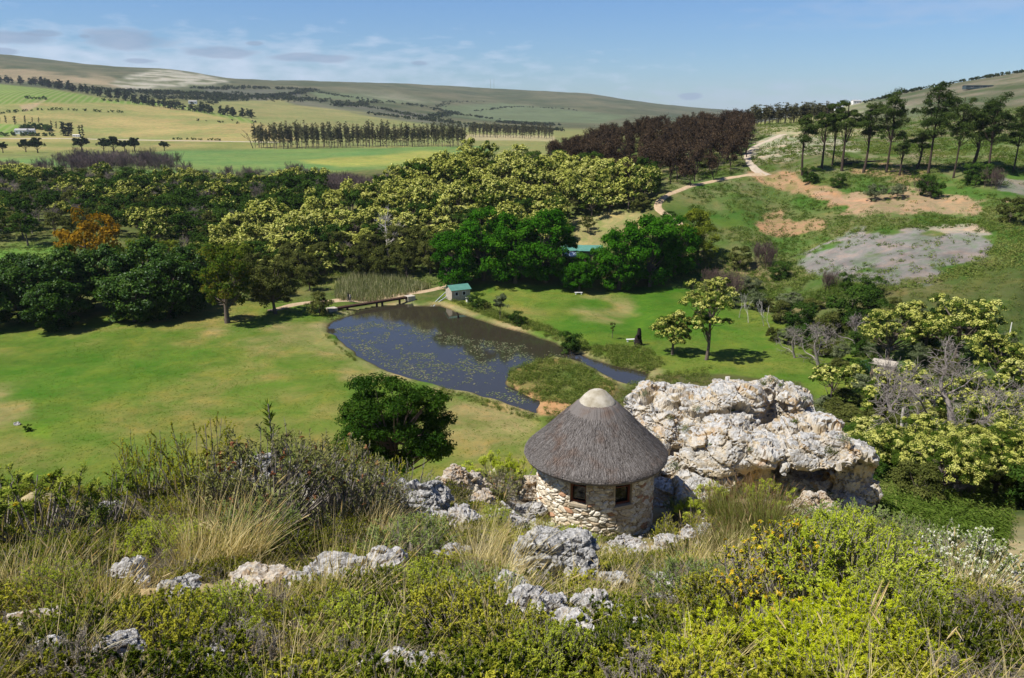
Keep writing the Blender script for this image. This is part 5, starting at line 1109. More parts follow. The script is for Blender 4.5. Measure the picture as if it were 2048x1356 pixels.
V, F = join_vf([box_vf((0, -.48, zt + .12), (L, .12, .3)), box_vf((0, .48, zt + .12), (L, .12, .3))]); link('beam', mk_mesh('walkway_beam', [dict(V=V, F=F)], [M_RUSTW]), t)
for k in (-.32, 0.05, .12, .35):
    V, F = box_vf((L * k, -.3, zt - .6), (.35, .3, 1.6)); link('post', mk_mesh('walkway_post', [dict(V=V, F=F)], [M_RUSTW]), t)
for k in (-.5, .5):
    V, F = box_vf((L * k, 0, zt - .1), (1.8, 1.6, 1.0)); link('abutment', mk_mesh('walkway_abutment', [dict(V=V, F=F)], [m_concrete]), t)
def person(px, py, rz, mats, label, lean=0.0):
    x, y, zz = hit(px, py)
    J = dict(pel=(0, 0, .95, .15), wst=(0, .01, 1.1, .135), ch=(0, .02, 1.33, .16), nk=(0, .02, 1.5, .06), hd=(0, .03, 1.62, .10), tp=(0, .02, 1.74, .07),
             sl=(-.18, .02, 1.42, .065), el=(-.26, .0, 1.13, .045), wl=(-.24, .10, .90, .035), hl=(-.24, .14, .80, .035), sr=(.18, .02, 1.42, .065), er=(.27, -.03, 1.14, .045), wr=(.27, .05, .90, .035), hr=(.27, .08, .80, .035),
             pl=(-.09, 0, .88, .10), kl=(-.10, .12, .5, .065), al=(-.10, .08, .1, .045), fl=(-.10, .22, .04, .04), pr=(.09, 0, .88, .10), kr=(.10, .0, .5, .065), ar=(.10, -.16, .12, .045), fr=(.10, -.04, .04, .04))
    E = [('pel', 'wst'), ('wst', 'ch'), ('ch', 'nk'), ('nk', 'hd'), ('hd', 'tp'), ('ch', 'sl'), ('sl', 'el'), ('el', 'wl'), ('wl', 'hl'), ('ch', 'sr'), ('sr', 'er'), ('er', 'wr'), ('wr', 'hr'), ('pel', 'pl'), ('pl', 'kl'), ('kl', 'al'), ('al', 'fl'), ('pel', 'pr'), ('pr', 'kr'), ('kr', 'ar'), ('ar', 'fr')]
    ks = list(J); me = bpy.data.meshes.new('tmp'); me.from_pydata([J[k][:3] for k in ks], [(ks.index(a), ks.index(b)) for a, b in E], []); o = bpy.data.objects.new('tmp', me); COL.objects.link(o)
    o.modifiers.new('s', 'SKIN'); md = o.modifiers.new('u', 'SUBSURF'); md.levels = 1; md.render_levels = 1
    for i, k in enumerate(ks): r = J[k][3]; me.skin_vertices[0].data[i].radius = (r, r * .85); me.skin_vertices[0].data[i].use_root = (k == 'pel')
    dg = bpy.context.evaluated_depsgraph_get(); m2 = bpy.data.meshes.new_from_object(o.evaluated_get(dg)); bpy.data.objects.remove(o)
    for m in mats: m2.materials.append(m)
    for p in m2.polygons:
        c = p.center; p.use_smooth = True; p.material_index = 2 if c.z > 1.52 or (abs(c.x) > .2 and c.z < 1.05) else (1 if c.z < .98 else 0)
    t = tag(link('person', m2, None, (x, y, zz + .06), rz), label, 'person', 'two people walking on the dirt path')
    hv, hf = revolve([(.02, 1.80), (.075, 1.79), (.118, 1.72), (.125, 1.64), (.10, 1.58)], 14); hv[:, 1] = hv[:, 1] - .0; link('hair', mk_mesh('hair', [dict(V=hv, F=hf)], [mats[3]], True), t)
M_SKIN = plain_mat('skin', (.36, .20, .13)); M_HAIR = plain_mat('dark_hair', (.02, .014, .01)); M_NAVY = plain_mat('navy_cloth', (.012, .02, .055)); M_PINKW = plain_mat('pale_cloth', (.62, .50, .46)); M_JEAN = plain_mat('blue_jeans', (.05, .10, .19))
person(697, 603, R(80), (M_NAVY, M_NAVY, M_SKIN, M_HAIR), 'person in dark navy clothes walking on the path, left one of the pair')
person(701, 604, R(75), (M_PINKW, M_JEAN, M_SKIN, M_HAIR), 'person in a pale top and blue trousers walking on the path')
# house half hidden by the leafy trees
hx, hy, hz = gp(1163, 181)
t = thing('green_roofed_house', 'low house with green and pale blue sheet roofs half hidden by leafy trees', 'house', (hx, hy, hz), R(-6))
roofed(t, 9, 5.5, 3.4, .8, M_TWALL, M_GREENROOF, .4)
M_BLUEROOF = plain_mat('pale_blue_roof', (.32, .38, .50), (.42, .48, .58), 1, .5, .3)
V, F = box_vf((-2.4, -4.2, 3.2), (4.0, 3.4, .1)); V[[0, 1, 4, 5], 2] -= .7; link('porch_roof', mk_mesh('porch_roof', [dict(V=V, F=F)], [M_BLUEROOF]), t)
for px_ in (-4.2, -.6): V, F = box_vf((px_, -5.6, 1.2), (.14, .14, 2.7)); link('post', mk_mesh('porch_post', [dict(V=V, F=F)], [M_RUSTW]), t)
opening(t, 1.6, -2.75, 1.7, 1.2, 1.1, '-y', M_RUSTW); V, F = box_vf((-.2, -2.77, 1.1), (1.0, .06, 2.1)); link('door', mk_mesh('house_door', [dict(V=V, F=F)], [M_DARKIN]), t)
# flat roofed shed and green tank under the right hand wattles
x, y, zz = gp(1765, 104)
t = thing('tool_shed', 'small brownish shed with a flat pale roof under the yellow wattles', 'shed', (x, y, zz), R(-35))
V, F = box_vf((0, 0, .9), (3.0, 2.6, 2.4)); link('wall', mk_mesh('tool_shed_wall', [dict(V=V, F=F)], [M_TWALL]), t); V, F = box_vf((0, 0, 2.16), (3.3, 2.9, .11)); link('roof', mk_mesh('tool_shed_roof', [dict(V=V, F=F)], [m_concrete]), t)
opening(t, .6, -1.3, 1.2, .8, .7, '-y')
M_TANK = plain_mat('dark_green_tank', (.008, .05, .032), (.014, .07, .045), 2, .5, .3)
x, y, zz = gp(1730, 107); t = thing('water_tank', 'dark green cylindrical water tank left of the flat roofed shed', 'tank', (x, y, zz))
V, F = revolve([(1.0, -.3), (1.0, .5), (1.03, .55), (1.0, .6), (1.0, 1.2), (1.03, 1.25), (1.0, 1.3), (1.0, 2.2), (.8, 2.5), (.3, 2.65)], 32); link('body', mk_mesh('tank_body', [dict(V=V, F=F)], [M_TANK], True), t)
V, F = revolve([(.32, 2.6), (.32, 2.74), (.02, 2.76)], 20); link('lid', mk_mesh('tank_lid', [dict(V=V, F=F)], [M_TANK], True), t)
# bench and charred stump on the right lawn, small table by the trees
def bench(px, D, label, rz=0):
    x, y, zz = gp(px, D); t = thing('white_bench', label, 'bench', (x, y, zz), rz)
    V, F = box_vf((0, 0, .45), (1.7, .45, .08)); link('seat', mk_mesh('bench_seat', [dict(V=V, F=F)], [M_WHITE]), t)
    for s in (-.6, .6): V, F = box_vf((s, 0, .2), (.2, .38, .42)); link('leg', mk_mesh('bench_leg', [dict(V=V, F=F)], [M_WHITE]), t)
bench(1262, 128.5, 'white stone bench beside the charred stump', .15); bench(1157, 164, 'grey white bench in the shade under the leafy trees', 0)
V, F, _t = bare_tree(np.random.default_rng(5), 3.0, .85, levels=1, kids=(2, 3), spread=.35, trunk=.7, rmin=.12)
x, y, zz = gp(1277, 126.5); tag(link('charred_stump', mk_mesh('charred_stump', [dict(V=V, F=F)], [M_CHAR], True), None, (x, y, zz)), 'black charred forked tree stump on the edge of the right lawn', 'stump')
V, F, _t = bare_tree(np.random.default_rng(8), 1.6, .3, levels=1, kids=(2, 2), spread=.3, trunk=.75, rmin=.1)
x, y, zz = gp(921, 146); tag(link('charred_stump', mk_mesh('small_stump', [dict(V=V, F=F)], [M_CHAR], True), None, (x, y, zz)), 'small dark stump on the pond bank below the shed', 'stump')
# buildings far off
def cottage(px, py, w, d, h, rise, wall, roofm, label, rz, name='cottage', D=None):
    x, y, zz = hit(px, py) if D is None else gp(px, D); t = thing(name, label, 'house', (x, y, zz), rz); roofed(t, w, d, h, rise, wall, roofm, .3)
    for k in (-.28, .05, .32): opening(t, w * k, -d / 2, h * .55, w * .08, h * .42, '-y')
M_GREYROOF = plain_mat('grey_roof', (.30, .29, .28), (.42, .41, .40), 1, .8, .1); M_DKROOF = plain_mat('dark_roof', (.02, .035, .032), (.03, .05, .045), 1, .6, .2); M_DKWALL = plain_mat('dark_glazed_wall', (.03, .05, .055), (.06, .09, .095), 1, .4, .4)
cottage(44, 268, 14, 7, 4.5, 2.0, M_WHITE, M_GREYROOF, 'white farmhouse among dark garden trees beside the small vineyard', .1)
cottage(62, 267, 10, 6, 4, 1.8, M_WHITE, M_GREYROOF, 'white farm building right of the white farmhouse', .3)
cottage(154, 274, 9, 3, 2.2, .5, M_WHITE, M_WHITE, 'low white gateway building beside the pair of cypresses', 0)
cottage(386, 208, 16, 8, 5, 2, M_WHITE, M_GREYROOF, 'white cottage behind the slanting pine belt', .2)
cottage(222, 131, 26, 12, 7, 2.5, M_TWALL, M_DKROOF, 'brownish house among trees on the skyline hill', .1)
cottage(1955, 177, 20, 8, 2.0, .4, M_DKWALL, M_DKROOF, 'long dark glazed house on the right hillside above the pines', -.15)
cottage(1712, 208, 9, 5, 3, 1, M_WHITE, M_GREYROOF, 'white cottage on the right hillside behind the slim pines', .1)
cottage(1676, 220, 8, 5, 3, 1, M_WHITE, M_GREYROOF, 'small white cottage behind the gum trees on the right', .1)
for px, lb in ((981, 'left one of the two thin masts on the skyline'), (988, 'right one of the two thin masts on the skyline')):
    x, y, zz = gp(px, 4300); y = 4300
    V, F = tube([(0, 0, -5), (0, 0, 48)], [1.0, .6], 5); t = thing('radio_mast', lb, 'mast', (x, y, zz), 0, 'masts on the skyline'); link('pole', mk_mesh('mast_pole', [dict(V=V, F=F)], [M_PIPE]), t)
# ---------------------------------------------------------------- wattles and bare trees below the right flank of the hill
def wattle(seed, K, rx, rz, cz, rc, nl, size, h, r0, fl=.6, frac=.8, zmin=-.7, fork=.35, sub=6): 
    return proto_tree('wattle', seed, ck(K=K, rx=rx, ry=rx, rz=rz, cz=cz, rc=rc, nleaf=int(nl * .5), size=size, asp=.45, zmin=zmin, flower=fl * .9, sub=int(sub * 2.2), shell=.58, flat=.8, fsize=.9, spray=(.22, .38)), h, r0, [M_WATTLE, M_WFLOWER], M_BARK, frac, fork)
WTALL = wattle(300, 36, 3.4, 4.2, 8.6, 1.25, 95, .115, 8.5, .24, .55, .9, -.95)
WMID = wattle(301, 26, 2.7, 2.6, 4.0, 1.1, 95, .11, 4.6, .2, .62)
WBIG = [wattle(302 + i, 40, 4.6, 3.4, 5.6, 1.35, 120, .11, 6, .3, .62, .9) for i in range(2)]
WNEAR = [wattle(305 + i, 38, 3.4, 2.2, 3.6, 1.0, 230, .062, 4.2, .2, .46, .9, -.6) for i in range(3)]
WUMB = wattle(309, 22, 2.6, 1.1, 5.2, .9, 90, .11, 5.0, .16, .5, 1.0, -.5, .6)
for px, D, pr, s, lb in ((1412, 117, WTALL, 1.06, 'tall wattle in yellow blossom standing on the lawn edge behind the outcrop'), (1345, 120, WMID, 1.12, 'smaller rounded blossoming wattle left of the tall one on the lawn'),
        (1905, 104, WBIG[0], 1.12, 'broad wattle with the brightest yellow crown on the right, beside the grey burnt patch'), (1775, 110, WBIG[1], .98, 'yellow wattle over the flat roofed shed'), (1850, 112, WBIG[1], .85, 'yellow wattle between the broad bright one and the shed'),
        (1655, 92, WUMB, 1.02, 'slender wattle with a small umbrella crown right behind the outcrop'), (1765, 80, WMID, 1.0, 'dark wattle on a pale straight trunk in front of the flat roofed shed'), (2000, 88, WBIG[0], .8, 'yellow wattle by the right edge behind the big dead tree'),
        (2000, 61, WNEAR[0], .98, 'large yellow wattle at the right edge beside the dead tree foot'), (1905, 54, WNEAR[1], .72, 'yellow wattle right below the foot of the dead tree'), (1815, 50, WNEAR[2], .92, 'yellow wattle close to the right side of the outcrop'), (1985, 46, WNEAR[0], .90, 'spreading yellow wattle nearest the right edge below the others'),
        (1880, 44, WNEAR[1], .78, 'low yellow wattle in front of the grey twigs'), (1760, 58, WNEAR[2], .8, 'wattle half behind the right shoulder of the outcrop'), (2060, 52, WNEAR[2], .9, 'wattle cut by the right edge above the nearest one'), (1700, 100, WMID, .7, 'small wattle at the lawn corner by the dirt strip')):
    x, y, zz = gp(px, D); plant('wattle_tree', lb, 'tree', x, y, pr, s, px * .37, 'wattles below the right hillside', sink=.2)
def bigbare(seed, h, r0, mat, name='bare_tree', **k):
    V, F, t = bare_tree(np.random.default_rng(seed), h, r0, **k); return mk_mesh(name, [dict(V=V, F=F)], [mat], True)
M_GTWIG = plain_mat('grey_dead_wood', (.16, .135, .12), (.36, .32, .29), 5, .95, .05, .2)
DB = bigbare(320, 10.8, .30, M_GTWIG, levels=6, kids=(3, 4), spread=.68, up=.12, trunk=.32, shrink=.70, rmin=.011, crook=.17)
x, y, zz = gp(1915, 57); o = plant('dead_tree', 'large grey leafless tree with a wide twiggy crown and leaning trunk on the right', 'tree', x, y, DB, 1.0, 1.0); o.rotation_euler = (0, -.12, 1.0)
DB2 = bigbare(321, 8.0, .2, M_GTWIG, levels=5, kids=(3, 4), spread=.7, up=.1, trunk=.32, shrink=.72, rmin=.013)
for px, D, s, lb in ((1640, 112, 1.0, 'grey leafless spreading tree behind the slender umbrella wattle'), (1590, 118, .7, 'small grey leafless tree left of the spreading grey one'), (1790, 76, 1.0, 'bare grey tree with drooping twigs beside the pale trunk'), (2045, 70, .9, 'grey leafless tree at the right edge behind the dead tree'), (1710, 122, .75, 'grey leafless tree against the dark green bushes')):
    x, y, zz = gp(px, D); plant('bare_tree', lb, 'tree', x, y, DB2, s, px, 'grey leafless trees on the right')
GTW = brush_mesh('grey_thicket', 322, M_GTWIG, 22, 2.2, 1.6)
for px, D, s, lb in ((1905, 46.5, 1.0, 'grey twiggy thicket between the lower wattles'), (1850, 42, .55, 'small grey twiggy bush beside the low wattle')):
    x, y, zz = gp(px, D); plant('twiggy_bush', lb, 'bush', x, y, GTW, s)
BRN = plain_mat('brown_twigs', (.075, .050, .042), (.15, .105, .09), 5, .95, .05)
BRB = [brush_mesh('brown_bush', 330 + i, BRN, 30, 5.0, 4.2) for i in range(2)]
for px, D, s, lb in ((1455, 158, 1.25, 'wide brown leafless bush at the end of the lawn behind the tall wattle'), (1425, 166, .9, 'brown leafless bush beside the bright green clump'), (1527, 172, 1.15, 'round brown leafless tree standing on the green hillside'), (1660, 150, .7, 'brown leafless sapling below the grey burnt patch'), (1845, 200, .8, 'brown leafless bush at the edge of the pink bank'), (1985, 196, 1.0, 'dark brown bush under the pines on the right')):
    x, y, zz = gp(px, D); plant('brown_bush', lb, 'bush', x, y, BRB[int(px) % 2], s, px)
GB = [proto_tree('green_bush', 340 + i, ck(K=24, rx=2.8, ry=2.8, rz=2.8, cz=2.8, rc=1.05, nleaf=46, size=.17, sub=6, zmin=-.95), 3, .14, [mt], M_BARK, .5, .2) for i, mt in enumerate((M_OLIVE, M_DARK, M_GREYG))]
for px, D, s, k, lb in ((1600, 134, 1.0, 1, 'dark green bush left of the large green bush'), (1700, 131, 1.35, 1, 'large dark green bush behind the grey leafless trees'), (1660, 128, .8, 0, 'olive bush between the two dark green bushes'), (1560, 140, .75, 0, 'olive green bush at the end of the lawn'), (1510, 150, .8, 2, 'grey-green bush on the rough grass behind the lawn end'), (1745, 128, .9, 1, 'dark green bush beside the green tank'),
        (1480, 172, .9, 0, 'olive bush right of the yellow-green tree'), (1860, 196, 1.0, 1, 'dark rounded bush on the pink bank'), (1750, 197, .8, 2, 'grey-green bush on the pink bank'), (1795, 196, .7, 2, 'small grey-green bush in the middle of the bank'), (1620, 217, .8, 1, 'dark bush at the foot of the leftmost pine'), (1675, 212, .7, 1, 'bush below the slim pines'), (1950, 200, 1.1, 1, 'dark bush at the foot of the right pines'), (2020, 170, 1.0, 0, 'olive bush by the right edge above the burnt patch'), (1335, 196, .55, 1, 'small dark bush beside the track'), (1280, 205, .8, 0, 'olive bush at the edge of the mound beside the track'),
        (1410, 245, .8, 0, 'olive bush at the edge of the burnt wood'), (1370, 240, .9, 1, 'dark green bush where the track meets the burnt wood'), (1180, 262, 1.3, 1, 'dark green tree between the wattles and the burnt wood'), (1060, 268, 1.4, 1, 'dark pointed tree at the back of the wattle mound'), (1110, 275, 1.3, 1, 'dark tree left of the burnt wood')):
    x, y, zz = gp(px, D); plant('green_bush', lb, 'bush', x, y, GB[k], s, px)
for k, (px, D) in enumerate(((1545, 128), (1575, 126), (1612, 124), (1650, 120), (1680, 116), (1720, 118), (1625, 142), (1580, 148), (1690, 146), (1530, 150), (1470, 152), (1740, 140), (1790, 132), (1830, 126), (1880, 124), (1950, 120), (2010, 112), (1720, 104), (1690, 94), (1740, 96), (1610, 134), (1640, 132), (1500, 160), (1560, 164), (1840, 92), (1900, 84), (1950, 80), (1700, 84))):
    x, y, zz = gp(px, D); plant('scrub_bush', 'bushy green shrub in the scrub between the right lawn and the hillside', 'bush', x, y, GB[(k * 2) % 3], (.45 + .13 * (k % 4), .45 + .13 * (k % 4), .42 + .16 * (k % 3)), k, 'scrub right of the lawn')
rr_ = random.Random(17)
for k in range(46):
    px, D = rr_.uniform(1640, 2110), math.exp(rr_.uniform(math.log(38), math.log(118)))
    if px < 1790 and D < 44: continue
    if 1725 < px < 1800 and 85 < D < 112: continue
    x, y, zz = gp(px, D); plant('scrub_bush', 'dark olive bush in the tangle between the outcrop and the right edge', 'bush', x, y, GB[(0, 1, 0, 2)[k % 4]], (rr_.uniform(.4, .75), rr_.uniform(.4, .75), rr_.uniform(.35, .7)), k, 'bushes right of the outcrop')
for k, (px, D, s) in enumerate(((1860, 70, .75), (1930, 74, .8), (2040, 56, .7), (1840, 60, .6), (1960, 66, .7), (1820, 90, .7), (2020, 78, .8))):
    x, y, zz = gp(px, D); plant('wattle_tree', 'olive wattle with scattered blossom in the tangle right of the outcrop', 'tree', x, y, WMID, s, k, 'wattles in the tangle')
SAP = bigbare(350, 4.2, .05, M_PALE, 'sapling', levels=3, kids=(2, 3), spread=.35, up=.6, trunk=.4, rmin=.014)
for k, (px, D) in enumerate(((1497, 140), (1542, 134), (1528, 138), (1478, 144))):
    x, y, zz = gp(px, D); plant('sapling', 'thin pale stemmed leafless sapling at the end of the right lawn', 'tree', x, y, SAP, 1 + k * .1, k, 'pale saplings')
x, y, zz = gp(1795, 63); V, F = tube([(0, 0, -.5), (.05, 0, 2), (-.1, 0, 4.6)], [.24, .19, .12], 8); tag(link('bleached_trunk', mk_mesh('bleached_trunk', [dict(V=V, F=F)], [M_PALE], True), None, (x, y, zz)), 'pale straight bleached tree trunk right of the outcrop', 'trunk')
x, y, zz = gp(2018, 118); V, F = tube([(0, 0, -.3), (0, 0, 2.6)], [.09, .08], 6); tag(link('marker_post', mk_mesh('marker_post', [dict(V=V, F=F)], [M_WHITE]), None, (x, y, zz)), 'thin white post on the green slope by the right edge', 'post')

# ---------------------------------------------------------------- the pines on the hillside
def pine(seed, h, rx, top=.46, K=24, wide=1.0):
    return proto_tree('pine', seed, ck(K=int(K * 1.35), rx=rx, ry=rx, rz=h * top * .5, cz=h * (1 - top * .5) - .3, rc=1.65 * wide, nleaf=44, size=.34, asp=.26, sub=6, zmin=-.95, shell=.45, flat=.75, taper=.15), h * .97, .30, [M_PINE], M_PINEBARK, 1.0, 1 - top)
PSL = [pine(360 + i, 19, 2.6, .5, 13) for i in range(2)]; PBG = [pine(364 + i, 25, 5.4, .60, 28, 1.25) for i in range(3)]
for px, pb, pt, pr, w, lb in ((1605, 350, 226, PSL[0], 1.15, 'leftmost pine of the hillside row with a narrow drooping crown'), (1643, 338, 200, PSL[1], 1.0, 'slim pine second from the left of the hillside row'), (1664, 332, 203, PSL[0], .8, 'thinnest slim pine behind the second one'), (1683, 342, 193, PSL[1], 1.05, 'slim straight pine with a small flat crown, left of the middle'), (1726, 346, 205, PSL[0], 1.1, 'narrow pine just left of the broad crowned one'),
        (1772, 346, 170, PBG[0], .85, 'broad crowned pine left of the tallest pine'), (1798, 352, 268, PSL[1], 1.4, 'short pine stem with low boughs right of the broad crowned pine'), (1832, 338, 258, PSL[0], 1.9, 'low bushy pine between the broad crowned and the tallest pine'), (1856, 348, 149, PBG[1], .85, 'tallest pine with a broad dark crown against the sky'), (1906, 356, 178, PBG[2], .70, 'leaning pine right of the tallest one'), (1940, 340, 222, PSL[0], 1.8, 'lower pine filling the gap between the right hand pines'), (1977, 350, 178, PBG[0], .95, 'thick stemmed pine with spreading dark crown on the right'), (2026, 345, 200, PBG[1], .85, 'pine by the right edge with merged crown'), (2075, 350, 190, PBG[2], 1.0, 'pine cut by the right edge')):
    x, y, zz = hit(px, pb, 120); tz = CZ + ray(px, pt)[1] * y; hh = tz - zz; base_h = 19.5 if pr in PSL else 26.3; s = hh / base_h
    plant('pine_tree', lb, 'tree', x, y, pr, (s * w * (1.15 if pr in PBG else 1), s * w * (1.15 if pr in PBG else 1), s), px * .7, 'pines on the hillside', sink=.3)
STK = plain_mat('burnt_stalk', (.02, .016, .013), (.07, .055, .045), 4)
def logs():
    r = random.Random(4)
    for k, (px, py, L, a) in enumerate(((1700, 330, 9, .5), (1760, 325, 12, .4), (1690, 322, 6, .9), (1800, 345, 5, -.3))):
        x, y, zz = hit(px, py, 120); V, F = tube([(-L / 2, 0, .2), (0, .2, .35), (L / 2, 0, .6)], [.28, .24, .12], 6)
        for q in (-.2, .15, .3): 
            v2, f2 = tube([(L * q, 0, .3), (L * q + .6, .3, 1.3)], [.09, .03], 4); V, F = join_vf([(V, F), (v2, f2)])
        tag(link('fallen_log', mk_mesh('fallen_log', [dict(V=V, F=F)], [STK]), None, (x, y, zz), a), 'charred fallen trunk lying under the hillside pines', 'log', 'fallen trunks under the pines')
logs()

# ---------------------------------------------------------------- round the pond
for px, D, s, k, lb in ((955, 151, .62, 1, 'small round dark green tree on the bank right of the shed'), (1037, 138.5, .5, 1, 'smallest green tree on the far bank'), (640, 146, .80, 0, 'olive green small tree at the left corner of the pond'), (975, 150, .3, 0, 'low bush beside the small round tree')):
    x, y, zz = gp(px, D); plant('small_tree', lb, 'tree', x, y, GB[k], s, px)
x, y, zz = gp(1000, 142); plant('small_tree', 'slender grey-green tree on the pond bank', 'tree', x, y, proto_tree('sap_tree', 372, ck(K=14, rx=1.3, ry=1.3, rz=1.6, cz=3.3, rc=.6, nleaf=36, size=.13, sub=5, zmin=-.9), 3.2, .09, [M_GREYG], M_BARK, .8), 1.05)
x, y, zz = gp(1140, 122.5); plant('small_tree', 'dark green upright bushy tree on the pond bank', 'tree', x, y, GB[1], (.62, .62, .74), 2)
x, y, zz = gp(1224, 130); plant('small_tree', 'thin green sapling on the right lawn', 'tree', x, y, proto_tree('thin_sap', 373, ck(K=7, rx=.5, ry=.5, rz=1.2, cz=2.0, rc=.3, nleaf=20, size=.12, sub=3, zmin=-.9), 2.8, .05, [M_OLIVE], M_BARK, .8), 1)
BT = proto_tree('round_tree', 381, ck(K=96, rx=5.2, ry=5.0, rz=4.7, cz=8.2, rc=1.3, nleaf=95, size=.14, asp=.5, sub=7, zmin=-.9, shell=.62, flat=.65), 8.5, .34, [LM('round_tree_leaf', (.012, .036, .005), (.035, .085, .009), (.10, .165, .022), .25)], M_BARK, .9, .3)
x, y, zz = gp(798, 66); plant('round_tree', 'broad round crowned dark green tree by the pond behind the slope', 'tree', x, y, BT, .98, .6, z=zz + .8)
def pts_in(poly_px, n, seed, zref=0.0, wet=None):
    r = np.random.default_rng(seed); Pw = np.array([on_plane(a, b_, zref) for a, b_ in poly_px]); lo, hi = Pw.min(0), Pw.max(0); q = lo + (hi - lo) * r.random((n * 6, 2)); q = q[polysd(q[:, 0], q[:, 1], Pw) > 0]
    d = polysd(q[:, 0], q[:, 1], POND); q = q[d < .35 if wet is None else (d > wet)]; return q[:n]
def bank():
    r = np.random.default_rng(12); out = []
    isl = [(1015, 742), (1060, 726), (1105, 716), (1150, 724), (1190, 745), (1232, 770), (1215, 800), (1170, 812), (1100, 806), (1045, 784), (1020, 768)]
    shore = [(895, 600), (960, 628), (1010, 645), (1065, 664), (1120, 682), (1180, 708), (1240, 730), (1300, 742), (1330, 730), (1290, 690), (1240, 690), (1200, 690), (1150, 680), (1100, 655), (1040, 635), (985, 620), (930, 605)]
    for poly, n, sp, nl, sz in ((isl, 1000, .62, 34, .12), (shore, 1700, .55, 30, .12), ([(1085, 815), (1170, 815), (1230, 800), (1250, 770), (1330, 745), (1420, 735), (1420, 800), (1250, 850), (1100, 850)], 700, .5, 30, .105),
            ([(880, 775), (1000, 806), (1075, 832), (1075, 845), (980, 815), (880, 785)], 160, .35, 26, .09), ([(655, 665), (690, 700), (715, 720), (708, 722), (680, 700), (650, 672)], 90, .35, 26, .09), ([(640, 625), (760, 612), (830, 607), (760, 622), (650, 640)], 150, .3, 20, .09)):
        q = pts_in(poly, n, len(out) + 3); q = q[fbm2(q[:, 0], q[:, 1], 2.5, 2, 5) > -.38]; P = np.stack([q[:, 0], q[:, 1], H(q[:, 0], q[:, 1]) + .05], 1)
        d = tufts(r, P, nl, sz, sp, .30, 1.0, r.random(len(P)), 1.15); out.append(d)
    tag(link('bank_shrubs', mk_mesh('bank_shrubs', out, [LM('bank_leaf', (.045, .075, .012), (.115, .165, .026), (.27, .28, .085), .3)])), 'low green scrub and rushes covering the pond banks and the islet', 'ground cover', None, 'stuff')
    # lily pads
    q = pts_in([(660, 660), (760, 640), (860, 660), (960, 680), (1060, 690), (1130, 712), (1060, 725), (1015, 745), (1020, 770), (1070, 815), (980, 795), (860, 765), (740, 728), (690, 690)], 6500, 9, -.45, .8)
    q = q[(fbm2(q[:, 0], q[:, 1], 5, 3, 15) + .9 * fbm2(q[:, 0], q[:, 1], 1.6, 2, 16)) > -.02 - .25 * (r.random(len(q)) < .3)]; n = len(q); th = np.arange(7) / 7 * 6.283
    s = r.uniform(.06, .16, n); V = np.stack([q[:, 0, None] + s[:, None] * np.cos(th), q[:, 1, None] + s[:, None] * np.sin(th), np.broadcast_to((-.435 + .02 * r.random(n))[:, None], (n, 7))], -1).reshape(-1, 3)
    tag(link('lily_pads', mk_mesh('lily_pads', [dict(V=V, F=np.arange(7 * n).reshape(n, 7), tint=r.random(n))], [LM('lily_pad', (.06, .085, .03), (.12, .15, .06), (.24, .22, .12), .1, .0, .06)])), 'floating lily pads scattered over the pond', 'lily pads', None, 'stuff')
    # reeds behind the path
    q = pts_in([(668, 592), (680, 560), (705, 548), (760, 545), (840, 566), (862, 574), (820, 584), (770, 590), (720, 594), (685, 598)], 2000, 10, 0.3); parts = []
    for x, y in q: pass
    k = len(q); a = r.random(k) * 6.28; hgt = r.uniform(.8, 2.2, k); P0 = np.stack([q[:, 0], q[:, 1], H(q[:, 0], q[:, 1])], 1); lean = np.stack([np.cos(a), np.sin(a), 0 * a], 1) * .35
    Vs = []; 
    for j in range(5):
        off = np.stack([r.normal(size=k) * .3, r.normal(size=k) * .3, 0 * a], 1); b0 = P0 + off; tp = b0 + lean * hgt[:, None] * r.uniform(.2, 1, k)[:, None] + np.array([0, 0, 1.0]) * (hgt * r.uniform(.6, 1, k))[:, None]; w = np.stack([np.cos(a + j), np.sin(a + j), 0 * a], 1) * .045
        Vs.append(np.stack([b0 - w, b0 + w, tp + w * .3, tp - w * .3], 1))
    V = np.concatenate(Vs).reshape(-1, 3); tag(link('reeds', mk_mesh('reeds', [dict(V=V, F=np.arange(len(V)).reshape(-1, 4), tint=r.random(len(V) // 4))], [LM('reed_blade', (.13, .17, .05), (.30, .30, .14), (.56, .50, .34), .25)])), 'pale dry reeds behind the dirt path', 'reeds', None, 'stuff')
bank()
BARE = [[(1505, 343), (1560, 346), (1640, 368), (1720, 392), (1750, 412), (1700, 424), (1620, 394), (1530, 374)], [(1630, 392), (1740, 384), (1900, 380), (1980, 398), (1950, 440), (1850, 425), (1720, 432)], [(1500, 445), (1560, 438), (1650, 455), (1610, 468), (1520, 464)],
        [(1585, 520), (1640, 490), (1720, 466), (1800, 460), (1900, 464), (2000, 474), (1975, 505), (1915, 535), (1850, 556), (1750, 572), (1690, 564), (1620, 545)], [(1150, 440), (1290, 425), (1320, 450), (1260, 500), (1150, 500)]]
LAWNR = [(870, 640), (880, 585), (960, 568), (1350, 575), (1470, 590), (1560, 640), (1640, 668), (1745, 735), (1790, 830), (1690, 850), (1600, 765), (1450, 748)]
TRK = [[(1364, 452), (1335, 432), (1312, 420), (1318, 402), (1345, 386), (1390, 370), (1440, 360), (1500, 350), (1530, 350)], [(1530, 352), (1512, 342), (1499, 328), (1494, 312), (1503, 298), (1525, 286), (1545, 278), (1566, 269)], [(540, 622), (600, 606), (660, 604), (720, 600), (780, 594), (840, 585), (895, 572)]]
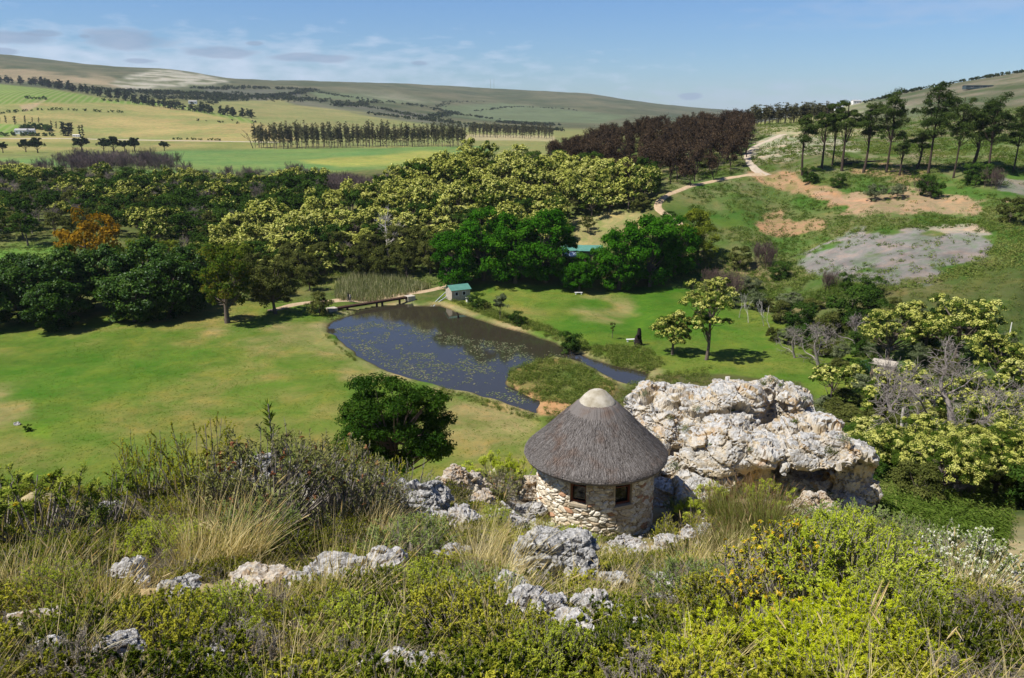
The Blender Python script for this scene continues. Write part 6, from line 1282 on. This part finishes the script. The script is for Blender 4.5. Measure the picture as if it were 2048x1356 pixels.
def lawn_grass():
    r = np.random.default_rng(31); x = r.uniform(-75, 62, 60000); y = r.uniform(72, 166, 60000); z = H(x, y); qx, qy = project(x, y, z)
    k = (np.abs(z) < .8) & (((qx < 1105) & (polysd(x, y, POND) < -1)) | (polysd(qx, qy, LAWNR) > 0)) & (fbm2(x, y, 5, 3, 3) + .5 * r.random(len(x)) > .1) & (qx > -60)
    x, y, z = x[k][:26000], y[k][:26000], z[k][:26000]; t = np.clip(.45 + .9 * fbm2(x, y, 9, 3, 4) + r.normal(size=len(x)) * .15, 0, 1)
    tag(link('lawn_grass', mk_mesh('lawn_grass', [tufts(r, np.stack([x, y, z], 1), 5, .06, .20, .34, 2.2, t, .22)], [LM('lawn_blade', (.060, .150, .009), (.130, .200, .020), (.27, .245, .075), .3, 0)])), 'short grass tufts and weeds growing in the lawns', 'grass', None, 'stuff')
lawn_grass()
def hillside_cover():
    """tussocks, ferns and low scrub of the right flank and of the meadow edges"""
    r = np.random.default_rng(14); out = []
    for (pr, dr, n, sp, nl, sz, thr, hh) in (((1330, 2090), (140, 260), 9000, .75, 15, .20, -.25, 1.0), ((1480, 2090), (240, 420), 4200, .9, 12, .28, -.2, 1.0), ((1560, 2120), (30, 140), 7500, .55, 26, .11, -.55, 1.2), ((1440, 1780), (112, 160), 1500, .75, 24, .14, -.3, 1.5), ((-80, 640), (176, 232), 2200, .7, 14, .2, -.2, 1.0), ((560, 900), (168, 200), 900, .7, 16, .18, -.4, 1.2), ((-80, 900), (238, 420), 1800, 1.0, 12, .3, -.2, 1.0), ((1090, 1560), (225, 330), 900, .7, 14, .2, -.2, 1)):
        px = r.uniform(*pr, n * 2); D = np.exp(r.uniform(math.log(dr[0]), math.log(dr[1]), n * 2)); x = D * (px - 1024) / 1530.0; zz = H(x, D); qx, qy = project(x, D, zz)
        keep = fbm2(x, D, 7, 3, 6) + .4 * fbm2(x, D, 2.2, 2, 7) > thr
        for P_ in BARE: keep &= ~((polysd(qx, qy, P_) > -2) & (r.random(len(x)) > .22))
        keep &= ~(polysd(qx, qy, LAWNR) > -3) | (D > 175)
        for ln in TRK: keep &= polyline_d(qx, qy, ln) > 7
        x, D, zz = x[keep][:n], D[keep][:n], zz[keep][:n]
        out.append(tufts(r, np.stack([x, D, zz + .02], 1), nl, sz, sp, .32, 1.0, np.clip(.5 + .8 * fbm2(x, D, 12, 3, 8) + r.normal(size=len(x)) * .15, 0, 1), .9 * hh))
    tag(link('hillside_scrub', mk_mesh('hillside_scrub', out, [LM('hillside_leaf', (.040, .070, .012), (.105, .165, .024), (.27, .28, .085), .3)])), 'green ferns, tussocks and low scrub covering the right hillside and meadow edges', 'ground cover', None, 'stuff')
hillside_cover()
x, y, zz = hit(35, 850); tag(link('white_stone', rock_mesh('white_stone', 61, .45, .35, .25, M_ROCKW, 3, 8), None, (x, y, zz + .12)), 'small white stone lying on the left lawn', 'rock')
x, y, zz = hit(57, 862); plant('lawn_shrub', 'tiny dark green shrub beside the white stone on the lawn', 'bush', x, y, GB[1], .16)
# ---------------------------------------------------------------- shrubs, grasses and heath of the near slope
M_STEM = plain_mat('grey_shrub_stem', (.15, .13, .11), (.34, .30, .265), 12, .95, .05)
M_HEATH = LM('heath_leaf', (.045, .060, .006), (.21, .23, .018), (.50, .48, .055), .27, .85)
M_HEATHD = LM('dark_heath_leaf', (.028, .048, .005), (.105, .14, .012), (.30, .32, .034), .25, .8)
M_DRYT = LM('dry_heath_twig', (.10, .085, .065), (.20, .175, .14), (.36, .32, .27), .15, .5)
M_GOLD = LM('golden_grass', (.40, .31, .12), (.70, .57, .26), (.86, .76, .45), .3, .3)
M_GOLDH = LM('grass_seed_head', (.48, .37, .16), (.66, .53, .27), (.80, .68, .42), .3, .1)
M_GREENGR = LM('green_grass', (.09, .12, .015), (.22, .24, .04), (.42, .38, .12), .3, .3)
M_PROTEA = LM('protea_leaf', (.09, .11, .034), (.21, .22, .07), (.38, .36, .15), .2, .3)
M_PFLOWER = LM('protea_flower', (.20, .075, .040), (.36, .17, .085), (.48, .28, .12), .2, .4)
M_CONE = LM('conebush_leaf', (.045, .080, .010), (.13, .185, .020), (.31, .34, .055), .25, .3)
M_YSH = LM('yellow_green_shrub_leaf', (.11, .13, .010), (.29, .30, .022), (.48, .46, .06), .3, .3)
M_LIME = LM('lime_shrub_leaf', (.24, .29, .010), (.50, .56, .020), (.72, .73, .06), .4, .2)
M_BRIGHT = LM('bright_shrub_leaf', (.15, .20, .012), (.38, .45, .034), (.60, .63, .12), .35, .2)
M_SAGE = LM('sage_shrub_leaf', (.10, .15, .032), (.24, .32, .08), (.40, .48, .16), .3, .2)
M_WHITEF = LM('white_flowers', (.55, .54, .44), (.70, .69, .60), (.82, .81, .74), .2, .1)
M_YELF = LM('yellow_flowers', (.55, .36, .02), (.65, .46, .03), (.72, .56, .06), .25, .1)
M_RESTIO = LM('restio_stem', (.09, .125, .02), (.21, .22, .05), (.40, .34, .20), .25, .2)
M_RESTIOB = LM('restio_brown_tip', (.16, .085, .04), (.27, .17, .085), (.40, .30, .19), .2, .2)
def shrub_proto(name, seed, mats, **k):
    parts, (V, F) = shrub(np.random.default_rng(seed), **k); return (mk_mesh(name + '_stems', [dict(V=V, F=F)], [M_STEM], True), mk_mesh(name + '_leaves', parts, mats))
def put(name, label, px, py, D, proto, s=1.0, rz=0.0, group=None, cat='shrub', parts=('stems', 'foliage'), sink=.05):
    x, y, zg = hit(px, py, 2.5)
    if y > D * 1.3 or y < D * .75: x, y, zg = gp(px, D)
    return plant(name, label, cat, x, y, proto, s, rz, group, parts, sink)
sh = shrub_proto
PROT = sh('protea', 400, [M_PROTEA, M_PFLOWER], Rr=1.0, h=.95, nstem=110, lpt=9, llen=.032, asp=.34, stem_r=.008, lstart=.60, sub=4, tipfrac=.05, tipsize=1.1, dome=.8, whorl=.6)
YSH = [sh('yellow_shrub', 401 + i, [M_YSH], Rr=.55, h=1.15, nstem=30, lpt=34, llen=.016, asp=.4, stem_r=.007, lstart=.35, sub=7, dome=.55, whorl=.55) for i in range(2)]
CONE = sh('conebush', 405, [M_CONE, M_YELF], Rr=.6, h=.95, nstem=17, lpt=46, llen=.045, asp=.17, stem_r=.012, lstart=.66, sub=3, dome=.6, whorl=.8, tipfrac=.12, tipsize=.7)
TWIG = sh('twiggy', 406, [M_CONE], Rr=.7, h=.9, nstem=46, lpt=5, llen=.022, asp=.3, stem_r=.007, lstart=.45, sub=5, dome=.7)
LIME = sh('lime_shrub', 407, [M_LIME, M_WHITEF], Rr=.62, h=.62, nstem=90, lpt=34, llen=.016, asp=.24, stem_r=.004, lstart=.5, sub=5, dome=.8, tipfrac=.035, tipsize=.7, whorl=.55)
BRI = [sh('bright_shrub', 408 + i, [M_BRIGHT], Rr=1.0, h=1.0, nstem=130, lpt=20, llen=.021, asp=.40, stem_r=.008, lstart=.6, sub=5, dome=.9, whorl=.75) for i in range(2)]
SAGE = sh('sage_shrub', 410, [M_SAGE], Rr=1.1, h=.9, nstem=120, lpt=24, llen=.022, asp=.30, stem_r=.007, lstart=.55, sub=5, dome=.9)
YDRY = sh('yellowing_shrub', 411, [M_YSH, M_YELF], Rr=.8, h=.85, nstem=90, lpt=7, llen=.022, asp=.38, stem_r=.013, lstart=.7, sub=8, dome=.85, tipfrac=.34, tipsize=1.0, whorl=.75)
WHF = sh('white_flowered_shrub', 412, [M_SAGE, M_WHITEF], Rr=.95, h=.8, nstem=120, lpt=14, llen=.019, asp=.35, stem_r=.007, lstart=.55, sub=8, dome=.9, tipfrac=.95, tipsize=.95)
PLUME = sh('plume_shrub', 413, [M_BRIGHT], Rr=.55, h=.75, nstem=34, lpt=60, llen=.030, asp=.13, stem_r=.009, lstart=.72, sub=4, dome=.8, whorl=.8)
GRYB = sh('grey_shrub', 414, [M_DRYT], Rr=.5, h=.42, nstem=90, lpt=16, llen=.013, asp=.2, stem_r=.003, lstart=.4, sub=5, dome=.9)
DKSH = [sh('dark_heath_shrub', 415 + i, [M_HEATHD], Rr=.62, h=.52, nstem=110, lpt=34, llen=.0115, asp=.4, stem_r=.005, lstart=.6, sub=6, dome=.9) for i in range(2)]
OLSH = [sh('olive_heath_shrub', 417 + i, [M_HEATH], Rr=.6, h=.5, nstem=110, lpt=34, llen=.0115, asp=.4, stem_r=.005, lstart=.6, sub=6, dome=.9) for i in range(2)]
# protea bush and what stands round it
put('protea_bush', 'wide protea bush with tangled grey stems and small reddish flower heads', 545, 1035, 16.0, PROT, (1.75, 1.3, 2.05), .3)
put('protea_bush', 'right part of the protea thicket, grey-green with few flowers, before the pale rocks', 680, 1030, 16.8, PROT, (1.45, 1.2, 1.75), 2.0)
put('protea_bush', 'low protea at the right end of the thicket beside the dark boulder', 775, 1040, 17.5, PROT, (.95, .95, .95), 4.0)
put('yellow_green_shrub', 'upright yellow-green shrub left of the protea, tallest of the pair', 410, 1010, 15.0, YSH[0], (1.6, 1.6, 1.85), .5, 'pair of upright yellow-green shrubs')
put('yellow_green_shrub', 'upright yellow-green shrub, left one of the pair', 295, 1010, 15.0, YSH[1], (1.35, 1.35, 1.65), 1.5, 'pair of upright yellow-green shrubs')
put('yellow_green_shrub', 'low yellow-green shrub leaning against the protea bush', 455, 1015, 15.4, YSH[0], (1.2, 1.2, 1.25), 2.5)
put('yellow_green_shrub', 'thin yellow-green shrub between the pair and the conebush', 345, 1060, 13.5, YSH[1], (.9, .9, .75), 3.2)
put('conebush', 'dark spiky conebush on bare stems at the left edge', 75, 1080, 12.0, CONE, (1.6, 1.6, 1.75), .2)
put('conebush', 'dark spiky conebush cut by the left edge', -10, 1090, 11.5, CONE, (1.5, 1.5, 1.6), 2.2)
put('conebush', 'small conebush with upright dark spikes right of the larger one', 215, 1070, 12.6, CONE, (1.2, 1.2, 1.55), 1.2)
put('twiggy_bush', 'dark twiggy bush with few leaves beside the conebush', 160, 1085, 12.2, TWIG, (1.4, 1.3, 1.1), .9, 'dark twiggy bushes on the left')
put('twiggy_bush', 'dark twiggy bush with few leaves below the yellow-green pair', 270, 1085, 12.6, TWIG, (1.2, 1.2, .85), 2.9, 'dark twiggy bushes on the left')
put('twiggy_bush', 'twiggy bush under the right half of the protea', 640, 1075, 14.6, TWIG, (1.5, 1.2, .8), 4.9)
def stalk():
    r = np.random.default_rng(3); P = bez(np.array([0, 0, -.1]), np.array([.05, 0, .6]), np.array([.02, .05, 1.5]), 8); V, F = tube(P, np.linspace(.02, .012, 8), 6); n = 60
    u = r.uniform(.5, 1.0, n); pos = np.stack([np.interp(u, np.linspace(0, 1, 8), P[:, k]) for k in range(3)], 1); a = r.random(n) * 6.28; al = norm(np.stack([np.cos(a), np.sin(a), .9 + 0 * a], 1)); L = .075; pv, pf_ = leaf_quads(r, pos + al * L, norm(np.cross(np.cross(al, [0, 0, 1.0]), al)), L, .2, al)
    return (mk_mesh('stalk_stem', [dict(V=V, F=F)], [M_STEM], True), mk_mesh('stalk_leaves', [dict(V=pv, F=pf_, tint=r.random(n))], [M_CONE]))
STK2 = stalk()
put('protea_stalk', 'single tall leafy protea stalk rising above the protea bush', 548, 985, 16.5, STK2, 1.5, 0, None, 'plant', ('stem', 'foliage'))
put('protea_stalk', 'thin protea stalk with a red bud left of the yellow-green pair', 232, 1000, 14.5, STK2, .7, 1, None, 'plant', ('stem', 'foliage'))
# shrubs hiding the foot of the round tree
for k, (px, py, D, pr, s, lb) in enumerate(((770, 1000, 20.5, YSH[0], 1.3, 'yellow-green shrub in front of the round tree trunk'), (850, 985, 24, SAGE, 1.0, 'grey-green shrub between the dark boulder and the round tree'), (700, 985, 19, YSH[1], 1.25, 'yellow-green shrub at the right end of the protea thicket'), (810, 990, 22, TWIG, 1.6, 'dark twiggy bush below the round tree'), (890, 1010, 22, OLSH[0], 1.4, 'olive heath cushion right of the dark boulder'), (740, 1010, 19, TWIG, 1.4, 'dark twiggy bush at the end of the protea thicket'))):
    put('slope_shrub', lb, px, py, D, pr, s, k)
# round the hut
put('plume_shrub', 'bright green plumed shrub between the round tree and the hut', 985, 965, 27.5, PLUME, 2.2, .4); put('plume_shrub', 'bright green plumed shrub leaning over the ochre boulder', 940, 955, 27.5, PLUME, 1.8, 2.4); put('plume_shrub', 'bright green plumed shrub touching the thatch on the left', 1040, 945, 29, PLUME, 1.9, 4.4)
put('protea_bush', 'grey stemmed bush left of the hut under the plumed shrubs', 990, 985, 26.0, PROT, (1.1, 1.0, 1.1), 1.0)
put('bright_green_shrub', 'small bright green mound shrub at the foot of the hut wall', 1148, 1100, 19.5, BRI[0], (.85, .85, .75), .3)
put('bright_green_shrub', 'little green shrub on the rubble left of the hut', 990, 1050, 21.5, BRI[1], (.55, .55, .55), .6)
put('yellow_green_shrub', 'feathery yellow-green shrub at the right foot of the hut', 1330, 1085, 20.5, YSH[0], (1.1, 1.1, .95), .9); put('yellow_green_shrub', 'feathery yellow-green shrub left of the hut wall base', 1085, 1065, 22.5, YSH[1], (.8, .8, .6), .9)
put('plume_shrub', 'pale green plumed shrub between the hut and the reeds', 1420, 1010, 24, PLUME, (1.2, 1.2, 1.3), .6); put('plume_shrub', 'yellow-green plumed shrub under the overhang of the outcrop', 1535, 985, 26, PLUME, (1.9, 1.6, 1.7), 3.6)
put('plume_shrub', 'green plumed shrub in the shade right of the hut', 1385, 1045, 23.5, PLUME, (1.3, 1.3, 1.2), 1.6); put('sage_shrub', 'grey-green shrub against the shaded foot of the outcrop', 1360, 1030, 25.0, SAGE, (.7, .6, .7), 2.0); put('yellow_green_shrub', 'feathery shrub between the hut foot and the reeds', 1400, 1075, 21.5, YSH[1], (1.1, 1.1, .9), 2.9)
# restio clump
def restio(seed):
    r = np.random.default_rng(seed); return mk_mesh('restio', blades(r, 1100, 1.75, .34, .0058, .85, (.22, 0), .30, 5, .28, .22, .006, (.42, .24), .45), [M_RESTIO, M_RESTIOB])
RST = [restio(430), restio(431)]
put('restio_clump', 'large brownish green reed clump right of the hut', 1478, 1085, 20.5, RST[0], 1.15, 0, 'reed clumps right of the hut', 'reeds'); put('restio_clump', 'reed clump with drooping brown tips in front of the outcrop', 1530, 1090, 20.0, RST[1], 1.0, 1, 'reed clumps right of the hut', 'reeds'); put('restio_clump', 'smaller green reed clump behind the large one', 1440, 1040, 22.5, RST[1], .85, 2, 'reed clumps right of the hut', 'reeds'); put('restio_clump', 'greyish reed tuft bending down left of the yellowing shrub', 1450, 1120, 16.0, RST[0], .62, 3, 'reed clumps right of the hut', 'reeds')
# big shrubs on the right
put('sage_shrub', 'broad grey-green shrub at the back right, touching the outcrop foot', 1690, 1090, 19.0, SAGE, (1.9, 1.5, 1.35), .3); put('sage_shrub', 'grey-green shrub behind the white flowered one', 1800, 1095, 19.5, SAGE, (1.4, 1.2, 1.15), 2.3)
put('bright_green_shrub', 'large bright green rounded shrub on the right of the slope', 1700, 1225, 9.8, BRI[0], (1.05, 1.0, 1.08), .5); put('bright_green_shrub', 'upper bright green shrub with orange tinged leaves', 1690, 1140, 12.3, BRI[1], (1.2, 1.1, 1.15), 1.5); put('bright_green_shrub', 'lower lobe of the large bright green shrub', 1790, 1265, 8.6, BRI[1], (.62, .6, .6), 2.5); 
put('yellowing_shrub', 'grey twiggy shrub with yellow and orange leaf tips', 1575, 1225, 9.4, YDRY, (1.2, 1.0, 1.25), .5); put('yellowing_shrub', 'small yellowing shrub right of the bright green ones', 1825, 1180, 11.5, YDRY, (.6, .6, .6), 2.5)
put('white_flowered_shrub', 'grey-green shrub covered in small white flowers', 1925, 1215, 11.5, WHF, (1.25, 1.1, 1.45), .5); put('white_flowered_shrub', 'small white flowered shrub by the right of the bright green one', 1880, 1260, 9.4, WHF, (.45, .45, .45), 1.5)
for k, (px, py, D, s, lb) in enumerate(((1470, 1330, 5.6, .8, 'lime green shrub dotted with white flowers, left one at the bottom'), (1600, 1340, 5.3, .85, 'lime green shrub in the middle of the bottom clump'), (1720, 1320, 5.8, .95, 'lime green shrub right of the middle of the bottom clump'), (1790, 1360, 5.0, .7, 'lime green shrub at the right of the bottom clump'), (1370, 1370, 5.0, .55, 'low lime green shrub at the left end of the bottom clump'), (1660, 1400, 4.3, .7, 'nearest lime green shrub, cut by the bottom edge'), (1500, 1310, 6.2, .45, 'lime green shrub reaching up towards the yellowing shrub'))):
    put('lime_shrub', lb, px, py, D, LIME, (s * 1.15, s * 1.15, s * .98), k * 1.1, 'lime green shrubs at the bottom')
for k, (px, py, D, s, lb) in enumerate(((465, 1345, 6.2, .95, 'pale grey leafless cushion shrub at the bottom left'), (320, 1150, 11.5, 1.0, 'pale grey twiggy cushion under the yellow-green pair'), (1310, 1240, 8.6, .8, 'pale grey twiggy cushion in the heath left of the lime shrubs'), (1150, 1330, 6.2, .5, 'small grey cushion shrub at the bottom centre'), (1985, 1340, 6.8, 1.0, 'grey twiggy cushion at the bottom right'), (790, 1320, 6.6, .5, 'grey cushion shrub beside the dark rock'))):
    put('grey_cushion_shrub', lb, px, py, D, GRYB, s, k)
# dark and olive heath mounds: countable cushions
hl = []
for k, (px, py, D, s, dk) in enumerate(((60, 1330, 6.4, .9, 1), (150, 1290, 7.6, .7, 1), (330, 1290, 7.6, .75, 0), (540, 1345, 5.9, .85, 1), (640, 1290, 7.4, .8, 0), (400, 1230, 9, .8, 1), (740, 1230, 9, .8, 1), (820, 1170, 11, .7, 1), (1000, 1145, 13, .7, 1), (930, 1280, 7.6, .85, 0), (1030, 1335, 6.0, .7, 0), (1190, 1290, 7.3, .8, 1), (1330, 1300, 7.0, .6, 0), (1060, 1270, 8, .6, 1), (1400, 1180, 11, .8, 0), (1440, 1230, 9, .75, 0), (1900, 1330, 6.6, .7, 1), (2030, 1180, 13, .9, 0), (1960, 1240, 10, .7, 0), (20, 1180, 11, .9, 1), (130, 1140, 12, .9, 1), (230, 1110, 13, .9, 1), (560, 1110, 13.5, .9, 1), (700, 1095, 14, .9, 0), (860, 1085, 16, .9, 0), (930, 1060, 19, .9, 0), (1050, 1110, 16.5, .7, 0), (1270, 1180, 12, .7, 0), (1240, 1130, 15, .8, 0), (1370, 1120, 16, .8, 0), (270, 1330, 6.3, .6, 0), (700, 1350, 5.7, .6, 1), (900, 1350, 5.7, .6, 0), (1240, 1350, 5.6, .55, 1))):
    if any(abs(hit(px, py, 2.5)[0] - a_) < w_ * .5 + .3 and -.9 - w_ * .4 < hit(px, py, 2.5)[1] - b_ < .3 for a_, b_, w_ in ROCKS): continue
    put('heath_mound', 'low rounded dark green heath cushion on the near slope' if dk else 'low rounded olive green heath cushion on the near slope', px, py, D, (DKSH if dk else OLSH)[k % 2], (s * 1.3, s * 1.3, s * 1.25), k, 'dark heath cushions' if dk else 'olive heath cushions')
for k, (px, py, D, pr, s, lb) in enumerate(((150, 1170, 11, 0, .9, 'olive green shrub among the golden tussocks on the left'), (330, 1120, 12.5, 1, .8, 'fresh green shrub under the yellow-green pair'), (510, 1080, 14.5, 0, .9, 'olive green shrub in front of the protea bush'), (640, 1100, 13.8, 1, .7, 'fresh green shrub under the middle of the protea thicket'), (820, 1120, 13, 0, .9, 'olive green shrub right of the peaked rock'), (840, 1220, 9.5, 1, .6, 'fresh green shrub in the middle of the heath'), (600, 1270, 8, 0, .7, 'olive green shrub below the rock row'), (440, 1280, 7.8, 1, .55, 'fresh green shrub above the grey cushion'), (100, 1220, 9.5, 1, .6, 'fresh green shrub above the flat brownish rock'),
      (250, 1260, 8.4, 0, .65, 'olive green shrub above the single white rock'), (700, 1290, 7.4, 1, .5, 'small fresh green shrub near the bottom centre'), (960, 1220, 9.4, 0, .6, 'olive green shrub left of the sloping slab'), (1300, 1150, 13.5, 1, .7, 'fresh green shrub below the hut'), (1390, 1220, 9.6, 0, .7, 'olive green shrub left of the yellowing shrub'), (1110, 1350, 5.6, 1, .4, 'small fresh green shrub at the bottom centre'), (1950, 1300, 8.4, 0, .7, 'olive green shrub at the bottom right'))):
    put('green_shrub', lb, px, py, D, (SAGE, BRI[0])[pr] if k % 3 else DKSH[0], s, k * 1.3)
# golden tussocks leaning in the wind
def tussock(seed, n, L, br, heads): return mk_mesh('tussock', blades(np.random.default_rng(seed), n, L, br, .0034, .85, (.30, .0), .42, 6, heads, .15, .0065, (.5, .25), .30), [M_GOLD, M_GOLDH])
TUS = [tussock(440, 230, 1.0, .17, .12), tussock(441, 180, .85, .22, .07), tussock(442, 130, .8, .15, .12), tussock(443, 300, 1.1, .32, .08)]
tl = ((420, 1125, 13.0, 1.5, 3, 'tallest golden grass tussock in front of the protea bush'), (490, 1120, 13.2, 1.35, 0, 'golden tussock right of the tallest one'), (375, 1150, 11.6, 1.0, 1, 'golden tussock left of the tallest one'), (210, 1230, 9, 1.05, 0, 'golden tussock over the grey rock on the left'), (60, 1200, 10, 1.0, 3, 'golden tussock by the left edge'), (130, 1270, 8, .9, 1, 'golden tussock above the flat brownish rock'), (560, 1230, 9, .8, 2, 'thin golden tussock left of the rock row'), (600, 1330, 6.3, .6, 2, 'thin golden tussock at the bottom near the heath'), (690, 1215, 9.5, 1.05, 3, 'golden green tussock over the rock row'), (640, 1240, 9, .9, 1, 'golden tussock in front of the low white rock'), (760, 1080, 15, 1.0, 0, 'golden tussock behind the rock row'), (720, 1060, 15.5, 1.1, 1, 'golden tussock below the dark boulder'), (980, 1160, 12, 1.2, 3, 'golden tussock left of the largest grey boulder'), (1010, 1240, 9, 1.0, 0, 'tall golden tussock left of the sloping slab'), (940, 1130, 13.5, 1.0, 1, 'golden tussock by the pale half hidden rock'), (1000, 1310, 6.6, .6, 2, 'sparse golden tussock at the bottom centre'), (1420, 1130, 14.5, 1.0, 1, 'bleached tussock below the reed clumps'), (1380, 1150, 13, .95, 0, 'golden tussock between hut and yellowing shrub'), (1300, 1120, 16, .9, 1, 'short golden tussock below the hut'), (1480, 1180, 11.5, .9, 3, 'golden tussock beside the yellowing shrub'), (1940, 1270, 9.6, .9, 3, 'golden brown tussock left of the pale right rock'), (2000, 1250, 10.5, .8, 1, 'golden brown tussock against the pale right rock'), (870, 1080, 17, .9, 2, 'small golden tussock right of the dark boulder'), (1060, 1330, 6.2, .5, 1, 'low golden tussock under the sloping slab'), (880, 1230, 9.3, .8, 2, 'golden tussock in the middle of the heath'), (300, 1210, 9.6, .8, 2, 'golden tussock in the dark heath on the left'), (1200, 1195, 11.5, .7, 2, 'golden tussock behind the upper slab end'))
for k, (px, py, D, s, q, lb) in enumerate(tl): put('grass_tussock', lb, px, py, D, TUS[q], s * 1.15, rnd.uniform(-.4, .4), 'golden grass tussocks', 'grass')
x, y, zz = gp(1640, 3.5); SG = mk_mesh('seeding_grass', blades(np.random.default_rng(7), 2, 1.05, .02, .004, .1, (.35, .1), .35, 6, 1.0, .20, .006, (.6, .1), .95), [M_GOLD, M_GOLDH])
plant('seeding_grass', 'single pale seeding grass stem bending over the lime shrubs', 'grass', x, y, SG, 1.05, .3)

# the heath itself: low cushions, dry twigs and thin grass between the stones, as one cover
def heath():
    r = np.random.default_rng(21); src = bpy.data.collections.new('heath_sources')
    def add(nm, me): o = bpy.data.objects.new(nm, me); src.objects.link(o)
    k = 0
    for mats, n in ((M_HEATH, 3), (M_HEATHD, 2), (M_DRYT, 2)):
        for i in range(n):
            parts, (V, F) = shrub(np.random.default_rng(460 + k), Rr=.34, h=.26, nstem=44, lpt=24 if mats != M_DRYT else 12, llen=.0125, asp=.42 if mats != M_DRYT else .2, stem_r=.0035, lstart=.55, sub=5, dome=.9)
            add('%02d_heath' % k, mk_mesh('heath_cushion', parts + [dict(V=V, F=F, mi=1)], [mats, M_STEM])); k += 1
    for i in range(2): add('%02d_grass' % k, mk_mesh('thin_grass', blades(np.random.default_rng(480 + i), 70, .62, .2, .0028, .9, (.28, 0), .5, 4, .03, .09, .005, (.5, .25), .3), [M_GOLD, M_GOLDH])); k += 1
    add('%02d_grass' % k, mk_mesh('thin_green_grass', blades(np.random.default_rng(483), 90, .42, .16, .0028, .6, (.22, 0), .35, 4, .0, .10, .008, (.5, .25), .3), [M_GREENGR, M_GOLDH])); k += 1
    n = 9000; D = np.sqrt(r.uniform(2.6 ** 2, 27 ** 2, n)); x = r.uniform(-1, 1, n) * (.86 * D + 1.0)
    keep = (np.hypot(x - HX, D - HY) > 2.7)
    z = H(x, D); qx, qy = project(x, D, z)
    keep &= (qy < 1560) & ~((qx > 1230) & (D > 26.5)) & ~((np.hypot(x - 2.2, D - 25) < 4.6) & (r.random(n) < .62))
    keep &= fbm2(x, D, 1.3, 2, 3) > -.26
    for a_, b_, w_ in ROCKS: keep &= ~((np.abs(x - a_) < w_ * .55) & (D > b_ - w_ * .75) & (D < b_ + w_ * .3))
    x, D, z = x[keep], D[keep], z[keep]; n = len(x)
    f = fbm2(x, D, 2.6, 3, 12); g = r.random(n); idx = np.where(f > .12, r.integers(0, 3, n), np.where(f < -.18, r.integers(3, 5, n), r.integers(0, 5, n)))
    idx = np.where(g < .14, r.integers(5, 7, n), idx); idx = np.where(g > np.where(D < 8, .86, .77), r.integers(7, 9, n), idx); idx = np.where((g > .65) & (g <= .77) & (D > 8), 9, idx)
    me = bpy.data.meshes.new('heath_points'); me.vertices.add(n); me.vertices.foreach_set('co', np.stack([x, D, z - .03], 1).astype(np.float32).ravel())
    for nm, tp, v in (('idx', 'INT', idx.astype(np.int32)), ('sc', 'FLOAT', (r.uniform(.6, 1.25, n)).astype(np.float32)), ('rz', 'FLOAT', np.where(idx >= 7, r.uniform(-.6, .6, n), r.uniform(0, 6.28, n)).astype(np.float32))):
        a = me.attributes.new(nm, tp, 'POINT'); a.data.foreach_set('value', v)
    o = tag(link('heath', me), 'low heath, dry twigs and thin grass covering the near slope', 'ground cover', None, 'stuff')
    ng = bpy.data.node_groups.new('heath_scatter', 'GeometryNodeTree'); ng.interface.new_socket('Geometry', in_out='INPUT', socket_type='NodeSocketGeometry'); ng.interface.new_socket('Geometry', in_out='OUTPUT', socket_type='NodeSocketGeometry')
    N = ng.nodes; L = ng.links; gi = N.new('NodeGroupInput'); go = N.new('NodeGroupOutput'); ci = N.new('GeometryNodeCollectionInfo'); ci.inputs['Collection'].default_value = src; ci.inputs['Separate Children'].default_value = True; ci.inputs['Reset Children'].default_value = True
    ip = N.new('GeometryNodeInstanceOnPoints'); ip.inputs['Pick Instance'].default_value = True
    def at(nm, t): a = N.new('GeometryNodeInputNamedAttribute'); a.data_type = t; a.inputs['Name'].default_value = nm; return a.outputs['Attribute']
    cx = N.new('ShaderNodeCombineXYZ'); L.new(at('rz', 'FLOAT'), cx.inputs[2])
    L.new(gi.outputs[0], ip.inputs['Points']); L.new(ci.outputs[0], ip.inputs['Instance']); L.new(at('idx', 'INT'), ip.inputs['Instance Index']); L.new(cx.outputs[0], ip.inputs['Rotation']); L.new(at('sc', 'FLOAT'), ip.inputs['Scale']); L.new(ip.outputs[0], go.inputs[0])
    md = o.modifiers.new('scatter', 'NODES'); md.node_group = ng
heath()
# ---------------------------------------------------------------- the air between here and the far hills
def haze():
    m = new_mat('haze_air'); b = NB(m); v = b.n('ShaderNodeVolumePrincipled'); v.inputs['Color'].default_value = (.80, .88, 1, 1); v.inputs['Density'].default_value = 4.5e-5; v.inputs['Anisotropy'].default_value = 0.0
    b.l(v.outputs[0], b.n('ShaderNodeOutputMaterial').inputs['Volume'])
    lo, hi = GZ.min() - 1.5, 420.0; V, F = box_vf((0, 4650, (lo + hi) / 2), (21000, 9900, hi - lo))
    tag(link('haze', mk_mesh('haze', [dict(V=V, F=F)], [m])), 'thin blue air haze lying over the whole valley', 'haze', None, 'stuff')
haze()
